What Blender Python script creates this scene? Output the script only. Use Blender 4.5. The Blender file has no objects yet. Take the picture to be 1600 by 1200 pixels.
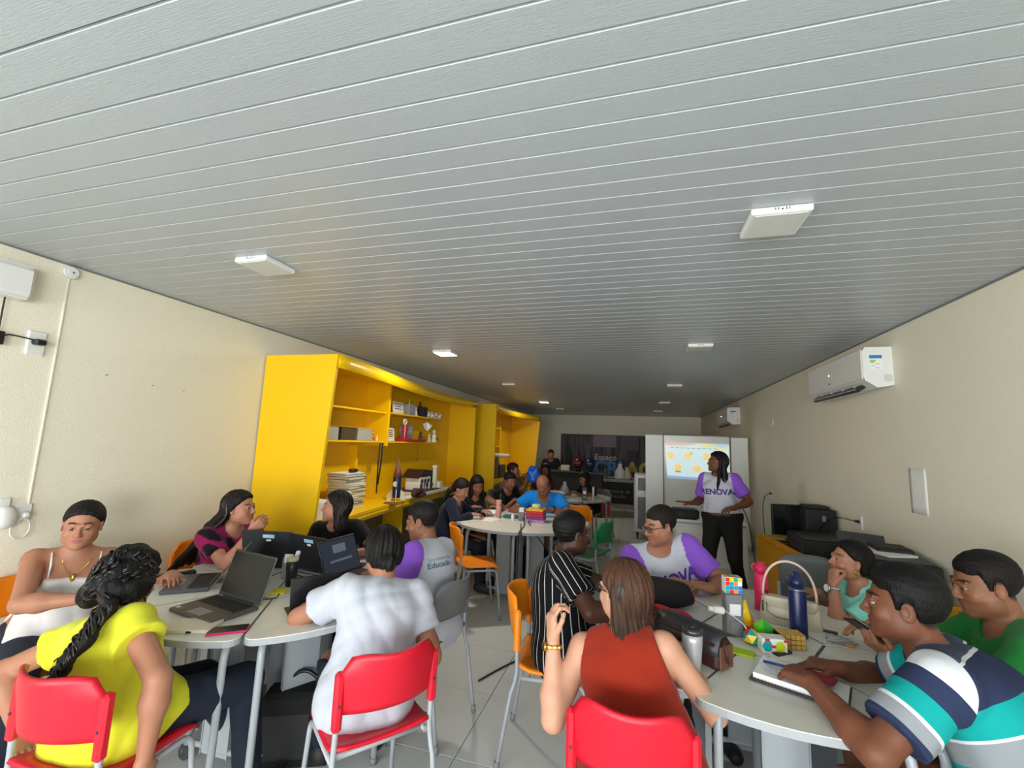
import bpy, bmesh, math, random, time
import numpy as np
from mathutils import Vector, Matrix
T0 = time.time()
random.seed(7)
sc = bpy.context.scene
COL = sc.collection
PI = math.pi
# ---------------------------------------------------------------- camera, light, exposure
CZ = 1.60
cd = bpy.data.cameras.new('camera'); cam = bpy.data.objects.new('camera', cd); COL.objects.link(cam)
cd.sensor_width = 36.0; cd.lens = 680 / 1600 * 36.0; cd.clip_start = 0.05; cd.clip_end = 100
AX = ((0.96165, -0.00042, -0.27429), (0.27170, 0.13865, 0.95234), (0.03763, -0.99034, 0.13345))  # world axes seen by the camera
cx = Vector((AX[0][0], AX[1][0], AX[2][0])); cy = -Vector((AX[0][1], AX[1][1], AX[2][1])); cz = -Vector((AX[0][2], AX[1][2], AX[2][2]))
cam.matrix_world = Matrix(((cx.x, cy.x, cz.x, 0), (cx.y, cy.y, cz.y, 0), (cx.z, cy.z, cz.z, CZ), (0, 0, 0, 1)))
sc.camera = cam
sc.view_settings.view_transform = 'Standard'; sc.view_settings.look = 'None'
sc.view_settings.exposure = 0.0; sc.view_settings.gamma = 1.0
sc.view_settings.use_curve_mapping = False
w = bpy.data.worlds.new('daylight'); sc.world = w; w.use_nodes = True
w.node_tree.nodes['Background'].inputs[0].default_value = (0.75, 0.85, 1.0, 1)
w.node_tree.nodes['Background'].inputs[1].default_value = 1.0

def area(name, loc, target, sx, sy, power, color, spread=180):
    l = bpy.data.lights.new(name, 'AREA'); l.shape = 'RECTANGLE'; l.size = sx; l.size_y = sy
    l.energy = power; l.color = color; l.spread = math.radians(spread)
    o = bpy.data.objects.new(name, l); COL.objects.link(o); o.location = loc
    o.rotation_euler = (Vector(target) - Vector(loc)).to_track_quat('-Z', 'Y').to_euler()
    return o
WINP = 275
area('daylight_through_window', (-1.1, -6.08, 1.22), (-1.1, 5, 1.22), 3.4, 1.9, WINP, (0.93, 0.97, 1.0))
area('daylight_through_side_window', (1.90, -3.7, 1.45), (-3.2, -1.2, 1.35), 2.9, 1.25, 250, (0.93, 0.97, 1.0))
area('added_left_fill', (-3.30, -3.7, 1.45), (1.8, -.4, 1.5), 2.9, 1.25, 225, (0.93, 0.97, 1.0))  # fill light added behind the camera to brighten the right wall
# the two ceiling lamps that are switched on
LAMPS_ON = [(-1.99, 4.26), (-1.99, 9.58)]
for lx, ly in LAMPS_ON:
    area('ceiling_lamp_glow', (lx, ly, 2.50), (lx, ly, 0), 0.18, 0.18, 24 if ly < 5 else 18, (1.0, 0.94, 0.84))
# ---------------------------------------------------------------- naming helpers
def setp(o, label=None, cat=None, group=None, kind=None):
    if label: o['label'] = label
    if cat: o['category'] = cat
    if group: o['group'] = group
    if kind: o['kind'] = kind
    return o
def thing(name, label, cat, loc=(0, 0, 0), rotz=0, group=None):
    o = bpy.data.objects.new(name, None); COL.objects.link(o); o.empty_display_size = 0.05
    o.location = loc; o.rotation_euler = (0, 0, rotz)
    return setp(o, label, cat, group)
def copy_tree(root, loc, rotz, label=None, group=None):
    r = root.copy(); COL.objects.link(r); r.location = loc; r.rotation_euler = (0, 0, rotz)
    if label: r['label'] = label
    if group: r['group'] = group
    for ch in list(root.children):
        c = ch.copy(); COL.objects.link(c); c.parent = r
        for g in list(ch.children):
            d = g.copy(); COL.objects.link(d); d.parent = c
    return r
# ---------------------------------------------------------------- materials
MATS = {}
def _nodes(name):
    m = bpy.data.materials.new(name); m.use_nodes = True
    return m, m.node_tree.nodes, m.node_tree.links, m.node_tree.nodes['Principled BSDF']
def mat(name, col, rough=0.6, metal=0.0, var=0.06, vscale=6.0, bump=0.0, bscale=60.0, spec=0.5, emit=0, trans=0.0, stretch=(1, 1, 1), sheen=0):
    if name in MATS: return MATS[name]
    m, N, L, P = _nodes(name); MATS[name] = m
    P.inputs['Roughness'].default_value = rough; P.inputs['Metallic'].default_value = metal
    P.inputs['Specular IOR Level'].default_value = spec
    if trans: P.inputs['Transmission Weight'].default_value = trans
    if sheen: P.inputs['Sheen Weight'].default_value = sheen
    tc = N.new('ShaderNodeTexCoord'); mp = N.new('ShaderNodeMapping'); mp.inputs['Scale'].default_value = stretch
    L.new(tc.outputs['Object'], mp.inputs['Vector'])
    nz = N.new('ShaderNodeTexNoise'); nz.inputs['Scale'].default_value = vscale; nz.inputs['Detail'].default_value = 4
    L.new(mp.outputs[0], nz.inputs['Vector'])
    mx = N.new('ShaderNodeMix'); mx.data_type = 'RGBA'
    mx.inputs[6].default_value = tuple(max(0, c * (1 - var)) for c in col) + (1,)
    mx.inputs[7].default_value = tuple(min(1, c * (1 + var)) for c in col) + (1,)
    L.new(nz.outputs['Fac'], mx.inputs[0]); L.new(mx.outputs[2], P.inputs['Base Color'])
    if bump:
        n2 = N.new('ShaderNodeTexNoise'); n2.inputs['Scale'].default_value = bscale; n2.inputs['Detail'].default_value = 3
        L.new(mp.outputs[0], n2.inputs['Vector'])
        b = N.new('ShaderNodeBump'); b.inputs['Strength'].default_value = bump; b.inputs['Distance'].default_value = 0.01
        L.new(n2.outputs['Fac'], b.inputs['Height']); L.new(b.outputs[0], P.inputs['Normal'])
    if emit:
        P.inputs['Emission Color'].default_value = tuple(col) + (1,); P.inputs['Emission Strength'].default_value = emit
    return m
def hexc(h):
    h = h.lstrip('#'); v = [int(h[i:i + 2], 16) / 255 for i in (0, 2, 4)]
    return tuple(c / 12.92 if c <= 0.04045 else ((c + 0.055) / 1.055) ** 2.4 for c in v)
def attr_mat(name, rough=0.55, bump=0.0, bscale=80, stretch=(1, 1, 1), spec=0.4, sss=0.0, attr='Col', var=0.08, vscale=25, sheen=0):
    m, N, L, P = _nodes(name); MATS[name] = m
    P.inputs['Roughness'].default_value = rough; P.inputs['Specular IOR Level'].default_value = spec
    if sheen: P.inputs['Sheen Weight'].default_value = sheen
    a = N.new('ShaderNodeAttribute'); a.attribute_name = attr
    tc = N.new('ShaderNodeTexCoord'); mp = N.new('ShaderNodeMapping'); mp.inputs['Scale'].default_value = stretch
    L.new(tc.outputs['Object'], mp.inputs['Vector'])
    nz = N.new('ShaderNodeTexNoise'); nz.inputs['Scale'].default_value = vscale; nz.inputs['Detail'].default_value = 5
    L.new(mp.outputs[0], nz.inputs['Vector'])
    mr = N.new('ShaderNodeMapRange'); mr.inputs[3].default_value = 1 - var; mr.inputs[4].default_value = 1 + var
    L.new(nz.outputs['Fac'], mr.inputs[0])
    vm = N.new('ShaderNodeVectorMath'); vm.operation = 'SCALE'
    L.new(a.outputs['Color'], vm.inputs[0]); L.new(mr.outputs[0], vm.inputs['Scale']); L.new(vm.outputs[0], P.inputs['Base Color'])
    if bump:
        n2 = N.new('ShaderNodeTexNoise'); n2.inputs['Scale'].default_value = bscale; n2.inputs['Detail'].default_value = 3
        L.new(mp.outputs[0], n2.inputs['Vector'])
        b = N.new('ShaderNodeBump'); b.inputs['Strength'].default_value = bump; b.inputs['Distance'].default_value = 0.004
        L.new(n2.outputs['Fac'], b.inputs['Height']); L.new(b.outputs[0], P.inputs['Normal'])
    return m
m_wall = mat('painted_wall', hexc('#ede7d2'), 0.85, var=0.03, vscale=1.5, bump=0.25, bscale=180)
m_floor = mat('ceramic_tile', hexc('#d0d3cf'), 0.26, var=0.06, vscale=5, spec=0.5)
m_grout = mat('tile_grout', hexc('#5d5c57'), 0.9)
m_plank = mat('pvc_plank', hexc('#b0b5ba'), 0.30, var=0.04, vscale=6, stretch=(0.6, 14, 1), bump=0.12, bscale=30)
m_white = mat('white_plastic', hexc('#e6e6e2'), 0.35, var=0.02)
m_diff = mat('lamp_diffuser', hexc('#d2d4cf'), 0.5, var=0.02)
m_lit = mat('lit_diffuser_and_glint', hexc('#fff4de'), 0.5, var=0.0, emit=9)  # lit lamps, and the reflection painted on the air conditioners
m_black = mat('black_plastic', hexc('#131313'), 0.4, var=0.1)
m_blackm = mat('matte_black_plastic', hexc('#1b1b1c'), 0.65, var=0.1)
m_dgrey = mat('dark_grey_plastic', hexc('#3a3b3d'), 0.5)
m_mgrey = mat('mid_grey_plastic', hexc('#77797a'), 0.5)
m_tube = mat('grey_painted_tube', hexc('#a3a8ad'), 0.35, var=0.03, spec=0.6)
m_yel = mat('yellow_laminate', hexc('#f4c300'), 0.38, var=0.02, vscale=2)
m_yeld = mat('worn_yellow_laminate', hexc('#c98d0c'), 0.5, var=0.25, vscale=7)
m_red = mat('red_plastic', hexc('#cc0a28'), 0.4, var=0.03, bump=0.1, bscale=400)
m_orange = mat('orange_plastic', hexc('#f58a10'), 0.4, var=0.03)
m_greyp = mat('grey_chair_plastic', hexc('#6c6f70'), 0.45, var=0.03)
m_greenp = mat('green_chair_plastic', hexc('#167a48'), 0.45, var=0.03)
m_table = mat('white_table_laminate', hexc('#dcdbd0'), 0.35, var=0.02)
m_edge = mat('grey_table_edge', hexc('#9fa3a6'), 0.5, var=0.02)
m_paper = mat('white_paper', hexc('#eeeeea'), 0.8, var=0.02)
m_screenoff = mat('dark_screen', hexc('#0c0e12'), 0.2, var=0.0, spec=0.5)
m_chrome = mat('brushed_steel', hexc('#b9bcc0'), 0.25, 1.0)
m_gold = mat('gold_metal', hexc('#c9a24c'), 0.3, 1.0)
# ---------------------------------------------------------------- mesh collector
class MB:
    def __init__(s): s.v = []; s.f = []; s.sm = []
    def add(s, vs, fs, smooth=False):
        n = len(s.v); s.v += [tuple(v) for v in vs]; s.f += [tuple(i + n for i in f) for f in fs]; s.sm += [smooth] * len(fs); return s
    def box(s, c, d, R=None, b=0.0):
        x, y, z = d[0] / 2, d[1] / 2, d[2] / 2
        if b <= 0:
            vs = [Vector((sx * x, sy * y, sz * z)) for sx in (-1, 1) for sy in (-1, 1) for sz in (-1, 1)]
            fs = [(0, 1, 3, 2), (4, 6, 7, 5), (0, 4, 5, 1), (2, 3, 7, 6), (0, 2, 6, 4), (1, 5, 7, 3)]
            sm = False
        else:
            b = min(b, x * .99, y * .99, z * .99); vs = []; idx = {}
            for sx in (-1, 1):
                for sy in (-1, 1):
                    for sz in (-1, 1):
                        idx[(sx, sy, sz)] = len(vs)
                        vs += [Vector((sx * x, sy * (y - b), sz * (z - b))), Vector((sx * (x - b), sy * y, sz * (z - b))), Vector((sx * (x - b), sy * (y - b), sz * z))]
            fs = []; I = lambda a, b_, c_, k: idx[(a, b_, c_)] + k
            for q in (-1, 1):
                f = [I(q, -1, -1, 0), I(q, 1, -1, 0), I(q, 1, 1, 0), I(q, -1, 1, 0)]; fs.append(f if q > 0 else f[::-1])
                f = [I(-1, q, -1, 1), I(1, q, -1, 1), I(1, q, 1, 1), I(-1, q, 1, 1)]; fs.append(f[::-1] if q > 0 else f)
                f = [I(-1, -1, q, 2), I(1, -1, q, 2), I(1, 1, q, 2), I(-1, 1, q, 2)]; fs.append(f if q > 0 else f[::-1])
            for p in (-1, 1):
                for q in (-1, 1):
                    f = [I(p, q, -1, 0), I(p, q, -1, 1), I(p, q, 1, 1), I(p, q, 1, 0)]; fs.append(f if p * q > 0 else f[::-1])
                    f = [I(p, -1, q, 0), I(p, -1, q, 2), I(p, 1, q, 2), I(p, 1, q, 0)]; fs.append(f[::-1] if p * q > 0 else f)
                    f = [I(-1, p, q, 1), I(-1, p, q, 2), I(1, p, q, 2), I(1, p, q, 1)]; fs.append(f if p * q > 0 else f[::-1])
                    for r in (-1, 1):
                        f = [I(p, q, r, 0), I(p, q, r, 1), I(p, q, r, 2)]; fs.append(f if p * q * r > 0 else f[::-1])
            sm = False
        if R is not None: vs = [R @ v for v in vs]
        c = Vector(c); return s.add([v + c for v in vs], fs, sm)
    def tube(s, pts, r, n=8, closed=False, caps=True):
        pts = [Vector(p) for p in pts]; m = len(pts); rs = r if isinstance(r, (list, tuple)) else [r] * m
        vs = []; up = None
        for i, p in enumerate(pts):
            a = pts[i - 1] if (i > 0 or closed) else p; b = pts[(i + 1) % m] if (i < m - 1 or closed) else p
            t = (b - a).normalized() if (b - a).length > 1e-9 else Vector((0, 0, 1))
            if up is None:
                up = t.orthogonal().normalized()
            up = (up - up.dot(t) * t)
            up = up.normalized() if up.length > 1e-6 else t.orthogonal().normalized()
            sd = t.cross(up)
            for k in range(n):
                an = 2 * PI * k / n; vs.append(p + (up * math.cos(an) + sd * math.sin(an)) * rs[i])
        fs = []
        for i in range(m if closed else m - 1):
            j = (i + 1) % m
            for k in range(n): fs.append((i * n + k, i * n + (k + 1) % n, j * n + (k + 1) % n, j * n + k))
        s.add(vs, fs, True)
        if caps and not closed:
            o = len(s.v) - len(vs)
            s.f += [tuple(o + k for k in range(n))[::-1], tuple(o + (m - 1) * n + k for k in range(n))]; s.sm += [False, False]
        return s
    def cyl(s, c, r, h, n=20, r2=None, axis='z'):
        c = Vector(c); d = {'z': Vector((0, 0, 1)), 'x': Vector((1, 0, 0)), 'y': Vector((0, 1, 0))}[axis]
        return s.tube([c, c + d * h], [r, r if r2 is None else r2], n)
    def lathe(s, prof, n=20, c=(0, 0, 0), sx=1, sy=1):
        c = Vector(c); vs = []; fs = []; m = len(prof)
        for r, z in prof:
            for k in range(n): a = 2 * PI * k / n; vs.append(c + Vector((r * sx * math.cos(a), r * sy * math.sin(a), z)))
        for i in range(m - 1):
            for k in range(n): fs.append((i * n + k, i * n + (k + 1) % n, (i + 1) * n + (k + 1) % n, (i + 1) * n + k))
        s.add(vs, fs, True); o = len(s.v) - len(vs)
        s.f += [tuple(o + k for k in range(n))[::-1], tuple(o + (m - 1) * n + k for k in range(n))]; s.sm += [False, False]
        return s
    def prism(s, poly, z0, z1, M4=None, smooth=False):
        n = len(poly); vs = [Vector((x, y, z0)) for x, y in poly] + [Vector((x, y, z1)) for x, y in poly]
        if M4 is not None: vs = [M4 @ v for v in vs]
        fs = [tuple(range(n))[::-1], tuple(range(n, 2 * n))] + [(i, (i + 1) % n, n + (i + 1) % n, n + i) for i in range(n)]
        return s.add(vs, fs, smooth)
    def grid(s, fn, nu, nv, th=None, smooth=True):
        """surface fn(u,v) as a shell; th = thickness along the local normal"""
        P = [[Vector(fn(i / nu, j / nv)) for j in range(nv + 1)] for i in range(nu + 1)]
        vs = [p for row in P for p in row]; W = nv + 1
        fs = [(i * W + j, (i + 1) * W + j, (i + 1) * W + j + 1, i * W + j + 1) for i in range(nu) for j in range(nv)]
        if th:
            Nn = []
            for i in range(nu + 1):
                for j in range(nv + 1):
                    a = P[min(i + 1, nu)][j] - P[max(i - 1, 0)][j]; b = P[i][min(j + 1, nv)] - P[i][max(j - 1, 0)]
                    Nn.append(a.cross(b).normalized())
            K = len(vs); vs = vs + [v - n_ * th for v, n_ in zip(vs, Nn)]
            fs += [tuple(K + q for q in f)[::-1] for f in list(fs)]
            for i in range(nu): fs += [(i * W, K + i * W, K + (i + 1) * W, (i + 1) * W), (i * W + nv, (i + 1) * W + nv, K + (i + 1) * W + nv, K + i * W + nv)]
            for j in range(nv): fs += [(j, j + 1, K + j + 1, K + j), (nu * W + j, K + nu * W + j, K + nu * W + j + 1, nu * W + j + 1)]
        return s.add(vs, fs, smooth)
    def mesh(s, name, m):
        me = bpy.data.meshes.new(name); me.from_pydata(s.v, [], s.f); me.polygons.foreach_set('use_smooth', s.sm)
        me.materials.append(m); return me
    def build(s, name, m, parent=None, world=False, label=None):
        """world=True: the vertices are world coordinates although the parent sits elsewhere (unrotated parent)"""
        if world and parent is not None:
            off = parent.location.copy()
            if parent.parent is not None: off += parent.parent.location
            s.v = [(v[0] - off.x, v[1] - off.y, v[2] - off.z) for v in s.v]
        o = bpy.data.objects.new(name, s.mesh(name, m)); COL.objects.link(o)
        if parent is not None: o.parent = parent
        if label: o['label'] = label
        return o
def link_mesh(name, me, parent=None, loc=(0, 0, 0), rot=(0, 0, 0)):
    o = bpy.data.objects.new(name, me); COL.objects.link(o); o.location = loc; o.rotation_euler = rot
    if parent is not None: o.parent = parent
    return o
def struct(o): o['kind'] = 'structure'; return o
def text(name, s, size, m, parent, loc, rot, depth=0.001, align='CENTER', bold=0.0, sx=1.0):
    cu = bpy.data.curves.new(name, 'FONT'); cu.body = s; cu.size = size; cu.extrude = depth; cu.align_x = align; cu.align_y = 'CENTER'; cu.offset = bold
    ob = bpy.data.objects.new(name + '_tmp', cu); COL.objects.link(ob)
    dg = bpy.context.evaluated_depsgraph_get(); me = bpy.data.meshes.new_from_object(ob.evaluated_get(dg)); bpy.data.objects.remove(ob)
    me.materials.clear(); me.materials.append(m)
    o = bpy.data.objects.new(name, me); COL.objects.link(o); o.location = loc; o.rotation_euler = rot; o.scale = (sx, 1, 1)
    if parent is not None: o.parent = parent
    return o
# ---------------------------------------------------------------- room shell
XL, XR, YN, YF, ZC = -3.24, 1.84, -6.0, 14.0, 2.55
def wallbox(name, lo, hi, m=None):
    b = MB(); b.box([(a + c) / 2 for a, c in zip(lo, hi)], [c - a for a, c in zip(lo, hi)]); return struct(b.build(name, m or m_wall))
fl = wallbox('floor', (XL - .12, YN - .12, -0.10), (XR + .12, YF + .12, -0.006), m_grout)
tb = MB(); tb.box((0, 0, -0.004), (0.596, 0.596, 0.008), b=0.0015); tme = tb.mesh('tile', m_floor)
TX0, TY0 = -0.89 - 4 * 0.6, 2.29 - 14 * 0.6
for i in range(9):
    for j in range(34):
        x0 = TX0 + 0.6 * i; y0 = TY0 + 0.6 * j
        a, b_ = max(x0, XL), min(x0 + .6, XR); c, d = max(y0, YN), min(y0 + .6, YF)
        if b_ - a < .02 or d - c < .02: continue
        if b_ - a > .59 and d - c > .59: o = link_mesh('tile', tme, fl, (x0 + .3, y0 + .3, 0))
        else:
            q = MB(); q.box(((a + b_) / 2, (c + d) / 2, -0.004), (b_ - a - .004, d - c - .004, .008)); o = q.build('tile', m_floor, fl)
wlo = wallbox('wall_left', (XL - .12, -2.2, 0), (XL, YF + .12, ZC + .1))
q = MB(); q.box((XL - .06, (YN - .12 - 5.2) / 2, 1.3), (.12, -5.2 - YN + .12, 2.6)); q.box((XL - .06, -3.7, .4), (.12, 3.0, .8)); q.box((XL - .06, -3.7, 2.37), (.12, 3.0, .54)); q.build('wall_part', m_wall, wlo)
wf = MB()
for y_ in (-5.17, -4.2, -3.2, -2.23): wf.box((XL - .03, y_, 1.45), (.05, .05, 1.3))
wf.box((XL - .03, -3.7, .825), (.06, 3.0, .05)); wf.box((XL - .03, -3.7, 2.075), (.06, 3.0, .05)); struct(wf.build('added_fill_window', m_white))  # unseen opening, added so the left fill can reach the right wall
wallbox('wall_far', (XL, YF, 0), (XR, YF + .12, ZC + .1))
wr = wallbox('wall_right', (XR, -2.2, 0), (XR + .12, YF + .12, ZC + .1))
q = MB(); q.box((XR + .06, (YN - .12 - 5.2) / 2, 1.3), (.12, -5.2 - YN + .12, 2.6)); q.box((XR + .06, -3.7, .4), (.12, 3.0, .8)); q.box((XR + .06, -3.7, 2.37), (.12, 3.0, .54)); q.build('wall_part', m_wall, wr)
wf = MB()
for y_ in (-5.17, -4.2, -3.2, -2.23): wf.box((XR + .04, y_, 1.45), (.05, .05, 1.3))
wf.box((XR + .04, -3.7, .825), (.06, 3.0, .05)); wf.box((XR + .04, -3.7, 2.075), (.06, 3.0, .05)); struct(wf.build('window_2', m_white))
wn = wallbox('wall_near', (XL, YN - .12, 0), (XR, YN, 0.25))
q = MB(); q.box(((XL + XR) / 2, YN - .06, 2.40), (XR - XL, .12, .44))
q.box((-3.0, YN - .06, 1.22), (.5, .12, 1.94)); q.box((1.38, YN - .06, 1.22), (.94, .12, 1.94)); q.build('wall_upper_part', m_wall, wn)
wf = MB()
for x in (-2.73, -1.82, -.90, .0, .89): wf.box((x, YN - .04, 1.22), (.05, .05, 1.92))
wf.box((-.92, YN - .04, .275), (3.7, .06, .05)); wf.box((-.92, YN - .04, 2.16), (3.7, .06, .05))
struct(wf.build('window_1', m_white))
# ceiling: long PVC planks laid across the room, each with a groove down its middle and a chamfered joint
cl = wallbox('ceiling', (XL - .12, YN - .12, ZC + .008), (XR + .12, YF + .12, ZC + .12), m_plank)
def plank_profile():
    g, dp = 0.0035, 0.006; y = 0.0; pts = []
    for k in range(2):
        pts += [(y, dp), (y + g, 0.0), (y + .1 - g * 1.6, 0.0), (y + .1 - g * .4, dp)]; y += .1
    return pts
pp = plank_profile(); pv = []
for x in (XL, XR): pv += [(x, a, b_) for a, b_ in pp] + [(x, .2, .008), (x, 0, .008)]
n = len(pp) + 2; pf = [(i, (i + 1) % n, n + (i + 1) % n, n + i) for i in range(n)] + [tuple(range(n)), tuple(range(n, 2 * n))[::-1]]
pb = MB(); pb.add(pv, pf); pme = pb.mesh('plank', m_plank)
for k in range(100): link_mesh('plank', pme, cl, (0, YN + .2 * k, ZC))
# cornice line where planks meet the left wall
q = MB(); q.box((XL + .006, (YN + YF) / 2, ZC - .004), (.012, YF - YN, .008)); struct(q.build('trim_1', m_mgrey))
q = MB(); q.box((XR - .006, (YN + YF) / 2, ZC - .004), (.012, YF - YN, .008)); struct(q.build('trim_2', m_mgrey))
# ceiling lamps
def lamp(x, y, on, label):
    t = thing('ceiling_lamp', label, 'ceiling lamp', (x, y, ZC), 0, 'square ceiling lamps')
    b = MB(); b.box((0, 0, -.014), (.215, .215, .028), b=.006)
    for dx in (-.022, -.014, .014, .022): b.box((dx, -.108, -.012), (.003, .002, .008))
    b.build('lamp_housing', m_white, t)
    q = MB()
    for dx in (-.024, -.014, .014, .024): q.box((dx, -.1085, -.013), (.003, .002, .009))
    q.box((0, -.1085, -.015), (.006, .002, .005)); q.build('vent_slot', m_blackm, t)
    b = MB(); b.box((0, 0, -.0295), (.185, .185, .003), b=.001); b.build('diffuser', m_lit if on else m_diff, t)
LAMPS = [(-2.01, 1.87, 0, 'unlit square ceiling lamp nearest the left wall, above the laptops'),
         (.545, 1.90, 0, 'large-looking unlit square ceiling lamp nearest the camera on the right'),
         (.56, 4.25, 0, 'unlit square ceiling lamp, second from the camera in the right row'),
         (-1.99, 4.26, 1, 'glowing square ceiling lamp in front of the near yellow bookcase'),
         (.55, 6.92, 0, 'unlit square ceiling lamp, third from the camera in the right row'),
         (-1.99, 6.80, 0, 'small unlit ceiling lamp between the two glowing ones in the left row'),
         (-1.99, 9.58, 1, 'farther of the two glowing ceiling lamps, by the far bookcase'),
         (.57, 9.55, 0, 'unlit ceiling lamp, fourth from the camera in the right row'),
         (-1.94, 11.5, 0, 'farthest unlit ceiling lamp of the left row'),
         (.54, 11.8, 0, 'farthest unlit ceiling lamp of the right row')]
for a in LAMPS: lamp(*a)
# ================================================================ furniture
def bez(p0, p1, p2, n=8):
    p0, p1, p2 = Vector(p0), Vector(p1), Vector(p2)
    return [p0 * (1 - t) ** 2 + p1 * 2 * t * (1 - t) + p2 * t * t for t in [i / n for i in range(n + 1)]]
# ---- school chair (seat faces +Y locally)
CHM = {}
def make_chair(label, plastic, group=None):
    t = thing('school_chair', label, 'chair', (0, 0, 0), 0, group)
    def seat(u, v):
        x = (u - .5) * .39; y = -.19 + v * .39
        z = .445 + .012 * (abs(u - .5) * 2) ** 2.5 + .03 * max(0, .22 - v) / .22 - .03 * (max(0, v - .82) / .18) ** 2
        k = 1 - .10 * max(0, abs(v - .5) - .38) / .12
        return (x * k, y, z)
    b = MB(); b.grid(lambda u, v: seat(v, u), 10, 10, .014); b.build('seat', plastic, t)
    def back(u, v):
        x = (u - .5) * .385; h = .60 + v * .235
        k = 1 - .20 * max(0, v - .72) / .28 * abs(u - .5) * 2
        edge = abs(u - .5) * 2
        zz = h - .035 * v * edge ** 4 - .028 * v * (1 - edge ** 2) + .012 * (1 - v) * (1 - edge ** 2)
        y = -.215 + .05 * (edge ** 2) - .03 * v - .030 * (1 - edge ** 2) 
        return (x * k, y, zz)
    b = MB(); b.grid(back, 16, 10, .014)
    for s in (-1, 1):   # thick sleeves that take the tubes, with a screw each
        b.box((s * .186, -.178, .665), (.034, .036, .17), b=.01)
        b.box((s * .186, -.178, .575), (.032, .034, .05), b=.008)
    b.build('backrest', plastic, t)
    q = MB()
    for s in (-1, 1): q.tube([(s * .186, -.196, .64), (s * .186, -.1995, .64)], .005, 8)
    q.build('screw', m_dgrey, t)
    r = .0105
    for s in (-1, 1):
        b = MB(); b.tube([(s * .186, -.178, .60), (s * .186, -.176, .53)] + bez((s * .186, -.175, .50), (s * .188, -.168, .43), (s * .195, -.20, .36), 5)[1:] + [(s * .20, -.255, .03)], r, 8); b.build('leg', m_tube, t)
        q = MB(); q.tube([(s * .2005, -.2565, .04), (s * .201, -.260, .0)], .0135, 8); q.build('foot_cap', m_mgrey, t)
        b = MB(); b.tube([(s * .183, -.15, .428), (s * .183, .12, .428)] + bez((s * .183, .13, .428), (s * .185, .165, .425), (s * .187, .168, .38), 5)[1:] + [(s * .20, .205, .03)], r, 8); b.build('leg', m_tube, t)
        q = MB(); q.tube([(s * .2005, .2062, .04), (s * .201, .208, .0)], .0135, 8); q.build('foot_cap', m_mgrey, t)
    b = MB(); b.tube([(-.183, -.12, .427), (.183, -.12, .427)], r, 8); b.tube([(-.183, .10, .427), (.183, .10, .427)], r, 8); b.build('seat_frame', m_tube, t)
    return t
CH = {}
def chair(kind, x, y, yawdeg, label, group=None):
    """yawdeg: the direction the sitter faces"""
    m = {'red': m_red, 'orange': m_orange, 'grey': m_greyp, 'green': m_greenp}[kind]
    rz = math.radians(yawdeg - 90)
    if kind not in CH:
        t = make_chair(label, m, group); t.location = (x, y, 0); t.rotation_euler = (0, 0, rz); CH[kind] = t; return t
    t = copy_tree(CH[kind], (x, y, 0), rz, label)
    if group: t['group'] = group
    elif 'group' in t: del t['group']
    return t
chair('red', -1.84, 1.29, 94, 'red school chair of the woman in the yellow blouse')
chair('red', -1.06, 1.74, 142, 'red school chair of the sitter in the plain white t-shirt')
chair('red', -.01, 1.73, 88, 'red school chair at the bottom of the picture, under the woman in rust')
chair('grey', -1.22, 2.52, 172, 'dark grey school chair under the man with lilac sleeves at the laptop table')
chair('orange', -.42, 2.50, 4, 'orange school chair of the man in the black striped shirt')
chair('orange', -2.90, 1.62, 0, 'orange school chair of the woman in the white strappy top')
chair('orange', -2.86, 2.52, -15, 'orange school chair behind the long-haired woman in magenta')
chair('orange', -1.47, 4.10, 30, 'empty orange school chair standing alone near the middle tables')
chair('orange', -.78, 6.22, 95, 'orange school chair just right of the man in blue, back towards us')
chair('green', -.50, 4.95, 160, 'green school chair standing alone in the aisle')
chair('grey', -2.22, 2.98, -70, 'grey school chair under the woman in the black t-shirt')
chair('grey', .30, 3.36, -80, 'grey school chair under the man with glasses and lilac sleeves')
chair('grey', 1.28, 3.06, 190, 'grey school chair under the woman in mint green')
chair('grey', 1.06, 1.66, 128, 'grey school chair under the man in the turquoise striped polo')
chair('grey', 1.50, 2.22, 172, 'grey school chair under the man in the green t-shirt')
chair('grey', -2.12, 4.62, 25, 'grey school chair under the woman in navy at the middle tables')
chair('grey', -2.02, 5.40, -30, 'grey school chair under the woman with bare arms at the middle tables')
chair('grey', -1.12, 5.78, -90, 'grey school chair under the bald man in blue')
chair('grey', -1.95, 6.35, 20, 'grey school chair under the man in the black t-shirt')
chair('grey', -2.10, 7.05, 0, 'grey school chair under the man in the grey-brown shirt')
chair('grey', -1.70, 8.45, -60, 'grey school chair under the woman with dark hair at the far tables')
chair('grey', -.70, 8.15, -130, 'grey school chair under the woman at the right of the far tables')
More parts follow.
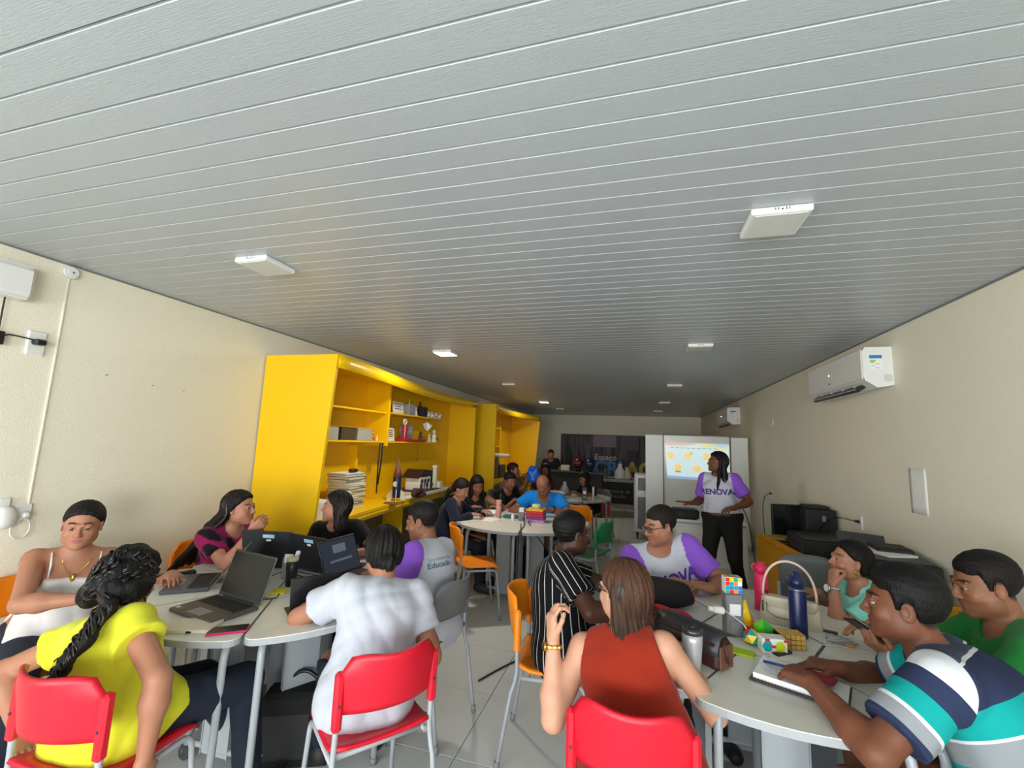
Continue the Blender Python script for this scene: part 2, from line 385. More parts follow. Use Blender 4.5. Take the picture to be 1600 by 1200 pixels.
# ---- table groups: six petal tables around a hexagonal hub with a socket tower
def petal_poly(R=.75, r0=.275, gap=.006):
    pts = []; a0 = math.radians(-30); a1 = math.radians(30)
    def ang(r): return gap / r
    inner = [(r0 * math.cos(a0 + .02), r0 * math.sin(a0 + .02) + 0), (r0 * math.cos(a1 - .02), r0 * math.sin(a1 - .02))]
    # outer edge: arc with rounded corners
    out = []
    rc = .05; N = 6
    aa = math.asin((rc + gap) / (R - rc))
    for s in (-1, 1):
        c = Vector(((R - rc) * math.cos(s * (a1 - aa)), (R - rc) * math.sin(s * (a1 - aa))))
        th0 = s * (a1 + PI / 2); th1 = s * (a1 - aa)
        arc = [c + rc * Vector((math.cos(th0 + (th1 - th0) * i / N), math.sin(th0 + (th1 - th0) * i / N))) for i in range(N + 1)]
        if s < 0: out += arc
        else: last = arc[::-1]
    mid = [Vector((R * math.cos(t), R * math.sin(t))) for t in [-(a1 - aa) + 2 * (a1 - aa) * i / 10 for i in range(1, 10)]]
    out += mid + last
    return [Vector(inner[0])] + out + [Vector(inner[1])]
PP = petal_poly()
def make_petal(label, group):
    t = thing('petal_table', label, 'table', (0, 0, 0), 0, group)
    b = MB(); b.prism([(p.x, p.y) for p in PP], .747, .750); b.build('table_top', m_table, t)
    b = MB(); b.prism([(p.x, p.y) for p in PP], .722, .7468); b.build('edge_band', m_edge, t)
    for s in (-1, 1):
        a = s * math.radians(24); ca, sa = math.cos(a), math.sin(a)
        pt = lambda r, z: (r * ca, r * sa, z)
        b = MB(); b.tube([pt(.52, .708), pt(.60, .708)] + bez(pt(.61, .708), pt(.675, .706), pt(.683, .64), 6)[1:] + [pt(.70, .02)], .0155, 10)
        b.build('leg', m_tube, t)
        q = MB(); q.tube([pt(.6995, .03), pt(.70, .0)], .019, 10); q.build('foot_cap', m_mgrey, t)
    b = MB(); b.box((.345, 0, .385), (.02, .16, .66), b=.003); b.box((.345, .081, .385), (.03, .004, .66)); b.box((.345, -.081, .385), (.03, .004, .66)); b.build('slab_leg', m_tube, t)
    b = MB(); b.tube([(.345, -.19, .075)] + [(.345, -.10, .085), (.345, .10, .085), (.345, .19, .075)], .014, 8); b.build('foot_tube', m_tube, t)
    for s in (-1, 1):
        b = MB(); b.tube([(.345 - .012, s * .185, .032), (.345 + .012, s * .185, .032)], .032, 14); b.build('caster', m_dgrey, t)
    b = MB(); b.tube([(.36, 0, .70), (.60, 0, .70)], .012, 8); b.build('underside_rail', m_tube, t)
    return t
PET = []
def table_group(cx_, cy_, names, rot, group, towerlab, hublab, tower_col):
    for k, nm in enumerate(names):
        a = math.radians(rot + 60 * k)
        if not PET:
            t = make_petal(nm, group); PET.append(t); t.location = (cx_, cy_, 0); t.rotation_euler = (0, 0, a)
        else: t = copy_tree(PET[0], (cx_, cy_, 0), a, nm, group)
    h = thing('hub_table', hublab, 'table', (cx_, cy_, 0), math.radians(rot))
    hx = [(.262 * math.cos(math.radians(30 + 60 * i)), .262 * math.sin(math.radians(30 + 60 * i))) for i in range(6)]
    b = MB(); b.prism(hx, .747, .750); b.build('table_top', m_table, h)
    b = MB(); b.prism(hx, .722, .7468); b.build('edge_band', m_edge, h)
    b = MB(); b.cyl((0, 0, .02), .04, .71, 16); b.build('column', m_tube, h)
    b = MB(); b.lathe([(.16, 0), (.16, .012), (.05, .025)], 20); b.build('base_plate', m_tube, h)
def socket_tower(x, y, rz, h, label, col):
    t = thing('socket_tower', label, 'socket tower', (x, y, .7505), math.radians(rz))
    b = MB(); b.box((0, 0, h / 2), (.075, .062, h), b=.006); b.build('tower_body', col, t)
    for k in range(2):
        b = MB(); b.box((0, -.0325, .045 + k * .075), (.05, .004, .05), b=.0015); b.build('socket', m_mgrey if k == 0 else m_white, t)
    return t
LT, RT, MT, FT = (-1.95, 2.20), (.55, 2.42), (-1.25, 4.90), (-1.15, 7.50)
table_group(*LT, ['white petal table nearest the camera, under the grey laptop and pink phone',
  'white petal table in front of the sitter in the plain white t-shirt', 'white petal table in front of the man with lilac sleeves facing left',
  'white petal table in front of the woman in the black t-shirt', 'white petal table in front of the long-haired woman in magenta',
  'white petal table in front of the woman in the white strappy top'], -90, 'petal tables of the left laptop group', '', 'small hexagonal hub table amid the laptop tables', None)
table_group(*RT, ['white petal table under the open spiral notebook', 'white petal table beside the man in the green t-shirt', 'white petal table with the navy bottle, by the woman in mint',
  'white petal table in front of the man with glasses', 'white petal table in front of the man in the black striped shirt', 'white petal table with the brown satchel and steel tumbler'], -90,
  'petal tables of the right group', '', 'small hexagonal hub table under the toy blocks and sticky notes', None)
table_group(*MT, ['white middle petal table nearest us, left of the joint', 'white middle petal table nearest us, under the pile of coloured boxes', 'white middle petal table on the right side',
  'white middle petal table in front of the bald man', 'white middle petal table by the woman with bare arms', 'white middle petal table by the woman in navy'], -105, 'petal tables of the middle group', '', 'small hexagonal hub table in the middle group', None)
table_group(*FT, ['white far petal table nearest us', 'white far petal table with rounded end to the right', 'white far petal table by the woman on the right', 'white far petal table at the back',
  'white far petal table by the dark-haired woman', 'white far petal table by the man in the grey-brown shirt'], -90, 'petal tables of the far group', '', 'small hexagonal hub table in the far group', None)
# ---- yellow curved bookcases on the left wall
def spline(pts, y):
    for (a, b), (c, d) in zip(pts, pts[1:]):
        if a <= y <= c:
            t = (y - a) / (c - a); t = t * t * (3 - 2 * t) * .35 + t * .65; return b + (d - b) * t
    return pts[-1][1]
def smoothcurve(pts, n):
    Y = np.array([p[0] for p in pts]); X = np.array([p[1] for p in pts]); c = np.polyfit(Y, X, 3)
    return [(float(np.polyval(c, y)), float(y)) for y in np.linspace(Y[0], Y[-1], n)]
def bookcase(label, y0, y1, front, counter, side_x, parts, ztop=2.30):
    t = thing('bookcase', label, 'bookcase', (XL + .01, y0, 0))
    XB = XL + .012; fc = smoothcurve(front, 24); cc = smoothcurve(counter, 24)
    b = MB(); b.box((XB + .008, (y0 + y1) / 2, ztop / 2 + .02), (.016, y1 - y0, ztop - .06)); b.build('back_panel', m_yel, t, True)
    poly = [(XB, y0 + .0)] + fc + [(XB, y1)]
    b = MB(); b.prism(poly, ztop - .02, ztop); b.build('top_panel', m_yel, t, True)
    b = MB(); b.grid(lambda u, v: (lambda p: (p[0] + .004, p[1], ztop - .115 + .117 * v))(fc[min(23, int(round(u * 23)))]), 23, 1, -.022, smooth=True); b.build('fascia', m_yel, t, True)
    for yy, s, xt, xb in side_x:
        q = [(XB, 0.01), (xb, 0.01), (xb, .8), (xt, ztop), (XB, ztop)]
        M4 = Matrix(((1, 0, 0, 0), (0, 0, 1, 0), (0, 1, 0, 0), (0, 0, 0, 1)))
        b = MB(); b.prism(q, yy, yy + .028, M4); b.build('side_panel', m_yel, t, True)
    poly = [(XB, y0 + .03)] + [(x, max(y, y0 + .03)) for x, y in cc] + [(XB, y1 - .02)]
    b = MB(); b.prism(poly, .85, .88); b.build('counter_top', m_yel, t, True)
    b = MB(); b.grid(lambda u, v: (lambda p: (p[0] - .004, p[1], .79 + .065 * v))(cc[min(23, int(round(u * 23)))]), 23, 1, .022, smooth=True); b.build('counter_apron', m_yel, t, True)
    for (xa, xb_, ya, yb, z) in parts['shelf']:
        b = MB(); b.box(((XB + xb_) / 2, (ya + yb) / 2, z), (xb_ - XB, yb - ya, .02), b=.002); b.build('shelf', m_yel, t, True)
    for (ya, za, zb, xb_) in parts['divider']:
        b = MB(); b.box(((XB + xb_) / 2, ya, (za + zb) / 2), (xb_ - XB, .04, zb - za), b=.002); b.build('divider', m_yel, t, True)
    for (ya, yb, m) in parts['lower']:
        n = max(1, int((yb - ya) / .12))
        for k in range(n):
            b = MB(); b.box((-2.98, ya + (k + .5) * (yb - ya) / n, .41), (.015, (yb - ya) / n - .008, .74), b=.002); b.build('lower_slat', m, t, True)
    return t
m_lslat = mat('brown_grey_slat', hexc('#6a6350'), .6)
bookcase('large yellow bookcase with a curved front, nearest us on the left wall', 3.13, 7.23,
  [(3.14, -2.47), (3.54, -2.52), (4.22, -2.62), (5.37, -2.79), (6.4, -2.85), (7.22, -2.72)],
  [(3.14, -2.47), (3.5, -2.50), (4.1, -2.58), (5.0, -2.68), (5.9, -2.66), (7.2, -2.62)],
  [(3.125, 0, -2.465, -2.56), (7.20, 1, -2.72, -2.72)],
  dict(shelf=[(0, -2.93, 3.16, 4.70, 1.90), (0, -2.93, 4.72, 6.42, 1.91), (0, -2.93, 3.16, 4.70, 1.55), (0, -2.93, 4.72, 6.32, 1.55)],
       divider=[(4.71, 1.50, 2.28, -2.90), (4.9, 0.0, .79, -2.74), (4.45, .88, 1.5, -3.12)], lower=[(3.2, 4.85, m_lslat), (4.95, 7.15, m_lslat)]))
bookcase('second yellow bookcase with a curved front, farther along the left wall', 7.72, 11.3,
  [(7.74, -2.50), (8.6, -2.62), (9.6, -2.66), (10.5, -2.58), (11.28, -2.44)],
  [(7.74, -2.52), (8.6, -2.62), (9.6, -2.66), (10.5, -2.62), (11.28, -2.56)],
  [(7.70, 0, -2.50, -2.50), (11.27, 1, -2.43, -2.55)],
  dict(shelf=[(0, -2.93, 7.75, 9.4, 1.90), (0, -2.93, 7.75, 9.4, 1.50)], divider=[(9.4, .9, 1.95, -2.93)], lower=[(7.8, 11.2, m_lslat)]))
# ---- things on the near bookcase
def simple_box(name, label, cat, c, d, m, rz=0, group=None, bev=.003, lid=None):
    t = thing(name, label, cat, c, math.radians(rz), group)
    b = MB(); b.box((0, 0, d[2] / 2), d, b=bev); b.build('body', m, t)
    if lid: b = MB(); b.box((0, 0, d[2] + .006), (d[0] + .008, d[1] + .008, .012), b=.003); b.build('lid', lid, t)
    return t
m_brownbox = mat('brown_box', hexc('#4a3a22'), .7); m_greybox = mat('grey_storage_box', hexc('#a5a394'), .6); m_card = mat('brown_card', hexc('#6b4a28'), .8)
m_navy = mat('navy_paint', hexc('#141d4a'), .35); m_copper = mat('copper_paint', hexc('#7a4a3e'), .5); m_redm = mat('red_paint', hexc('#b01522'), .5)
m_cream = mat('cream_paint', hexc('#d9d3bd'), .6); m_clear = mat('clear_plastic', hexc('#cfd3d3'), .15, trans=.6); m_blue = mat('blue_plastic', hexc('#1c5fd0'), .4)
simple_box('storage_box', 'grey storage box at the left end of the lower shelf', 'box', (-3.06, 3.72, 1.561), (.24, .25, .13), m_greybox)
simple_box('storage_box', 'dark brown box between the two grey boxes on the lower shelf', 'box', (-3.05, 4.00, 1.561), (.24, .24, .125), m_brownbox, lid=m_brownbox)
simple_box('storage_box', 'grey storage box right of the dark brown box on the lower shelf', 'box', (-3.05, 4.29, 1.561), (.24, .27, .12), m_greybox, lid=m_greybox)
def figurine(x, y, z, h, m, label, cat='ornament', group=None, name='figurine'):
    t = thing(name, label, cat, (x, y, z), 0, group)
    b = MB(); b.lathe([(.28 * h, 0), (.30 * h, .04 * h), (.16 * h, .3 * h), (.20 * h, .5 * h), (.09 * h, .68 * h)], 12); b.build('body', m, t)
    b = MB(); b.lathe([(.03 * h, .66 * h), (.15 * h, .76 * h), (.15 * h, .88 * h), (.05 * h, h)], 12); b.build('head', m, t); return t
figurine(-3.0, 4.47, 1.561, .09, m_cream, 'small pale ornament beside the grey box, left one')
figurine(-3.0, 4.54, 1.561, .10, m_gold, 'small golden ornament beside the grey box, middle one')
figurine(-2.99, 4.62, 1.561, .07, m_cream, 'smallest pale ornament next to the shelf divider')
def bottle(x, y, z, r, h, m, label, mcap, group=None, cat='bottle', name='bottle', neck=.45, rz=0):
    t = thing(name, label, cat, (x, y, z), rz, group)
    b = MB(); b.lathe([(r * .92, 0), (r, .01), (r, h * .72), (r * neck, h * .86), (r * neck, h * .9)], 20); b.build('bottle_body', m, t)
    b = MB(); b.lathe([(r * neck * 1.12, h * .89), (r * neck * 1.12, h)], 16); b.build('cap', mcap, t); return t
bottle(-3.05, 4.83, 1.921, .028, .30, m_black, 'tall black bottle on the upper shelf', m_black)
def framed(x, y, z, w_, h_, label, lines, m=m_paper, tilt=8, rz=90, name='small_board'):
    t = thing(name, label, 'board', (x, y, z), math.radians(rz))
    R = Matrix.Rotation(math.radians(-tilt), 3, 'X')
    b = MB(); b.box(R @ Vector((0, 0, h_ / 2)), (w_, .012, h_), R, b=.002); b.build('board', m, t)
    q = MB()
    for k in range(lines): q.box(R @ Vector((0, -.0075, h_ * (.8 - .6 * k / max(1, lines)))), (w_ * (.6 if k % 2 else .75), .001, h_ * .06), R)
    q.build('print', m_dgrey, t); return t
framed(-3.02, 5.12, 1.921, .26, .16, 'white printed card leaning on the upper shelf', 3, rz=90)
framed(-3.04, 4.98, 1.561, .24, .17, 'white printed board with dark lettering on the lower shelf', 4, rz=90)
def clearbox(x, y, z, d, label):
    t = thing('clear_case', label, 'case', (x, y, z)); b = MB(); b.box((0, 0, d[2] / 2), d, b=.004); b.build('case', m_clear, t)
    q = MB(); q.box((0, 0, d[2] * .3), (d[0] * .7, d[1] * .7, d[2] * .4), b=.01); q.build('content', m_mgrey, t)
clearbox(-3.03, 5.40, 1.921, (.12, .17, .15), 'clear plastic case with parts on the upper shelf')
figurine(-3.0, 5.36, 2.075, .07, mat('yellow_paint', hexc('#d8c020'), .5), 'little yellow figure standing on the clear case')
figurine(-3.0, 5.55, 1.921, .13, m_cream, 'pale figure left of the black cube on the upper shelf')
simple_box('black_cube', 'black cube-shaped box on the upper shelf', 'box', (-3.0, 5.72, 1.921), (.13, .13, .14), m_blackm)
figurine(-3.0, 5.67, 2.062, .08, m_black, 'little dark figure standing on the black cube')
for k in range(4):
    t = thing('patterned_ball', ('leftmost', 'second from left', 'second from right', 'rightmost')[k] + ' white patched ball in the row on the upper shelf', 'ball', (-2.99, 5.90 + k * .13, 1.921), k * .8, 'balls on the upper shelf')
    q = MB(); q.lathe([(.004, 0)] + [(.047 * math.sin(a), .047 - .047 * math.cos(a)) for a in np.linspace(.2, PI - .2, 9)] + [(.004, .094)], 14); q.build('ball_skin', m_white, t)
    q = MB()
    for a, e in ((0, .2), (1.3, -.4), (2.6, .5), (-1.2, .3), (-2.4, -.2)):
        d = Vector((math.cos(a) * math.cos(e), math.sin(a) * math.cos(e), math.sin(e))); c = Vector((0, 0, .047))
        q.tube([c + d * .040, c + d * .0485], .014, 6)
    q.build('patch', m_redm if k % 2 else m_dgrey, t)
t = thing('robot_arm', 'red robot arm model with a white ring on top', 'model', (-2.99, 5.26, 1.561))
b = MB(); b.box((0, 0, .02), (.14, .14, .04), b=.005); b.box((0, -.04, .12), (.03, .03, .2), b=.004); b.box((0, .04, .12), (.03, .03, .2), b=.004); b.build('red_frame', m_redm, t)
b = MB(); b.tube([(0, 0, .04), (0, 0, .22)], .01); b.tube([(0, .035 * math.cos(a), .26 + .035 * math.sin(a)) for a in np.linspace(0, 2 * PI, 17)[:-1]], .012, 8, closed=True); b.build('ring', m_white, t)
simple_box('red_tray', 'low red tray at the front of the lower shelf', 'tray', (-2.97, 5.50, 1.561), (.12, .44, .03), m_redm)
clearbox(-3.10, 5.50, 1.561, (.10, .2, .22), 'clear case with red parts behind the red tray')
t = thing('origami_bird', 'white folded paper bird hanging over the lower shelf', 'ornament', (-2.95, 5.80, 1.72))
b = MB(); b.add([(0, -.11, .10), (0, .02, .13), (0.03, .14, .09), (.02, .0, .0), (-.05, .05, .05), (.05, .06, .06), (0, -.05, .04)], [(0, 3, 6), (0, 1, 3), (1, 2, 3), (1, 4, 3), (1, 5, 3), (2, 5, 3), (0, 6, 4, 1)]); b.build('paper', m_paper, t)
b = MB(); b.tube([(0, .02, .13), (0, .02, .18)], .0015, 4); b.build('thread', m_mgrey, t)
figurine(-2.98, 5.70, 1.591 - .03, .15, m_dgrey, 'dark grey figure below the paper bird')
figurine(-2.98, 5.98, 1.561, .12, m_cream, 'cream figure on the lower shelf, right of the paper bird')
figurine(-2.98, 6.14, 1.561, .19, m_white, 'tallest white figure at the right end of the lower shelf')
figurine(-2.98, 6.26, 1.561, .08, m_redm, 'smallest reddish figure at the right end of the lower shelf')
t = thing('hanging_cord', 'two dark straps hanging below the shelf divider', 'strap', (-2.94, 4.62, .95))
b = MB(); b.tube([(0, 0, .60), (0, -.01, .3), (0, 0, .0)], .008, 6); b.tube([(0, .06, .60), (0, .05, .35), (0, .01, .1)], .01, 6); b.build('straps', m_blackm, t)
t = thing('pendant', 'small dark pendant on a string below the right lower shelf', 'pendant', (-2.93, 5.55, 1.33))
b = MB(); b.tube([(0, 0, .02), (0, 0, .215)], .003, 5); b.build('string', m_copper, t); b = MB(); b.lathe([(.004, -.03), (.016, -.01), (.012, .015), (.004, .025)], 10); b.build('bead', m_copper, t)
# paper and magazine pile
rnd = random.Random(3)
zz = .8805
for k in range(15):
    h_ = rnd.choice([.012, .018, .022, .028]); w_ = .22 + rnd.random() * .03; d_ = .29 + rnd.random() * .03
    ordn = ['bottom', 'second from the bottom', 'third from the bottom', 'fourth from the bottom', 'fifth from the bottom', 'sixth from the bottom', 'seventh from the bottom', 'middle', 'seventh from the top', 'sixth from the top', 'fifth from the top', 'fourth from the top', 'third from the top', 'second from the top', 'topmost'][k]
    lab = ordn + ' magazine of the pile on the yellow counter'
    t = thing('magazine', lab, 'magazine', (-2.93 + rnd.random() * .02, 4.02 + rnd.random() * .02, zz), math.radians(rnd.uniform(-6, 6)), 'magazines in the pile')
    b = MB(); b.box((0, 0, h_ / 2 - .0008), (w_ - .006, d_ - .006, h_ - .0025)); b.build('pages', m_cream, t)
    b = MB(); b.box((0, 0, h_ - .001), (w_, d_, .0016)); b.box((0, 0, .001), (w_, d_, .0016)); b.box((-w_ / 2 + .001, 0, h_ / 2), (.0016, d_, h_ - .001))
    b.build('cover', [m_cream, mat('grey_cover', hexc('#70706a'), .5), m_brownbox, mat('blue_cover', hexc('#5a6470'), .5), m_paper][k % 5], t)
    zz += h_ + .0005
def lump(name, label, cat, c, d, m, rz=0, group=None, seed=1, amp=.12, part='body'):
    """soft rounded lump (bag, cap, mouse) as an uneven superellipsoid"""
    r_ = random.Random(seed); ph = [r_.uniform(0, 6) for _ in range(6)]
    t = thing(name, label, cat, c, math.radians(rz), group); vs = []; nu, nv = 24, 14; b = MB()
    for j in range(nv + 1):
        e = -PI / 2 + PI * j / nv
        for i in range(nu):
            a = 2 * PI * i / nu; sg = lambda q, p: math.copysign(abs(q) ** p, q)
            k = 1 + amp * (math.sin(3 * a + ph[0]) * math.cos(2 * e + ph[1]) * .5 + math.sin(5 * a + 3 * e + ph[2]) * .3 + math.sin(2 * a - 4 * e + ph[3]) * .3)
            vs.append((d[0] / 2 * sg(math.cos(a), .75) * sg(max(0, math.cos(e)), .6) * k, d[1] / 2 * sg(math.sin(a), .75) * sg(max(0, math.cos(e)), .6) * k, max(0, d[2] / 2 * (1 + sg(math.sin(e), .8) * (k if e > 0 else 1)))))
    b.add(vs, [(j * nu + i, j * nu + (i + 1) % nu, (j + 1) * nu + (i + 1) % nu, (j + 1) * nu + i) for j in range(nv) for i in range(nu)], True)
    b.build(part, m, t); return t
lump('computer_mouse', 'black computer mouse lying on top of the magazine pile', 'mouse', (-2.88, 4.06, zz), (.07, .12, .04), m_black, amp=.03)
t = thing('letter_tray', 'white letter tray with papers on the near end of the yellow counter', 'tray', (-2.78, 3.62, .8805), 0)
b = MB(); b.box((0, 0, .004), (.26, .34, .008)); b.box((-.127, 0, .05), (.006, .34, .1)); b.box((.127, 0, .05), (.006, .34, .1)); b.box((0, .167, .05), (.26, .006, .1)); b.box((0, -.167, .05), (.26, .006, .1)); b.build('tray', m_white, t)
b = MB(); b.box((0, 0, .05), (.22, .30, .08)); b.build('paper_stack', m_paper, t)
simple_box('white_box', 'white paper box behind the head of the woman in black', 'box', (-2.70, 3.32, .8805), (.2, .22, .15), m_paper)
simple_box('book_bundle', 'pile of dark and pale books beside the near side panel', 'books', (-3.02, 3.42, .8805), (.2, .28, .20), m_cream)
lump('black_gadget', 'small black gadget on the books beside the near side panel', 'gadget', (-3.0, 3.42, 1.082), (.09, .2, .05), m_black, amp=.1)
for k in range(2):
    t = thing('white_binder', ('left', 'right')[k] + ' one of two thin white binders against the magazine pile', 'binder', (-2.80, 3.80 + k * .035, .8805), 0, 'white binders'); b = MB(); b.box((0, 0, .09), (.14, .022, .18), b=.002); b.build('cover', m_paper, t)
# rocket
t = thing('model_rocket', 'navy model rocket with a copper nose cone and white fins', 'model rocket', (-2.70, 4.66, .881))
b = MB(); b.lathe([(.045, .03), (.048, .06), (.048, .27), (.046, .275)], 18); b.build('hull', m_navy, t)
b = MB(); b.lathe([(.050, .27), (.032, .36), (.014, .44), (.002, .49)], 18); b.build('nose_cone', m_copper, t)
for k in range(4):
    a = k * PI / 2 + .5; R = Matrix.Rotation(a, 4, 'Z') @ Matrix(((1, 0, 0, 0), (0, 0, 1, 0), (0, 1, 0, 0), (0, 0, 0, 1)))
    b = MB(); b.prism([(.04, .13), (.04, .03), (.06, .0), (.105, .0), (.105, .05), (.075, .10)], -.004, .004, R); b.build('fin', m_cream, t)
b = MB(); b.tube([Vector((.0, -.046, .19)) + Vector((.35, -.9, 0)) * 0, Vector((.015, -.054, .19))], .03, 16); b.build('porthole', m_cream, t)
simple_box('orange_sheet', 'thin brown cardboard sheet under the rocket', 'cardboard', (-2.62, 4.45, .8805), (.18, .16, .003), m_card, rz=20, bev=.0005)
# model house
simple_box('model_baseboard', 'wide pale baseboard carrying the model house', 'baseboard', (-2.83, 5.62, .8805), (.42, .95, .035), m_cream, bev=.004)
t = thing('model_house', 'model house with white arched front, brown roof and a small tower', 'model house', (-2.84, 5.52, .9165))
b = MB(); b.box((0, 0, .01), (.36, .62, .02), b=.003); b.build('plinth', m_dgrey, t)
b = MB()
for y in (-.21, -.12, -.03, .06): b.box((.10, y, .08), (.02, .025, .12))
b.box((.10, -.075, .155), (.02, .30, .05)); b.box((.0, -.22, .10), (.2, .012, .16)); b.build('arched_front', m_white, t)
b = MB()
for y in (-.165, -.075, .015): b.tube([(.092, y, .13), (.111, y, .13)], .032, 12)
b.build('arch_top', m_dgrey, t)
b = MB(); M4 = Matrix(((0, 0, 1, 0), (1, 0, 0, 0), (0, 1, 0, 0), (0, 0, 0, 1)))
b.prism([(-.26, .17), (.26, .17), (.24, .25), (-.1, .28)], -.15, .10, M4); b.box((-.02, .12, .09), (.22, .28, .16)); b.build('roof', mat('dark_brown', hexc('#3a2118'), .7), t)
b = MB(); b.box((.13, .17, .16), (.05, .05, .28), b=.003); b.box((.13, .17, .31), (.065, .065, .04), b=.003); b.build('tower', m_cream, t)
b = MB(); b.box((.15, .27, .055), (.07, .10, .09), b=.003); b.box((.06, .30, .06), (.07, .10, .10), b=.003); b.build('annex', m_white, t)
for k, (dx, dy) in enumerate(((.15, -.26), (.15, -.1), (.16, .02))):
    b = MB(); b.tube([(dx, dy, .02), (dx, dy, .07)], .004, 5); b.lathe([(.004, .05), (.022, .07), (.015, .10), (.003, .12)], 8, (dx, dy, 0)); b.build('model_tree', mat('dark_green', hexc('#24331c'), .8), t)
lump('dried_plant', 'small dark brown plant model left of the model house', 'plant', (-2.60, 5.02, .8805), (.12, .2, .10), mat('dark_brown', hexc('#3a2118'), .7), amp=.5, seed=5)
simple_box('paper_stack', 'loose white papers on the counter between rocket and model house', 'papers', (-2.70, 5.02, .8805), (.2, .26, .006), m_paper, rz=-15, bev=.001)
# far bookcase contents
for k, (y, h_, m, lab) in enumerate([(7.95, .22, m_black, 'tall black ornament on the top shelf of the far bookcase'), (8.2, .12, m_brownbox, 'brown ornament on the top shelf of the far bookcase'), (8.45, .10, m_black, 'low black ornament on the top shelf of the far bookcase')]):
    figurine(-3.0, y, 1.912, h_, m, lab)
for k, (y, h_) in enumerate([(8.0, .16), (8.15, .2), (8.32, .12), (8.5, .22)]):
    figurine(-3.0, y, 1.512, h_, m_cream, ('leftmost', 'second from left', 'third from left', 'rightmost and tallest')[k] + ' pale ornament on the lower shelf of the far bookcase', group='pale ornaments in the far bookcase')
lump('white_dish', 'white rounded model at the right of the far lower shelf', 'model', (-2.99, 8.85, 1.512), (.14, .30, .13), m_cream, amp=.15, seed=4)
simple_box('cardboard_box', 'brown cardboard box on the far bookcase counter', 'box', (-2.85, 8.20, .8805), (.40, .50, .42), m_card)
simple_box('cardboard_box', 'lower brown carton right of the bigger one on the far counter', 'box', (-2.84, 8.72, .8805), (.40, .42, .26), m_brownbox)
t = thing('paper_roll', 'long pale paper roll lying on the far cartons', 'paper roll', (-2.80, 8.85, 1.30)); b = MB(); b.tube([(-.05, -.55, .04), (.0, .75, .0)], .045, 14); b.build('roll', m_cream, t)
t = thing('black_figure', 'little black statuette on the larger far carton', 'ornament', (-2.80, 8.20, 1.352)); b = MB(); b.lathe([(.05, 0), (.04, .05), (.02, .12), (.025, .16), (.004, .2)], 10); b.build('body', m_black, t)
# ================================================================ walls, far end, right side
# ---- air conditioners on the right wall
def aircon(x_front, y0, y1, z0, z1, label):
    t = thing('air_conditioner', label, 'air conditioner', (XR, y0, z0)); L_ = y1 - y0; D = XR - x_front; H = z1 - z0
    prof = [(0, .02), (-D * .55, 0.0), (-D * .95, .055), (-D, .09), (-D, H - .03), (-D + .02, H), (0, H)]
    def body(a, b_, name, inset=0):
        q = MB(); q.prism([(p[0] * (1 - inset), p[1]) for p in prof], a, b_, Matrix(((1, 0, 0, 0), (0, 0, 1, 0), (0, 1, 0, 0), (0, 0, 0, 1)))); return q.build(name, m_white, t)
    body(0.0, L_, 'casing')
    q = MB(); q.box((-D - .004, L_ / 2, H * .58), (.010, L_ - .006, H * .74), b=.004); q.build('front_panel', m_white, t)
    q = MB(); a = Matrix.Rotation(math.radians(-38), 3, 'Y'); q.box((-D * .80, L_ * .52, .018), (.085, L_ * .82, .03), a); q.build('air_outlet', m_black, t)
    q = MB(); q.box((-D * .88, L_ * .52, .008), (.055, L_ * .80, .005), Matrix.Rotation(math.radians(-15), 3, 'Y'), b=.001)
    for k in range(4): q.box((-D * .82, L_ * (.2 + .2 * k), .02), (.03, .006, .03))
    q.build('louver', m_white, t)
    st = MB(); st.box((-D * .56, -.001, H * .62), (D * .42, .002, H * .36)); lb = st.build('energy_label', m_paper, t)
    q = MB(); q.box((-D * .56, -.0025, H * .755), (D * .42, .001, H * .08)); q.build('blue_stripe', mat('label_blue', hexc('#1d7fbf'), .5), lb)
    q = MB(); q.box((-D * .66, -.0025, H * .66), (D * .18, .001, H * .035)); q.box((-D * .68, -.0025, H * .62), (D * .13, .001, H * .03)); q.build('green_bars', mat('label_green', hexc('#8fb536'), .5), lb)
    q = MB()
    for k in range(3): q.box((-D * .5 - .03 * (k % 2), -.0025, H * (.58 - .05 * k)), (D * .16, .001, .003))
    q.build('small_print', m_mgrey, lb)
    q = MB(); q.box((-D * .18, -.001, .075), (.05, .002, .05)); q.build('knockout', mat('off_white_cover', hexc('#cfcfca'), .5), t)
    q = MB(); q.box((-D - .0095, L_ * .55, H * .34), (.002, .035, .012)); q.build('emblem', m_mgrey, t)
    q = MB(); q.tube([(-D - .011, L_ * .55, H * .58), (-D - .008, L_ * .55, H * .58)], .006, 10); q.build('painted_glint', m_lit, t)  # bright reflection on the casing, put in as a glowing dot
aircon(1.65, 3.84, 4.90, 2.11, 2.42, 'large white split air conditioner, nearest on the right wall')
aircon(1.63, 8.85, 9.9, 2.08, 2.40, 'small-looking white air conditioner at the far end of the right wall')
# ---- sheet of paper on the right wall (its square code is left blank)
t = thing('wall_notice', 'sheet of white paper taped to the right wall', 'notice', (XR - .001, 3.655, 1.225))
q = MB(); q.grid(lambda u, v: (-.0012 - .0015 * math.sin(u * 3) * (1 - v), .095 - .19 * u, .305 * v), 6, 6, .0006); q.build('sheet', m_paper, t)
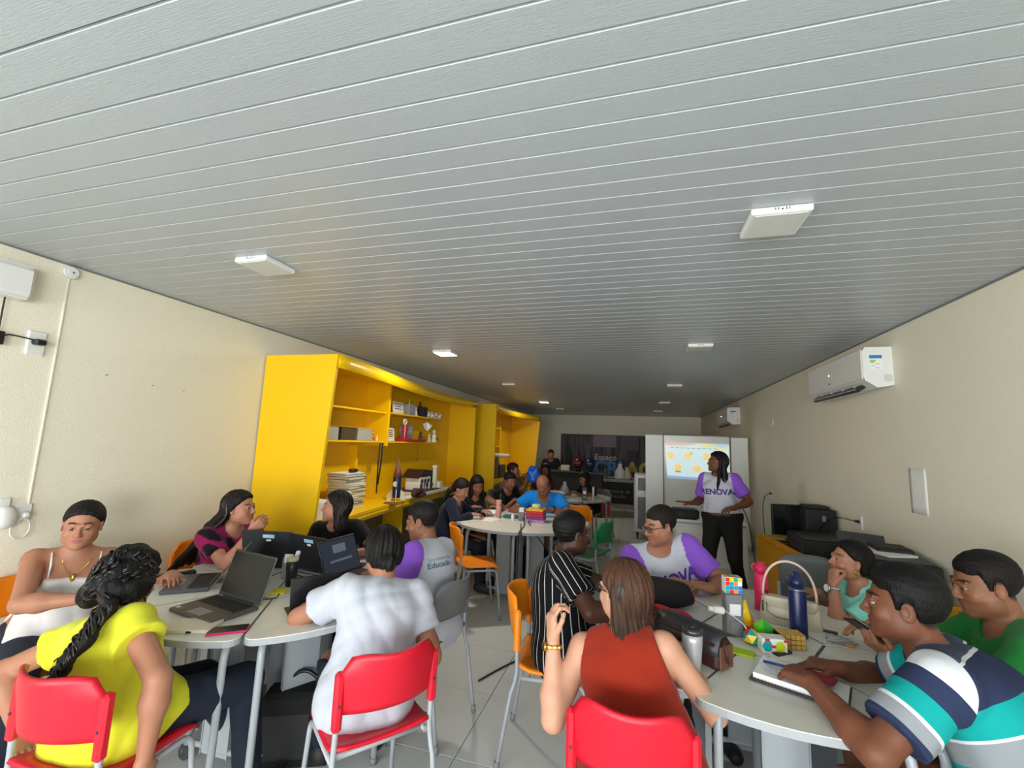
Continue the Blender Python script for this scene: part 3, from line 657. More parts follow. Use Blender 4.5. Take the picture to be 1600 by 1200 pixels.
# ---- sockets and leads on the right wall
def wall_socket(x, y, z, label, side=-1, w_=.075, h_=.12, plug=True):
    t = thing('wall_socket', label, 'socket', (x, y, z)); q = MB(); q.box((side * .005, 0, 0), (.01, w_, h_), b=.003); q.build('cover_plate', m_white, t)
    q = MB(); q.box((side * .0105, 0, .012), (.002, w_ * .5, h_ * .3), b=.0005); q.build('socket_insert', mat('off_white_cover', hexc('#cfcfca'), .5), t)
    if plug: q = MB(); q.box((side * .025, 0, .01), (.035, .03, .022), b=.006); q.build('plug', m_black, t)
    return t
wall_socket(XR, 4.50, 1.035, 'wall socket with a black plug, above the black printers')
wall_socket(XR, 7.02, 1.02, 'wall socket with a plug, beside the whiteboard')
wall_socket(XR, 6.88, 2.02, 'small blank cover plate high on the right wall', plug=False, w_=.06, h_=.09)
def cable(name, label, pts, r, m, cat='cable', group=None, sub=6):
    t = thing(name, label, cat, pts[0], 0, group); P = [Vector(p) for p in pts]; out = []
    for i in range(len(P) - 1):
        p0 = P[max(0, i - 1)]; p1 = P[i]; p2 = P[i + 1]; p3 = P[min(len(P) - 1, i + 2)]
        for k in range(sub):
            s = k / sub; out.append(.5 * ((2 * p1) + (p2 - p0) * s + (2 * p0 - 5 * p1 + 4 * p2 - p3) * s * s + (-p0 + 3 * p1 - 3 * p2 + p3) * s ** 3))
    out.append(P[-1]); b = MB(); b.tube(out, r, 6); b.build('lead', m, t, True); return t
cable('power_lead', 'black lead running from the socket behind the printers', [(XR - .045, 4.50, 1.045), (1.70, 4.62, 1.05), (1.66, 4.8, .95), (1.62, 4.9, .78), (1.60, 4.75, .80)], .004, m_black)
cable('power_lead', 'black lead hanging from the socket beside the whiteboard', [(XR - .045, 7.02, 1.03), (1.72, 6.95, .98), (1.68, 6.9, .80), (1.70, 6.9, .40), (1.72, 6.85, .02)], .005, m_black)
cable('power_lead', 'thin black lead looping on the floor beside the yellow desk', [(1.30, 6.3, .90), (1.36, 6.25, .7), (1.40, 6.2, .3), (1.42, 6.0, .006), (1.34, 5.7, .006), (1.22, 5.75, .006)], .006, m_black)
cable('power_lead', 'black loop of lead rising between tower and printers', [(1.74, 4.95, .98), (1.73, 4.85, 1.0), (1.72, 4.78, .9), (1.68, 4.8, .8), (1.6, 4.65, .78)], .004, m_black)
# ---- yellow desk along the right wall
t = thing('yellow_desk', 'worn orange-yellow desk along the right wall', 'desk', (1.25, 5.1, 0))
dp = [(1.17, 5.10), (1.31, 3.30), (1.825, 3.30), (1.825, 5.15)]
b = MB(); b.prism(dp, .725, .75); b.build('desk_top', m_yeld, t, True)
b = MB(); b.prism([(1.175, 5.08), (1.30, 3.35), (1.32, 3.35), (1.195, 5.08)], .02, .724); b.build('front_panel', m_yeld, t, True)
b = MB(); b.prism([(1.20, 5.07), (1.82, 5.12), (1.82, 5.14), (1.20, 5.09)], .0, .724); b.build('side_panel', m_yeld, t, True)
b = MB(); b.prism([(1.325, 3.33), (1.82, 3.33), (1.82, 3.35), (1.325, 3.35)], .0, .724); b.build('side_panel', m_yeld, t, True)
t = thing('desk_divider', 'worn orange-yellow angled panel standing at the near end of the desk', 'panel', (1.22, 4.7, .7515))
b = MB(); b.prism([(1.185, 5.06), (1.30, 3.95), (1.315, 3.95), (1.20, 5.06)], .7515, .80); b.build('panel', m_yeld, t, True)
t = thing('monitor', 'black flat monitor standing at the far end of the yellow desk', 'monitor', (1.45, 4.98, .751), math.radians(15))
b = MB(); b.box((0, 0, .20), (.36, .03, .30), b=.006); b.build('housing', m_black, t); b = MB(); b.box((0, -.0155, .205), (.33, .003, .27)); b.build('screen', mat('glossy_screen', hexc('#16181b'), .08), t)
b = MB(); b.box((0, .02, .03), (.05, .03, .06)); b.box((0, .01, .005), (.2, .14, .01), b=.004); b.build('stand', m_black, t)
t = thing('computer_tower', 'tall black computer tower against the right wall', 'computer', (1.67, 4.98, .751), math.radians(5))
b = MB(); b.box((0, 0, .165), (.26, .22, .33), b=.012); b.box((-.01, 0, .345), (.2, .18, .03), b=.01); b.build('case', m_blackm, t)
b = MB(); b.box((.02, -.1115, .25), (.03, .003, .05)); b.build('badge', m_mgrey, t)
t = thing('black_printer', 'flat wide black printer lying in front of the computer tower', 'printer', (1.52, 4.42, .751), math.radians(-4))
b = MB(); b.box((0, 0, .075), (.42, .50, .15), b=.012); b.build('case', m_blackm, t); b = MB(); b.box((0, 0, .154), (.38, .44, .008), b=.003); b.build('lid', m_black, t); b = MB(); b.box((-.2105, 0, .07), (.003, .42, .012)); b.build('slot', m_dgrey, t)
t = thing('open_laptop', 'dark laptop standing open with papers behind the woman in mint', 'laptop', (1.64, 4.05, .751), math.radians(-28))
b = MB(); b.box((0, 0, .01), (.34, .23, .02), b=.005); b.build('base', m_black, t)
R = Matrix.Rotation(math.radians(-18), 3, 'X'); b = MB(); b.box((0, .15, .13), (.34, .012, .23), R, b=.004); b.build('lid', m_black, t)
t = thing('ink_printer', 'boxy black printer with a white sticker, nearest on the desk', 'printer', (1.60, 3.58, .751), math.radians(-6))
b = MB(); b.box((0, 0, .10), (.40, .44, .20), b=.012); b.box((.05, .1, .22), (.2, .2, .06), b=.01); b.build('case', m_blackm, t)
b = MB(); b.box((0, -.02, .206), (.36, .36, .01), b=.003); b.build('lid', m_dgrey, t)
b = MB(); b.box((.05, -.2215, .115), (.15, .003, .075)); s_ = b.build('sticker', m_paper, t)
b = MB()
for k in range(3): b.box((.07, -.2235, .135 - k * .02), (.085, .001, .007))
b.box((.0, -.2235, .12), (.03, .001, .035)); b.build('sticker_print', m_dgrey, s_)
b = MB(); b.tube([(.2, -.1, .09), (.225, -.1, .09)], .02, 10); b.build('side_knob', m_black, t)
simple_box('paper_sheets', 'white papers on top of the nearest black printer', 'papers', (1.60, 3.62, .963), (.2, .28, .012), m_paper, rz=20, bev=.001)
simple_box('black_tray', 'thin black frame with yellowish card on the far desk corner', 'tray', (1.30, 4.84, .8005), (.16, .22, .012), mat('ochre_card', hexc('#a08a3a'), .6), rz=-30, bev=.002)
t = thing('grey_folding_chair', 'grey plastic panel leaning beside the yellow desk behind the navy bottle', 'panel', (1.13, 3.62, 0))
b = MB(); b.grid(lambda u, v: (-.17 + .34 * u + .02 * v, .02 * math.cos(u * PI) , .48 + .42 * v - .05 * v * (2 * u - 1) ** 4), 10, 8, .014); b.build('back_shell', m_greyp, t)
b = MB()
for s in (-1, 1): b.tube([(s * .16, .02, .7), (s * .16, .0, .45), (s * .17, -.03, .01)], .011, 8)
b.build('tube_frame', m_tube, t)
# ---- white board with the projected picture
t = thing('whiteboard', 'tall white board with side wings carrying the projected picture', 'whiteboard', (.96, 8.0, 0))
q = MB(); q.box((.30, 8.02, .97), (.29, .05, 1.72), b=.006); q.build('wing', m_white, t, True)
q = MB(); q.box((1.63, 8.02, .96), (.27, .05, 1.72), b=.006); q.build('wing', m_white, t, True)
q = MB(); q.box((.97, 8.04, .98), (1.05, .04, 1.70), b=.004); q.build('writing_surface', mat('glossy_whiteboard', hexc('#dfe0da'), .22), t, True)
q = MB(); q.box((.97, 8.02, 1.84), (1.06, .05, .02)); q.box((1.50, 8.01, .98), (.018, .05, 1.72)); q.box((.45, 8.01, .98), (.014, .05, 1.72)); q.build('frame_rail', mat('bronze_rail', hexc('#6d6455'), .5), t, True)
for x in (.25, 1.65):
    q = MB(); q.box((x, 8.02, .06), (.08, .3, .04), b=.005); q.box((x, 8.02, .09), (.03, .03, .05)); q.build('foot', m_dgrey, t, True)
    for dy in (-.12, .12): q = MB(); q.tube([(x - .012, 8.02 + dy, .022), (x + .012, 8.02 + dy, .022)], .022, 10); q.build('caster', m_black, t, True)
# projected slide: light from the projector, one flat emitting layer with its drawing
def em(name, col, e, base=(.6, .6, .6)):
    if name in MATS: return MATS[name]
    m, N, L, P = _nodes(name); MATS[name] = m; P.inputs['Base Color'].default_value = tuple(base) + (1,); P.inputs['Emission Color'].default_value = tuple(col) + (1,); P.inputs['Emission Strength'].default_value = e; P.inputs['Roughness'].default_value = .4; return m
x0, x1, z0, z1 = .475, 1.485, 1.09, 1.705
t = thing('projected_slide', 'bright projected slide with yellow smiling faces on the white board', 'projection', (.98, 8.012, 1.09))
def flat(poly, y, m, name): b = MB(); n_ = len(poly); b.add([(x, y, z) for x, z in poly], [tuple(range(n_))]); return b.build(name, m, t, True)
flat([(x0, z1), (x0 + .04, z0 + .02), (x1, z0), (x1, z1)], 8.014, em('slide_background', hexc('#cdeef2'), .62), 'slide')
flat([(x0, z1), (x0 + .003, z1 - .05), (x0 + .35, z1 - .045), (x0 + .6, z1 - .01), (x0 + .6, z1)], 8.0135, em('slide_coral', hexc('#f0a58c'), .6), 'band')
flat([(x0 + .45, z1), (x0 + .62, z1 - .05), (x1 - .12, z1 - .10), (x1, z1 - .06), (x1, z1)], 8.0132, em('slide_yellow', hexc('#e6e27a'), .62), 'band')
flat([(x0 + .72, z1), (x1 - .1, z1 - .06), (x1, z1 - .03), (x1, z1)], 8.0130, em('slide_sky', hexc('#8fc6ea'), .62), 'band')
flat([(x0 + .036, z0 + .06), (x0 + .04, z0 + .02), (x1, z0), (x1, z0 + .035)], 8.0134, em('slide_blue', hexc('#5d9fe0'), .6), 'band')
b = MB()
for k in range(9): b.box((x0 + .12 + k * .085, 8.0128, z1 - .085), (.055, .0004, .014))
b.build('title_line', em('slide_ink', hexc('#6f8f9a'), .4), t, True)
me_face = em('slide_face', hexc('#f3cf55'), .72); me_ink = em('slide_face_ink', hexc('#9a7a30'), .4)
for k, (fx, fz) in enumerate([(.09, .40), (.37, .40), (.66, .40), (.21, .20), (.51, .19)]):
    c = Vector((x0 + fx, 8.0126, z0 + fz)); r_ = .065
    b = MB(); b.add([c + Vector((r_ * math.cos(a), 0, r_ * math.sin(a))) for a in np.linspace(0, 2 * PI, 21)[:-1]], [tuple(range(20))]); f = b.build('face', me_face, t, True)
    b = MB()
    for s in (-1, 1): b.box(c + Vector((s * .024, -.0004, .015)), (.012, .0003, .018))
    b.tube([c + Vector((.035 * math.sin(a), -.0006, -.012 - .022 * math.cos(a))) for a in np.linspace(-1.1, 1.1, 7)], .0035, 4)
    if k == 3: b.box(c + Vector((0, -.0004, -.07)), (.09, .0003, .03))
    if k == 1: b.box(c + Vector((.055, -.0004, .045)), (.03, .0003, .03))
    b.v = [(v[0] - t.location.x, v[1] - t.location.y, v[2] - t.location.z) for v in b.v]; b.build('face_ink', me_ink, f)
# ---- projector on a white stand
t = thing('white_side_table', 'white low cabinet table carrying the projector', 'table', (.86, 6.25, 0))
b = MB(); b.box((.86, 6.25, .715), (.88, .5, .03), b=.004); b.build('table_top', m_white, t, True)
b = MB(); b.box((1.28, 6.25, .35), (.02, .46, .70)); b.box((.44, 6.25, .35), (.02, .46, .70)); b.build('side_panel', m_white, t, True)
b = MB(); b.box((.86, 6.06, .43), (.82, .016, .5)); b.build('front_panel', m_white, t, True)
t = thing('projector', 'black projector on the white table left of the standing woman', 'projector', (.60, 6.12, .731), math.radians(4))
b = MB(); b.box((0, 0, .065), (.30, .24, .11), b=.015); b.build('housing', m_blackm, t); b = MB(); b.tube([(.07, .12, .07), (.07, .135, .07)], .03, 16); b.build('lens', m_black, t)
b = MB()
for k in range(5): b.box((-.09 + .014 * k, -.1205, .06), (.005, .003, .05))
b.build('vent', m_dgrey, t); b = MB()
for x in (-.11, .11): b.tube([(x, -.08, 0), (x, -.08, .012)], .012, 8); b.tube([(x, .08, 0), (x, .08, .012)], .012, 8)
b.build('foot', m_black, t)
# ---- charging cart behind the board
t = thing('charging_cart', 'white cart with grey panels behind the left edge of the white board', 'cart', (.22, 8.5, 0))
b = MB(); b.box((.22, 8.55, .62), (.50, .5, 1.02), b=.03); b.build('cabinet', m_white, t, True)
b = MB(); b.box((.17, 8.297, .95), (.28, .01, .22), b=.003); b.build('panel', m_mgrey, t, True)
b = MB(); b.box((.17, 8.297, .45), (.29, .01, .55), b=.003); b.build('panel', m_mgrey, t, True)
for x in (.02, .42):
    for y in (8.35, 8.75): b = MB(); b.tube([(x - .015, y, .05), (x + .015, y, .05)], .05, 14); b.box((x, y, .09), (.05, .05, .04)); b.build('caster', m_black, t, True)
# ---- far wall: printed banner
m_, N, L, P = _nodes('banner_print'); MATS['banner'] = m_
tc = N.new('ShaderNodeTexCoord'); mp = N.new('ShaderNodeMapping'); mp.inputs['Scale'].default_value = (5, 1, .5); L.new(tc.outputs['Object'], mp.inputs[0])
nz = N.new('ShaderNodeTexNoise'); nz.inputs['Scale'].default_value = 2.2; nz.inputs['Detail'].default_value = 6; L.new(mp.outputs[0], nz.inputs[0])
cr = N.new('ShaderNodeValToRGB'); L.new(nz.outputs['Fac'], cr.inputs[0]); cr.color_ramp.elements[0].position = .38; cr.color_ramp.elements[0].color = hexc('#1e1c24') + (1,); cr.color_ramp.elements[1].position = .68; cr.color_ramp.elements[1].color = hexc('#6a5f68') + (1,)
L.new(cr.outputs[0], P.inputs['Base Color']); P.inputs['Roughness'].default_value = .6
t = thing('wall_banner', 'dark wood-look banner with blue and yellow lettering on the far wall', 'banner', (-.6, 13.97, 1.0))
b = MB(); b.box((-.60, 13.985, 1.32), (3.44, .012, 1.26)); b.build('banner_sheet', m_, t, True)
b = MB(); b.box((-.95, 13.976, 1.75), (.70, .004, .36)); b.build('pale_print_patch', mat('print_mauve', hexc('#8c7c84'), .6, var=.2), t, True)
b = MB(); b.box((-.20, 13.976, 1.72), (.55, .004, .42)); b.build('pale_print_patch', mat('print_mauve_dark', hexc('#5f555d'), .6, var=.2), t, True)
mtb = mat('letter_blue', hexc('#3f8fc8'), .5); mty = mat('letter_yellow', hexc('#c9b83c'), .5); mtw = mat('letter_white', hexc('#d8d8d4'), .5)
def banner_text(name, s, size, m, x, y, z, bold=0): text(name, s, size, m, t, (x - t.location.x, y - t.location.y, z - t.location.z), (PI / 2, 0, 0), .003, 'LEFT', bold)
banner_text('lettering_espaco', 'Espaço', .24, mtw, -1.25, 13.97, 1.25, .002)
banner_text('lettering_blue', 'CRI', .56, mtb, -1.27, 13.968, .92, .022)
banner_text('lettering_yellow', 'AÇÃO', .56, mty, -.30, 13.966, .92, .022)
# ---- far desk with dark cloth front
t = thing('far_desk', 'grey-topped desk with a black lettered front before the banner', 'desk', (-.6, 12.4, 0))
b = MB(); b.box((-.55, 12.45, .715), (1.10, .6, .03), b=.004); b.build('desk_top', m_edge, t, True)
b = MB(); b.box((-.55, 12.20, .38), (1.02, .02, .56)); b.build('front_cloth', m_blackm, t, True)
for x in (-1.06, -.05):
    b = MB(); b.box((x, 12.19, .35), (.04, .04, .70), b=.004); b.build('leg', m_edge, t, True)
b = MB(); b.box((-.55, 12.19, .05), (1.0, .03, .03)); b.build('stretcher', m_edge, t, True)
for s, z in (('Secretaria de', .42), ('Educação', .30)): text('lettering', s, .13, mat('letter_grey', hexc('#8a8c90'), .6), t, (-.5 - t.location.x, 12.188 - t.location.y, z), (PI / 2, 0, 0), .001)
def knotbag(x, y, z, h, m, label, name='plastic_bag'):
    t = thing(name, label, 'bag', (x, y, z)); b = MB(); vs = []; n = 18
    prof = [(.0, .0), (.55, .0), (.62, .12), (.55, .4), (.38, .62), (.20, .8), (.26, .92), (.10, 1.0)]
    for r_, zz_ in prof:
        for k in range(n): a = 2 * PI * k / n; q = 1 + .12 * math.sin(5 * a + 7 * zz_); vs.append((r_ * h * .62 * q * math.cos(a), r_ * h * .5 * q * math.sin(a), zz_ * h))
    b.add(vs, [(i * n + k, i * n + (k + 1) % n, (i + 1) * n + (k + 1) % n, (i + 1) * n + k) for i in range(len(prof) - 1) for k in range(n)], True); b.build('bag_film', m, t); return t
knotbag(-.42, 12.40, .7305, .42, m_white, 'white plastic bag standing on the far desk')
knotbag(-.24, 12.45, .7305, .33, m_cream, 'smaller pale plastic bag right of the white one on the far desk')
figurine(-.82, 12.4, .7305, .26, m_mgrey, 'grey bottle-like object at the left of the far desk')
# dark bench at the far left with a monitor and the glossy helmets
t = thing('far_bench', 'black bench unit at the far end behind the far tables', 'bench', (-1.45, 10.4, 0))
b = MB(); b.box((-1.55, 10.5, .98), (1.7, .6, .04), b=.004); b.build('bench_top', m_black, t, True); b = MB(); b.box((-1.55, 10.5, .48), (1.6, .5, .95)); b.build('bench_body', m_blackm, t, True)
for x, m, lab in ((-1.29, mat('dark_red_gloss', hexc('#4a0b10'), .15), 'glossy dark red helmet on the far bench'), (-1.02, mat('dark_blue_gloss', hexc('#10204a'), .15), 'glossy dark blue helmet on the far bench')):
    t = thing('helmet', lab, 'helmet', (x, 10.3, 1.002)); b = MB(); b.lathe([(.05, 0), (.05, .10)], 12); b.build('stand', m_black, t)
    b = MB(); b.lathe([(.07, .09), (.115, .13), (.125, .20), (.10, .28), (.05, .32), (.005, .33)], 18); b.build('shell', m, t)
    b = MB(); b.box((0, -.105, .19), (.14, .05, .06), b=.015); b.build('visor', m_black, t)
simple_box('white_box_far', 'pale box left of the helmets on the far bench', 'box', (-1.60, 10.4, 1.002), (.2, .2, .12), m_greybox)
# ---- left wall fittings
t = thing('wifi_router', 'white plastic housing high on the left wall, cut by the picture edge', 'housing', (XL, 1.36, 2.27))
b = MB(); b.box((.05, 0, .085), (.10, .24, .17), b=.02); b.build('housing', m_white, t); b = MB(); b.box((.055, 0, .172), (.09, .22, .006), b=.002); b.build('lid', m_white, t); b = MB(); b.box((.05, 0, -.004), (.08, .2, .008)); b.build('base_plate', m_white, t)
t = thing('smoke_sensor', 'round white sensor where the left wall meets the ceiling', 'sensor', (XL, 1.66, 2.50))
b = MB(); b.tube([(0, 0, 0), (.022, 0, 0)], .036, 20); b.tube([(.022, 0, 0), (.034, 0, 0)], .026, 20); b.build('body', m_white, t); b = MB(); b.tube([(.034, 0, 0), (.036, 0, 0)], .006, 10); b.build('eye', m_mgrey, t)
t = thing('double_socket', 'white double wall socket with a black adapter in it', 'socket', (XL, 1.565, 2.05)); b = MB(); b.box((.008, 0, 0), (.016, .085, .14), b=.008); b.build('cover_plate', m_white, t)
b = MB(); b.box((.035, 0, .005), (.05, .05, .032), b=.008); b.build('adapter', m_black, t)
cable('router_lead', 'black lead from the housing down to the wall adapter', [(XL + .03, 1.40, 2.27), (XL + .03, 1.40, 2.15), (XL + .02, 1.41, 2.06), (XL + .03, 1.45, 2.07), (XL + .06, 1.53, 2.06)], .004, m_black)
simple_box('inline_transformer', 'black in-line transformer hanging at the left picture edge', 'adapter', (XL + .025, 1.41, 2.01), (.03, .03, .07), m_black)
t = thing('cable_trunking', 'thin white cable trunking running down the left wall', 'trunking', (XL, 1.66, 1.15)); b = MB(); b.box((.004, 0, .66), (.008, .010, 1.33), b=.002); b.build('trunk', m_wall, t)
t = thing('low_socket', 'white wall socket with coiled white leads, left of the seated woman', 'socket', (XL, 1.64, 1.12)); b = MB(); b.box((.008, 0, 0), (.016, .07, .09), b=.005); b.build('cover_plate', m_white, t); b = MB(); b.box((.03, 0, -.01), (.04, .03, .03), b=.008); b.build('plug', m_white, t)
m_wlead = mat('white_lead', hexc('#dcdcd6'), .5)
cable('white_lead', 'coiled white lead hanging under the low socket', [(XL + .045, 1.64, 1.10)] + [(XL + .03, 1.63 + .04 * math.sin(a), 1.04 + .055 * math.cos(a)) for a in np.linspace(0, 4 * PI, 16)] + [(XL + .03, 1.60, 1.06), (XL + .03, 1.575, 1.08)], .004, m_wlead, sub=3)
t = thing('night_light', 'oval white plug-in device at the left picture edge', 'device', (XL, 1.555, 1.05)); b = MB(); b.lathe([(.02, 0), (.045, .02), (.048, .06), (.035, .10), (.01, .115)], 16, (.035, 0, 0), .7, 1); b.build('body', m_white, t); b = MB(); b.box((.01, 0, .13), (.02, .05, .05), b=.006); b.build('cover_plate', m_white, t)
m_mark = mat('wall_scuff', hexc('#8f8a7c'), .9)
wl_ = bpy.data.objects['wall_left']
for y_, z_, s_ in ((1.93, 1.93, .02), (2.21, 1.90, .014), (2.43, 1.89, .012)): b = MB(); b.box((XL + .0006, y_, z_), (.0008, s_, .006), Matrix.Rotation(.6, 3, 'X')); b.build('scuff_mark', m_mark, wl_)
# floor cable across the aisle
cable('floor_cable', 'black cable snaking across the floor tiles in the aisle', [(-1.02, 3.0, .008), (-.85, 3.35, .008), (-.62, 3.62, .008), (-.50, 3.95, .008), (-.62, 4.3, .3), (-1.05, 4.55, .745), (-1.10, 4.75, .765)], .006, m_black)
# ================================================================ things on the tables
TZ = .7506
m_alu = mat('laptop_grey', hexc('#5c5e62'), .4, .4); m_key = mat('laptop_keys', hexc('#17181a'), .6); m_lid = mat('laptop_lid_black', hexc('#1c1e22'), .45)
m_scr = em('laptop_screen_on', hexc('#3a4658'), .35, (.01, .01, .012)); m_silver = mat('silver_plastic', hexc('#8d9094'), .4)
def laptop(label, x, y, yaw, w_=.34, d_=.235, open_=112, body=None, lidm=None, on=False, stickers=False):
    """yaw: the direction from the user to the screen"""
    body = body or m_lid; lidm = lidm or m_lid
    t = thing('laptop', label, 'laptop', (x, y, TZ), math.radians(yaw - 90))
    b = MB(); b.box((0, 0, .009), (w_, d_, .017), b=.004); ba = b.build('base', body, t)
    nx, ny = 14, 5; b = MB()
    for i in range(nx):
        for j in range(ny): b.box(((i - (nx - 1) / 2) * w_ * .062, .012 + j * .0185, .0187), (w_ * .053, .0155, .0025))
    k = b.build('keyboard', m_key, t); k['kind'] = 'stuff'
    b = MB(); b.box((0, -d_ * .30, .0180), (.10, .062, .0012)); b.build('trackpad', m_dgrey if body is m_lid else m_silver, ba)
    for kx in range(3 if body is not m_lid else 1):
        b = MB(); b.box((w_ * (-.42 + .05 * kx), -d_ * .38, .0180), (.014, .018, .0010)); b.build('sticker', m_paper if kx == 0 else m_mgrey, ba)
    a = math.radians(open_ - 90); R = Matrix.Rotation(-a, 3, 'X'); c = Vector((0, d_ / 2, .016))
    b = MB(); b.box(c + R @ Vector((0, .004, .112)), (w_, .007, .222), R, b=.002); li = b.build('screen_lid', lidm, t)
    b = MB(); b.box(c + R @ Vector((0, -.0006, .115)), (w_ - .018, .0012, .196), R); b.build('display', m_scr if on else m_screenoff, li)
    if on: b = MB(); b.box(c + R @ Vector((-.0, -.0016, .16)), (w_ * .35, .0006, .05), R); b.box(c + R @ Vector((0, -.0016, .09)), (w_ * .6, .0006, .012), R); b.build('picture', em('laptop_picture', hexc('#8a98a8'), .35, (.02, .02, .02)), li)
    b = MB(); b.tube([c + Vector((-w_ * .35, 0, 0)), c + Vector((w_ * .35, 0, 0))], .006, 8); b.build('hinge', m_key, t)
    if stickers:
        b = MB(); b.box(c + R @ Vector((-.01, .0085, .19)), (.075, .001, .022), R); b.build('lid_sticker', mat('sticker_blue', hexc('#9fc4d8'), .5, var=.3, vscale=40), li)
        b = MB(); b.box(c + R @ Vector((-.01, .0085, .165)), (.03, .001, .012), R); b.build('lid_sticker', m_paper, li)
    return t
laptop('grey laptop at the left table edge, in front of the woman in the strappy top', -2.38, 1.98, 38, .30, .22, 128, m_alu, m_alu)
laptop('large dark grey laptop nearest the camera on the left table', -1.94, 1.745, 80, .33, .225, 108, mat('laptop_bronze', hexc('#57524b'), .45, .2), mat('laptop_graphite', hexc('#2c2f31'), .4))
laptop('black laptop seen from behind, left one of two before the yellow side panel', -2.29, 2.49, 284, .33, .22, 100, stickers=True)
laptop('black laptop with a blue sticker on its lid, in front of the woman in black', -1.935, 2.525, 262, .33, .23, 104, m_alu, stickers=True)
laptop('black laptop with its screen lit, beside the man with lilac sleeves', -1.60, 2.40, 175, .31, .22, 112, on=True)
def phone(label, x, y, z, rz, case, tilt=None, w_=.075, l_=.155):
    t = thing('mobile_phone', label, 'phone', (x, y, z), math.radians(rz)); R = Matrix(((1, 0, 0), (0, 1, 0), (0, 0, 1))) if tilt is None else tilt
    b = MB(); b.box(R @ Vector((0, 0, .0045)), (w_, l_, .009), R, b=.004); b.build('phone_case', case, t)
    b = MB(); b.box(R @ Vector((0, 0, .0094)), (w_ - .008, l_ - .008, .001), R); b.build('display', m_screenoff, t); return t
m_pink = mat('pink_rubber', hexc('#d0246a'), .5)
phone('mobile phone in a pink case at the front edge of the left table', -1.69, 1.60, TZ, -52, m_pink)
phone('dark mobile phone lying beyond the grey laptop, near the woman in magenta', -2.50, 2.34, TZ, 60, m_copper)
phone('dark mobile phone beside the lit laptop, by the wrists of the woman in black', -1.76, 2.62, TZ, 20, m_black)
simple_box('notebook', 'closed pale notebook at the front edge of the left table', 'notebook', (-1.86, 1.575, TZ), (.20, .13, .014), m_cream, rz=22, bev=.001)
simple_box('eyeglass_case', 'long black case at the far left table edge', 'case', (-2.60, 2.05, TZ), (.05, .20, .02), m_black, rz=-32, bev=.006)
t = thing('pen', 'black pen between notebook and pink phone', 'pen', (-1.77, 1.56, TZ), math.radians(38)); b = MB(); b.tube([(-.07, 0, .0055), (.07, 0, .0055)], .0045, 8); b.tube([(.07, 0, .0055), (.082, 0, .0055)], [.0045, .001], 8); b.build('barrel', m_black, t)
t = thing('keys', 'small bunch of keys at the left table edge beside the grey laptop', 'keys', (-2.52, 1.82, TZ), .5); b = MB(); b.tube([(.015 * math.cos(a), .015 * math.sin(a), .002) for a in np.linspace(0, 2 * PI, 13)[:-1]], .0015, 5, closed=True); b.build('ring', m_chrome, t)
for k in range(3): b = MB(); b.box((.03 * math.cos(k), .03 * math.sin(k), .003 + .002 * k), (.045, .012, .002), Matrix.Rotation(k, 3, 'Z')); b.build('key', m_gold if k else m_dgrey, t)
socket_tower(-1.99, 2.27, 20, .125, 'grey socket tower in the middle of the laptops', m_mgrey)
t = thing('black_tumbler', 'black cup-shaped tumbler beside the grey socket tower among the laptops', 'cup', (-1.885, 2.165, TZ)); b = MB(); b.lathe([(.026, 0), (.031, .10), (.031, .135)], 18); b.build('cup_body', m_black, t); b = MB(); b.lathe([(.0325, .135), (.0325, .15), (.02, .153)], 18); b.build('lid', mat('cup_lid_cream', hexc('#b8a888'), .5), t)
t = thing('white_charger', 'white charger plugged at the top of the socket tower', 'charger', (-1.92, 2.24, .8760)); b = MB(); b.box((0, 0, .022), (.022, .022, .044), Matrix.Rotation(.3, 3, 'Y'), b=.004); b.build('body', m_white, t)
t = thing('glass_cup', 'small clear drinking cup beside the black laptop, before the woman in magenta', 'cup', (-2.36, 2.24, TZ)); b = MB(); b.lathe([(.025, 0), (.034, .085)], 16); b.build('cup', m_clear, t)
simple_box('sticky_notes', 'pad of yellow sticky notes beside the socket tower', 'sticky notes', (-1.86, 2.06, TZ), (.076, .076, .008), mat('sticky_yellow', hexc('#d8d030'), .8), rz=20, bev=.0005)
t = thing('tablet_folio', 'black tablet standing in its folio case in front of the sitter in white', 'tablet', (-1.48, 1.90, TZ), math.radians(52))
R = Matrix.Rotation(math.radians(-14), 3, 'X'); b = MB(); b.box(R @ Vector((0, 0, .085)), (.25, .009, .17), R, b=.003); b.build('tablet_body', m_screenoff, t); b = MB(); b.box((-.03, .075, .003), (.19, .12, .005)); b.build('folio_flap', m_black, t)
R2 = Matrix.Rotation(math.radians(48), 3, 'X'); b = MB(); b.box(Vector((0, .055, .05)), (.20, .004, .125), R2); b.build('folio_stand', m_black, t)
for k, P_ in enumerate([[(-1.96, 2.24, .79), (-1.85, 2.28, .757), (-1.78, 2.22, .757), (-1.70, 2.30, .757), (-1.62, 2.30, .757)], [(-1.95, 2.23, .78), (-1.90, 2.10, .757), (-1.80, 1.98, .757), (-1.86, 1.90, .757)], [(-1.97, 2.29, .79), (-1.90, 2.36, .757), (-1.80, 2.38, .757), (-1.72, 2.46, .757)], [(-2.02, 2.24, .79), (-2.10, 2.14, .757), (-2.18, 2.06, .757)]]):
    cable('charger_lead', ['black lead from the socket tower towards the lit laptop', 'black lead from the socket tower to the nearest laptop', 'black lead behind the socket tower towards the woman in black', 'black lead from the socket tower to the grey laptop'][k], P_, .0028, m_black, 'cable', 'leads among the laptops')
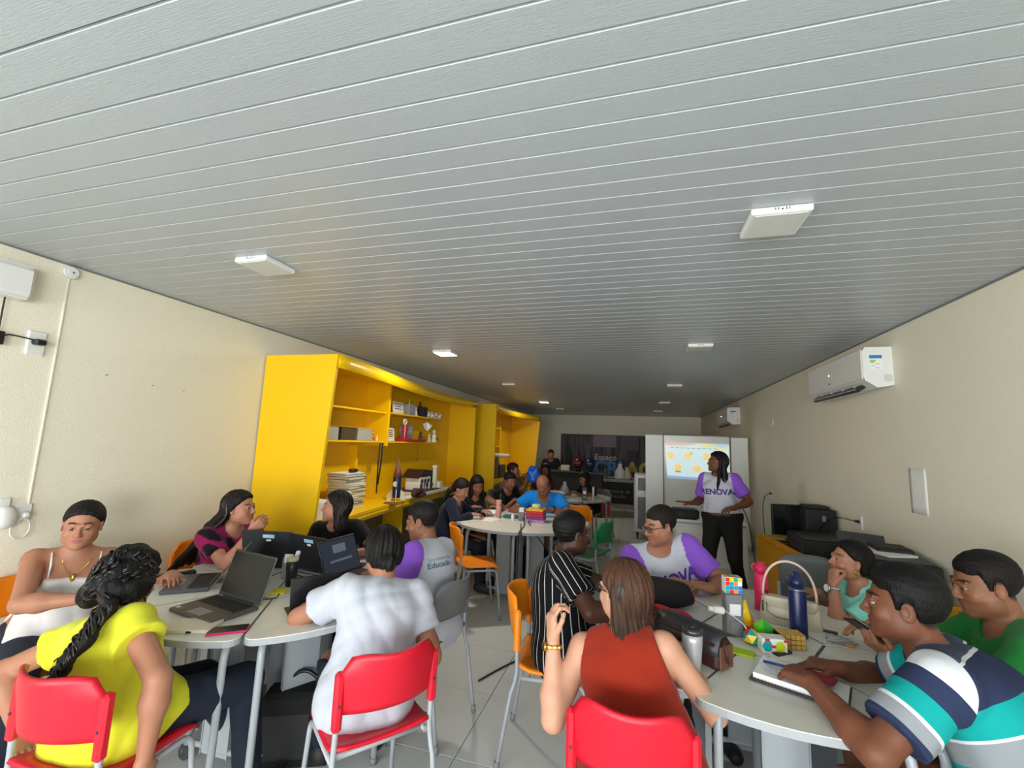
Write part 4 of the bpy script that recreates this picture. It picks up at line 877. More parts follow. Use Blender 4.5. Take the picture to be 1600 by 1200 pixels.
# bag on the floor and its contents under the left tables
t = thing('black_bag', 'black fabric bag standing on the floor under the left table', 'bag', (-1.62, 2.02, 0), math.radians(25))
b = MB(); b.box((0, 0, .17), (.34, .14, .34), b=.02); b.build('bag_body', mat('black_fabric', hexc('#0e0e10'), .9, bump=.3, bscale=120), t); b = MB(); b.tube(bez((-.10, 0, .33), (0, .0, .50), (.10, 0, .33), 8), .010, 8); b.build('handle', m_black, t); b = MB(); b.box((-.05, -.071, .15), (.22, .006, .2), b=.002); b.build('pocket', m_blackm, t)
# ---- middle tables
for k, (h_, m) in enumerate([(.03, mat('lilac_box', hexc('#b48ab8'), .5)), (.028, mat('violet_box', hexc('#7a2f8a'), .5)), (.032, m_redm), (.028, mat('crimson_box', hexc('#c01838'), .5)), (.02, mat('amber_box', hexc('#e8a81c'), .5))]):
    z_ = TZ + [0, .0305, .059, .0915, .12][k]
    simple_box('coloured_box', ['lilac', 'violet', 'red', 'crimson', 'amber'][k] + ' flat box in the colourful pile on the middle table', 'box', (-1.06, 4.84 , z_), (.20 - .004 * k, .17, h_), m, rz=3 - k, group='coloured boxes in the pile')
t = thing('tape_roll', 'roll of pale tape on top of the coloured boxes', 'tape', (-1.06, 4.84, TZ + .1405)); b = MB(); b.lathe([(.028, 0), (.048, 0), (.048, .045), (.028, .045)], 20); b.build('roll', mat('pale_tape', hexc('#c9cc9a'), .5), t)
socket_tower(-1.22, 4.82, 10, .14, 'grey socket tower left of the coloured boxes', m_mgrey)
t = thing('pink_drink_bottle', 'pink patterned drink bottle with a straw on the middle table', 'bottle', (-1.52, 4.92, TZ)); b = MB(); b.lathe([(.03, 0), (.034, .02), (.034, .11), (.028, .14), (.034, .17), (.032, .19)], 16); b.build('bottle_body', mat('pink_pattern', hexc('#c98a86'), .4, var=.35, vscale=30), t); b = MB(); b.tube([(.01, 0, .18), (.02, 0, .26)], .004, 6); b.build('straw', mat('green_straw', hexc('#3f7a50'), .4), t)
bottle(-1.31, 4.78, TZ, .018, .075, m_white, 'tiny white bottle beside the middle socket tower', m_white)
lump('tissue', 'crumpled white tissue on the middle table left of the pink bottle', 'tissue', (-1.62, 5.02, TZ), (.14, .12, .05), m_paper, amp=.5, seed=8)
simple_box('paper_sheets', 'loose white sheets at the left of the middle table', 'papers', (-1.58, 4.72, TZ), (.26, .19, .004), m_paper, rz=-20, bev=.0005)
simple_box('teal_pouch', 'teal and black pouch between the sheets and the socket tower', 'pouch', (-1.36, 4.94, TZ), (.20, .10, .03), mat('teal_fabric', hexc('#1f5f5c'), .8), rz=6, bev=.01)
phone('dark mobile phone at the left edge of the middle table', -1.70, 4.86, TZ, 50, m_black)
lump('black_object', 'small black tool at the right of the coloured boxes', 'tool', (-.84, 4.98, TZ), (.07, .04, .02), m_black, amp=.2)
cable('floor_cable', 'black lead crossing the middle table edge down to the floor', [(-1.20, 4.80, .79), (-1.12, 4.55, .757), (-1.08, 4.20, .757), (-1.07, 4.145, .70), (-1.08, 4.16, .30), (-1.05, 4.1, .01), (-.8, 3.9, .008)], .005, m_black)
# ---- far tables
socket_tower(-.78, 7.05, 10, .20, 'dark grey upright box at the near right of the far tables', m_dgrey)
t = thing('white_tube', 'thin white upright tube at the right edge of the far tables', 'tube', (-.63, 6.90, TZ)); b = MB(); b.lathe([(.014, 0), (.014, .22), (.012, .225)], 10); b.build('tube', m_lit if False else m_white, t)
knotbag(-1.18, 7.62, TZ, .22, m_clear, 'clear crumpled plastic bag on the far tables')
lump('white_scraps', 'white paper scraps and cups on the far tables', 'papers', (-1.30, 7.42, TZ), (.30, .22, .07), m_paper, amp=.6, seed=3)
simple_box('paper_sheets', 'dark magazine and white sheets on the near edge of the far tables', 'papers', (-1.00, 6.98, TZ), (.34, .20, .006), m_paper, rz=-25, bev=.0005)
simple_box('dark_magazine', 'dark magazine on the white sheets on the far tables', 'magazine', (-1.14, 7.04, TZ + .0065), (.22, .15, .006), m_blackm, rz=-30, bev=.0005)
for k in range(3): bottle(-1.42 + .07 * k, 7.22, TZ, .016, .08, m_white, ('leftmost', 'middle', 'rightmost')[k] + ' of three tiny white bottles on the far tables', m_black, 'tiny bottles on the far tables')
simple_box('red_bag', 'small dark red bag hanging behind the white tube on the far chair', 'bag', (-.50, 7.6, .47), (.14, .10, .24), m_redm, bev=.02)
# ---- right table
socket_tower(.435, 2.38, 12, .185, 'grey socket tower on the right table with toy bricks on top', m_mgrey)
t = thing('white_charger', 'white charger plugged into the right socket tower', 'charger', (.37, 2.34, .865)); b = MB(); b.box((0, 0, 0), (.05, .035, .03), b=.007); b.tube([(-.02, 0, 0), (-.045, 0, 0)], .012, 10); b.build('body', m_white, t)
cable('charger_lead', 'white lead hanging from the right socket tower', [(.40, 2.35, .86), (.47, 2.32, .82), (.50, 2.30, .757), (.58, 2.28, .757)], .0025, m_wlead)
cols = [hexc(c) for c in ('#d8261c', '#f3c81c', '#1f7fd0', '#2fa53a', '#e8e8e4', '#f08a1c', '#12a0a8')]
cm = [mat('toy_%s' % n, c, .35, var=.02) for n, c in zip(('red', 'yellow', 'blue', 'green', 'white', 'orange', 'teal'), cols)]
t = thing('puzzle_cube_block', 'upright block of many-coloured toy squares on the socket tower', 'toy', (.435, 2.38, TZ + .1865), math.radians(12)); rs = random.Random(2)
b = MB(); b.box((0, 0, .037), (.075, .048, .072), b=.002); b.build('core', m_white, t)
for fc_ in range(2):
    for i in range(4):
        for j in range(4):
            b = MB()
            if fc_ == 0: b.box((-.028 + .0187 * i, -.0245, .010 + .018 * j), (.0172, .002, .0165))
            else: b.box((-.028 + .0187 * i, (j - 1.5) * .011, .0738), (.0172, .010, .002))
            b.build('square', rs.choice(cm), t)
for j in range(4):
    for i in range(3): b = MB(); b.box((.0380, -.016 + .016 * i, .010 + .018 * j), (.002, .0145, .0165)); b.build('square', rs.choice(cm), t)
def polyhedron(label, x, y, r_, rz, mats_, name, sub=0, tall=1.0, cat='toy'):
    t = thing(name, label, cat, (x, y, TZ + r_ * .80 * tall), math.radians(rz)); bm = bmesh.new(); bmesh.ops.create_icosphere(bm, subdivisions=1, radius=r_); fs = [[v.co.copy() for v in f.verts] for f in bm.faces]; bm.free()
    for i, f in enumerate(fs):
        n_ = (f[1] - f[0]).cross(f[2] - f[0]).normalized(); c = sum(f, Vector()) / 3; g_ = [c + (p - c) * .95 for p in f]; b = MB(); q_ = [p for p in g_] + [p - n_ * .004 for p in g_]
        for p in q_: p.z *= tall
        b.add(q_, [(0, 1, 2), (3, 5, 4), (0, 3, 4, 1), (1, 4, 5, 2), (2, 5, 3, 0)]); b.build('facet', mats_[i % len(mats_)], t)
    return t
polyhedron('round many-coloured faceted toy ball on the right table', .495, 2.295, .038, 10, [cm[6], cm[0], cm[3], cm[1]], 'faceted_ball')
polyhedron('larger light green faceted toy with yellow and orange facets', .565, 2.385, .047, 40, [mat('toy_lime', hexc('#5fd02c'), .35), cm[3], mat('toy_lime', hexc('#5fd02c'), .35), cm[1], cm[5]], 'faceted_star')
t = thing('cone_toy', 'yellow and orange pointed toy behind the faceted ball', 'toy', (.505, 2.46, TZ)); b = MB(); b.lathe([(.04, .04), (.004, .14)], 6); b.build('yellow_cone', cm[1], t); b = MB(); b.lathe([(.042, .015), (.042, .045)], 6); b.build('orange_band', cm[5], t); b = MB(); b.lathe([(.044, 0), (.042, .015)], 6); b.build('dark_base', m_dgrey, t)
t = thing('prism_toy', 'box toy with teal, yellow and red diamond patterns', 'toy', (.565, 2.255, TZ), math.radians(8)); b = MB(); b.box((0, 0, .03), (.10, .06, .06), b=.003); b.build('block', m_white, t)
for k, (x_, m) in enumerate(((-.030, cm[6]), (.020, mat('toy_lime_yellow', hexc('#c8d81c'), .35)))): b = MB(); b.add([(x_ + .022 * math.cos(a), -.0312, .03 + .024 * math.sin(a)) for a in np.linspace(0, 2 * PI, 7)[:-1]], [tuple(range(6))]); b.build('hexagon', m, t)
for x_, z_ in ((-.03, .055), (-.005, .03), (.045, .055), (-.006, .006)): b = MB(); b.box((x_, -.0308, z_), (.018, .001, .010)); b.build('red_patch', cm[0], t)
t = thing('wooden_puzzle', 'yellow wooden puzzle cuboid with a black grid', 'toy', (.655, 2.335, TZ), math.radians(10)); b = MB(); b.box((0, 0, .03), (.104, .066, .06)); b.build('core', m_black, t); m_wood = mat('yellow_wood', hexc('#c9a04c'), .6, var=.25, vscale=20)
for i in range(5):
    for j in range(3): b = MB(); b.box((-.0416 + .0208 * i, -.0325, .010 + .02 * j), (.0185, .006, .0178), b=.001); b.build('wood_cube', m_wood, t)
    for j in range(3): b = MB(); b.box((-.0416 + .0208 * i, -.022 + .022 * j, .0585), (.0185, .0195, .006), b=.001); b.build('wood_cube', m_wood, t)
simple_box('sticky_notes', 'pad of lime green sticky notes on the right table', 'sticky notes', (.435, 2.185, TZ), (.085, .06, .008), mat('sticky_lime', hexc('#a8c820'), .8), rz=-18, bev=.0005)
simple_box('white_card', 'white card lying under the box toy', 'card', (.60, 2.20, TZ), (.12, .07, .003), m_paper, rz=-10, bev=.0005)
# bottles and handbag
t = thing('navy_bottle', 'tall navy blue water bottle in front of the white handbag', 'bottle', (.735, 2.475, TZ)); b = MB(); b.lathe([(.036, 0), (.037, .01), (.037, .20), (.030, .222), (.027, .226)], 22); b.build('bottle_body', m_navy, t)
b = MB(); b.lathe([(.030, .222), (.030, .255), (.020, .262), (.019, .285), (.008, .29)], 20); b.build('cap', m_navy, t); b = MB(); b.tube([(.034 * math.cos(a), .034 * math.sin(a), .212) for a in np.linspace(0, 2 * PI, 21)[:-1]], .003, 6, closed=True); b.build('steel_ring', m_chrome, t)
b = MB(); b.tube(bez((-.028, 0, .225), (-.06, 0, .25), (-.025, 0, .272), 8), .004, 6); b.build('carry_loop', m_navy, t)
t = thing('pink_bottle', 'bright pink water bottle behind the white handbag handle', 'bottle', (.66, 2.80, TZ), 0); m_hot = mat('hot_pink', hexc('#e0245c'), .45)
b = MB(); b.lathe([(.034, 0), (.035, .015), (.034, .17), (.026, .20)], 20); b.build('bottle_body', m_hot, t); b = MB(); b.lathe([(.029, .19), (.030, .225), (.020, .232), (.016, .25)], 18); b.build('cap', m_hot, t); b = MB(); b.tube(bez((-.028, 0, .20), (-.065, 0, .225), (-.02, 0, .24), 8), .004, 6); b.build('carry_loop', m_hot, t)
b = MB(); b.box((.01, -.0355, .09), (.03, .002, .05)); b.build('print', mat('pink_print', hexc('#b81848'), .5), t)
m_leather = mat('cream_leather', hexc('#c2b8a2'), .5, bump=.2, bscale=120)
t = thing('white_handbag', 'cream handbag with an arched handle behind the navy bottle', 'handbag', (.745, 2.63, TZ), math.radians(-14))
b = MB(); b.grid(lambda u, v: (math.copysign(abs(math.cos(2 * PI * u)) ** .45, math.cos(2 * PI * u)) * (.135 - .012 * v), math.copysign(abs(math.sin(2 * PI * u)) ** .6, math.sin(2 * PI * u)) * (.055 - .022 * v), .118 * v), 40, 8); b.box((0, 0, .114), (.235, .06, .010), b=.004); b.build('bag_body', m_leather, t)
b = MB(); b.grid(lambda u, v: ((u - .5) * .225 * (1 - .25 * max(0, v - .55) / .45 * abs(2 * u - 1)), .045 * math.cos(v * 1.35) * (-1) - .012 * (v ** .5), .128 - .090 * v ** 1.4 + .012 * (2 * u - 1) ** 2 * v), 14, 8, .004); b.build('flap', m_leather, t)
b = MB(); b.tube([(-.118, -.035, .05), (-.118, -.042, .10)], .004, 6); b.tube([(-.10, -.045, .118), (-.10, -.050, .055), (-.06, -.052, .035), (.06, -.052, .033)], .0018, 5); b.build('dark_piping', m_dgrey, t)
b = MB(); b.tube([(-.115, 0, .11)] + [(.0 - .115 * math.cos(a), 0, .115 + .185 * math.sin(a) ** .8) for a in np.linspace(.12, PI - .12, 18)] + [(.115, 0, .11)], .006, 8); b.build('handle', mat('pale_handle', hexc('#dcc4b0'), .5), t)
# satchel, tumbler, notebook
t = thing('brown_satchel', 'dark grey flap satchel with brown leather sides on the right table', 'bag', (.225, 2.10, TZ), math.radians(-42))
m_br = mat('brown_leather', hexc('#3b1c16'), .5, bump=.2, bscale=90); b = MB(); b.box((0, 0, .055), (.30, .10, .11), b=.015); b.build('bag_body', m_br, t)
b = MB(); b.grid(lambda u, v: (-.152 + .304 * u, -.062 + .13 * v, .116 + .014 * math.sin(PI * v) - .055 * max(0, .22 - v) / .22), 6, 12, .007); b.build('flap', mat('charcoal_leather', hexc('#2b2c2f'), .45, bump=.15, bscale=90), t)
b = MB(); b.box((.153, 0, .05), (.006, .085, .085), b=.002); b.build('side_panel', mat('tan_leather', hexc('#6a4432'), .55), t); b = MB(); b.tube([(.150, -.03, .11), (.175, -.035, .10), (.18, -.03, .05), (.165, 0, .03)], .005, 6); b.build('strap', m_br, t)
t = thing('steel_tumbler', 'white steel tumbler with a dark clear lid beside the satchel', 'tumbler', (.205, 1.90, TZ)); b = MB(); b.lathe([(.028, .01), (.031, .05), (.037, .13), (.038, .16)], 22); b.build('cup_body', mat('tumbler_white', hexc('#a9aaad'), .3, .3), t); b = MB(); b.lathe([(.0275, 0), (.0285, .012)], 20); b.build('steel_base', m_chrome, t)
b = MB(); b.lathe([(.040, .158), (.040, .172), (.034, .178)], 22); b.build('lid', mat('smoky_lid', hexc('#3a3b3d'), .15, trans=.3), t); b = MB(); b.box((0, 0, .182), (.02, .035, .010), b=.003); b.build('lid_slider', m_black, t)
m_bf = mat('black_fabric', hexc('#0e0e10'), .9)
lump('black_backpack', 'black soft bag lying on the table before the man with glasses', 'bag', (.10, 2.70, TZ), (.40, .28, .115), m_bf, rz=-8, amp=.10, seed=6)
lump('red_pouch', 'red cloth pouch behind the satchel', 'pouch', (.15, 2.42, TZ), (.22, .14, .06), mat('red_fabric', hexc('#c0142c'), .8), rz=-25, amp=.2, seed=2)
t = thing('spiral_notebook', 'open spiral notebook with a thick pad of written pages under his hands', 'notebook', (.585, 1.985, TZ), math.radians(-24))
b = MB(); b.box((0, 0, .003), (.30, .20, .004), b=.001); b.build('cover', m_dgrey, t); b = MB(); b.box((-.04, .006, .016), (.20, .18, .020), b=.002); b.build('page_block', m_paper, t); b = MB(); b.box((.10, .0, .010), (.09, .18, .008), b=.001); b.build('page_block', m_paper, t)
for k in range(26): b = MB(); b.tube([(-.14 + .011 * k, -.100 + .006 * math.cos(a), .008 + .007 * math.sin(a)) for a in np.linspace(0, 2 * PI, 9)[:-1]], .0012, 4, closed=True); b.build('spiral_ring', m_dgrey, t)
b = MB()
for k in range(9): b.box((-.06, .075 - .016 * k, .0265), (.12 - .02 * (k % 3), .0012, .0004))
b.build('handwriting', mat('ink_blue', hexc('#3c4a7a'), .8), t)
t = thing('pen', 'blue pen on the open notebook, at his fingers', 'pen', (.545, 2.02, .789), math.radians(-20)); b = MB(); b.tube([(-.07, 0, 0), (.05, 0, .004)], .005, 8); b.tube([(.05, 0, .004), (.075, 0, .005)], [.004, .0025], 8); b.build('barrel', mat('pen_blue', hexc('#1c2a7a'), .35), t)
simple_box('red_wallet', 'small red wallet under his hand on the notebook', 'wallet', (.655, 1.985, .7785), (.09, .05, .016), mat('wallet_red', hexc('#8e1420'), .5), rz=-35, bev=.005)
lump('sweet_wrapper', 'crinkled clear sweet wrapper with an orange sweet', 'wrapper', (.895, 2.47, TZ), (.10, .06, .022), m_clear, amp=.5, seed=7)
lump('orange_sweet', 'orange sweet lying beside the wrapper on the right table', 'sweet', (.915, 2.42, TZ), (.03, .02, .014), mat('toy_orange', cols[5], .35), amp=.1)
simple_box('navy_card', 'small navy card on the right table near the woman in mint', 'card', (.90, 2.585, TZ), (.06, .035, .004), m_navy, rz=-20, bev=.0005)
cable('white_lead', 'thin white lead along the joint of the right tables', [(.80, 2.40, .754), (.88, 2.41, .754), (.98, 2.38, .754), (1.08, 2.34, .754)], .002, m_wlead)
simple_box('small_black_stand', 'small black stand at the centre joint of the right tables', 'stand', (.60, 2.235, TZ), (.09, .025, .012), m_black, rz=40, bev=.003)
simple_box('paper_on_floor', 'cardboard sheet corner seen under the right table', 'cardboard', (.40, 1.52, .28), (.34, .24, .012), m_cream, rz=-10, bev=.001)
# ================================================================ people: smooth signed-distance bodies meshed with surface nets
f32 = np.float32
def V3(*a): return np.array(a, float)
def nrm(v): v = np.asarray(v, float); return v / (np.linalg.norm(v) + 1e-12)
class Field:
    """list of primitives (union, smooth), cuts and subtractions, evaluated on a box"""
    def __init__(s): s.p = []
    def cap(s, a, b, ra, rb, k=.02, sq=None, op='u', side=None):
        s.p.append(('cap', V3(*a), V3(*b), ra, rb, k, sq, op)); return s
    def ell(s, c, r, R=None, k=.02, op='u'):
        s.p.append(('ell', V3(*c), V3(*r), np.eye(3) if R is None else np.array(R, float), None, k, None, op)); return s
    def plane(s, p, n): s.p.append(('pln', V3(*p), nrm(n), 0, 0, 0, None, 'i')); return s
    def disp(s, fn): s.p.append(('dsp', fn, None, 0, 0, 0, None, 'd')); return s
    def bounds(s):
        lo = V3(9, 9, 9); hi = -lo
        for q in s.p:
            if q[7] != 'u': continue
            a, b = s._bb(q); lo = np.minimum(lo, a); hi = np.maximum(hi, b)
        return lo, hi
    def _bb(s, q):
        if q[0] == 'cap':
            m = max(q[3], q[4]); e = 1.0 if q[6] is None else 1 / q[6][1]
            return np.minimum(q[1], q[2]) - m * e, np.maximum(q[1], q[2]) + m * e
        if q[0] == 'ell': m = np.abs(q[3].T) @ q[2] if False else np.sqrt((q[3] ** 2) @ (q[2] ** 2)); return q[1] - m, q[1] + m
    def ev(s, X, Y, Z, q):
        if q[0] == 'cap':
            _, a, b, ra, rb, k, sq, op = q
            px, py, pz = X - f32(a[0]), Y - f32(a[1]), Z - f32(a[2]); ab = (b - a).astype(float)
            if sq is not None:   # squash: widen along direction n (distance there counts less)
                n_, f_ = sq; dn = px * f32(n_[0]) + py * f32(n_[1]) + pz * f32(n_[2]); g = f32(f_ - 1)
                px = px + g * dn * f32(n_[0]); py = py + g * dn * f32(n_[1]); pz = pz + g * dn * f32(n_[2])
                an = float(ab @ n_); ab = ab + (f_ - 1) * an * np.asarray(n_)
            L2 = float(ab @ ab) + 1e-9
            t = np.clip((px * f32(ab[0]) + py * f32(ab[1]) + pz * f32(ab[2])) / f32(L2), 0, 1)
            dx = px - t * f32(ab[0]); dy = py - t * f32(ab[1]); dz = pz - t * f32(ab[2])
            return np.sqrt(dx * dx + dy * dy + dz * dz) - (f32(ra) + f32(rb - ra) * t)
        if q[0] == 'ell':
            _, c, r, R, _, k, _, op = q
            px, py, pz = X - f32(c[0]), Y - f32(c[1]), Z - f32(c[2]); u = []
            for i in range(3): u.append(px * f32(R[0, i]) + py * f32(R[1, i]) + pz * f32(R[2, i]))
            k0 = np.sqrt(sum((u[i] / f32(r[i])) ** 2 for i in range(3))); k1 = np.sqrt(sum((u[i] / f32(r[i] ** 2)) ** 2 for i in range(3))) + f32(1e-6)
            return k0 * (k0 - 1) / k1
    def grid(s, lo, hi, h):
        n = np.maximum(np.ceil((hi - lo) / h).astype(int) + 1, 3); d = np.full(n, .2, f32)
        ax = [(lo[i] + h * np.arange(n[i])).astype(f32) for i in range(3)]
        for q in s.p:
            if q[7] == 'i':
                e = (ax[0][:, None, None] - f32(q[1][0])) * f32(q[2][0]) + (ax[1][None, :, None] - f32(q[1][1])) * f32(q[2][1]) + (ax[2][None, None, :] - f32(q[1][2])) * f32(q[2][2])
                d = np.maximum(d, e); continue
            if q[7] == 'd':
                m = np.abs(d) < .03
                ii = np.nonzero(m); P = np.stack([ax[0][ii[0]], ax[1][ii[1]], ax[2][ii[2]]], 1); d[ii] += q[1](P).astype(f32); continue
            a, b = s._bb(q); mg = q[5] + 3 * h
            i0 = [max(0, int((a[i] - mg - lo[i]) / h)) for i in range(3)]; i1 = [min(n[i], int((b[i] + mg - lo[i]) / h) + 2) for i in range(3)]
            if any(i0[i] >= i1[i] for i in range(3)): continue
            sl = tuple(slice(i0[i], i1[i]) for i in range(3))
            e = s.ev(ax[0][sl[0]][:, None, None], ax[1][sl[1]][None, :, None], ax[2][sl[2]][None, None, :], q); o = d[sl]
            if q[7] == 'u':
                k = f32(q[5])
                if k > 0: hh = np.maximum(k - np.abs(o - e), 0) / k; d[sl] = np.minimum(o, e) - hh * hh * k * f32(.25)
                else: d[sl] = np.minimum(o, e)
            else:
                k = f32(max(q[5], 1e-4)); e = -e; hh = np.maximum(k - np.abs(o - e), 0) / k; d[sl] = np.maximum(o, e) + hh * hh * k * f32(.25)
        return d
def nets(d, lo, h):
    s = d < 0
    c = sum(s[i:s.shape[0] - 1 + i, j:s.shape[1] - 1 + j, k:s.shape[2] - 1 + k].astype(np.int8) for i in (0, 1) for j in (0, 1) for k in (0, 1))
    act = (c > 0) & (c < 8); ii = np.argwhere(act); N_ = len(ii)
    if N_ == 0: return np.zeros((0, 3)), np.zeros((0, 4), int)
    idx = np.full(act.shape, -1, np.int32); idx[act] = np.arange(N_)
    acc = np.zeros((N_, 3)); cnt = np.zeros(N_)
    for a in range(3):
        for u in (0, 1):
            for v in (0, 1):
                o = [0, 0, 0]; o[(a + 1) % 3] = u; o[(a + 2) % 3] = v; p = list(o); p[a] = 1
                da = d[ii[:, 0] + o[0], ii[:, 1] + o[1], ii[:, 2] + o[2]]; db = d[ii[:, 0] + p[0], ii[:, 1] + p[1], ii[:, 2] + p[2]]
                m = (da < 0) != (db < 0); t = da[m] / (da[m] - db[m]); q = np.tile(np.array(o, float), (m.sum(), 1)); q[:, a] = t
                acc[m] += q; cnt[m] += 1
    V = lo + h * (ii + acc / cnt[:, None]); F = []
    for a in range(3):
        b, c_ = (a + 1) % 3, (a + 2) % 3
        sl0 = [slice(None)] * 3; sl1 = [slice(None)] * 3; sl0[a] = slice(0, -1); sl1[a] = slice(1, None)
        s0 = s[tuple(sl0)]; ch = s0 != s[tuple(sl1)]; e = np.argwhere(ch); fl_ = s0[tuple(e.T)]
        ok = (e[:, b] > 0) & (e[:, c_] > 0) & (e[:, b] < s.shape[b] - 1) & (e[:, c_] < s.shape[c_] - 1) ; e = e[ok]; fl_ = fl_[ok]
        def at(db, dc): q = e.copy(); q[:, b] -= db; q[:, c_] -= dc; return idx[q[:, 0], q[:, 1], q[:, 2]]
        Q = np.stack([at(1, 1), at(0, 1), at(0, 0), at(1, 0)], 1); Q[~fl_] = Q[~fl_][:, ::-1]; F.append(Q)
    F = np.concatenate(F); return V, F[(F >= 0).all(1)]
def field_mesh(fd, h, fine=(), pad=.02):
    """coarse mesh of the whole field with finer boxes; fine = [(lo, hi, h)]"""
    lo, hi = fd.bounds(); lo = lo - pad; hi = hi + pad; Vs = []; Fs = []; n = 0
    V, F = nets(fd.grid(lo, hi, h), lo, h)
    for a, b, hf in fine:
        ins = ((V > a + h * .55) & (V < b - h * .55)).all(1); F = F[~ins[F].all(1)]
    Vs.append(V); Fs.append(F); n = len(V)
    for a, b, hf in fine:
        V2, F2 = nets(fd.grid(a, b, hf), a, hf); Vs.append(V2); Fs.append(F2 + n); n += len(V2)
    return np.concatenate(Vs), np.concatenate(Fs)
def to_obj(name, V, F, m, parent, off, attrs=None, smooth=True):
    used = np.zeros(len(V), bool); used[F.ravel()] = True; rm = np.cumsum(used) - 1; F = rm[F]; W = V[used]
    me = bpy.data.meshes.new(name); me.vertices.add(len(W)); me.vertices.foreach_set('co', (W - off).astype(f32).ravel())
    me.loops.add(F.size); me.loops.foreach_set('vertex_index', F.ravel().astype(np.int32)); me.polygons.add(len(F))
    me.polygons.foreach_set('loop_start', np.arange(0, F.size, 4, dtype=np.int32)); me.polygons.foreach_set('use_smooth', np.ones(len(F), bool))
    me.update(calc_edges=True)
    if attrs:
        for k, (ty, arr) in attrs.items():
            arr = arr[used]
            if ty == 'c':
                a = me.color_attributes.new(k, 'FLOAT_COLOR', 'POINT'); a.data.foreach_set('color', np.concatenate([arr, np.ones((len(arr), 1))], 1).astype(f32).ravel())
            else:
                a = me.attributes.new(k, 'FLOAT', 'POINT'); a.data.foreach_set('value', arr.astype(f32))
    me.materials.append(m); o = bpy.data.objects.new(name, me); COL.objects.link(o)
    if parent is not None: o.parent = parent
    return o
def rotm(yaw, pitch, roll):
    """columns: right, forward, up"""
    y, p, r = map(math.radians, (yaw, pitch, roll)); f = V3(math.cos(y) * math.cos(p), math.sin(y) * math.cos(p), math.sin(p))
    rt = V3(math.sin(y), -math.cos(y), 0); u = np.cross(rt, f)
    rt2 = rt * math.cos(r) + u * math.sin(r); u2 = np.cross(rt2, f); return np.stack([rt2, f, u2], 1)
def ik(a, b, L1, L2, pole):
    a = V3(*a); b = V3(*b); d = b - a; D = np.linalg.norm(d)
    if D > (L1 + L2) * .995: b = a + d / D * (L1 + L2) * .995; d = b - a; D = (L1 + L2) * .995
    u = d / D; x = (L1 * L1 - L2 * L2 + D * D) / (2 * D); hgt = math.sqrt(max(0, L1 * L1 - x * x)); p = nrm(pole); p = p - u * (p @ u)
    return a + u * x + nrm(p) * hgt, b
def folds(seed, amp, sc=1.0):
    r = np.random.RandomState(seed); K = r.randn(6, 3); K /= np.linalg.norm(K, axis=1)[:, None]; W = r.uniform(32, 85, 6) * sc; ph = r.uniform(0, 6, 6)
    def fn(P):
        w_ = .9 * np.sin(P @ (K[0] * 9 * sc) + ph[0]) + .9 * np.sin(P @ (K[1] * 13 * sc) + ph[1]); o = 0
        for i in range(6): o = o + (1 - 2 * np.abs(np.sin(.5 * (P @ (K[i] * W[i])) + ph[i] + 1.3 * w_))) / (1 + .35 * i)
        return amp * o * .45
    return fn
def hand(fd, w, d, n, side, pose, s):
    """w wrist, d direction of the palm, n the way the palm faces, side +1 right hand, -1 left; adds prims, returns its box"""
    d = nrm(d); n = np.asarray(n, float); n = nrm(n - d * (n @ d)); lat = np.cross(d, n) * side   # towards the index finger
    C = {'relaxed': (22, 32, 20), 'flat': (4, 7, 5), 'half': (42, 58, 35), 'fist': (72, 92, 55), 'pen': (45, 50, 25), 'open': (-4, 10, 8)}[pose]
    pts = [w]
    base = [( .030, .088), (.010, .092), (-.010, .088), (-.029, .080)]; ln = [(.042, .026, .021), (.047, .029, .022), (.043, .027, .021), (.034, .020, .019)]
    rr = [.0088, .0090, .0086, .0076]
    for i, ((lx, ly), (a, b, c)) in enumerate(zip(base, ln)):
        k0 = w + d * .012 * s + lat * lx * .55 * s; k = w + d * ly * s + lat * lx * s
        fd.cap(k0, k, .0155 * s, .0125 * s, .016); p = k; ang = 0; dd = d + lat * lx * 1.6; dd = nrm(dd)
        cur = list(C)
        if pose == 'pen' and i == 0: cur = [25, 35, 15]
        if pose == 'relaxed': cur = [C[0] + 6 * i, C[1] + 5 * i, C[2]]
        for L_, cu, r0 in zip((a, b, c), cur, (1.0, .93, .86)):
            ang += math.radians(cu); v = dd * math.cos(ang) + n * math.sin(ang); q = p + v * L_ * s
            fd.cap(p, q, rr[i] * r0 * s, rr[i] * r0 * .93 * s, .004); p = q; pts.append(q)
    t0 = w + d * .022 * s + lat * .022 * s; tc = {'fist': .9, 'half': .6, 'pen': .8}.get(pose, .25)
    v = nrm(d * .72 + lat * .70 + n * .25); p = t0 + v * .042 * s; fd.cap(t0, p, .0165 * s, .0125 * s, .014); pts.append(p)
    v = nrm(d * .9 + lat * (.45 - tc * .7) + n * (.2 + tc * .6)); q = p + v * .032 * s; fd.cap(p, q, .0108 * s, .0098 * s, .005)
    v = nrm(d * .95 + lat * (.2 - tc * .8) + n * (.2 + tc * .7)); e = q + v * .025 * s; fd.cap(q, e, .0098 * s, .0082 * s, .004); pts += [q, e]
    pts = np.array(pts); return pts.min(0) - .02, pts.max(0) + .02
M_SKIN = attr_mat('skin', .5, bump=.12, bscale=220, var=.05, vscale=40, spec=.35)
MATS['skin'].node_tree.nodes['Principled BSDF'].inputs['Subsurface Weight'].default_value = 0.06
MATS['skin'].node_tree.nodes['Principled BSDF'].inputs['Subsurface Radius'].default_value = (.02, .008, .004)
M_HAIR = attr_mat('hair', .62, bump=.9, bscale=150, stretch=(1, 1, .25), var=.45, vscale=110, spec=.25)
M_CLOTH = attr_mat('cloth', .85, bump=.2, bscale=500, var=.04, vscale=12, spec=.2, sheen=.1)
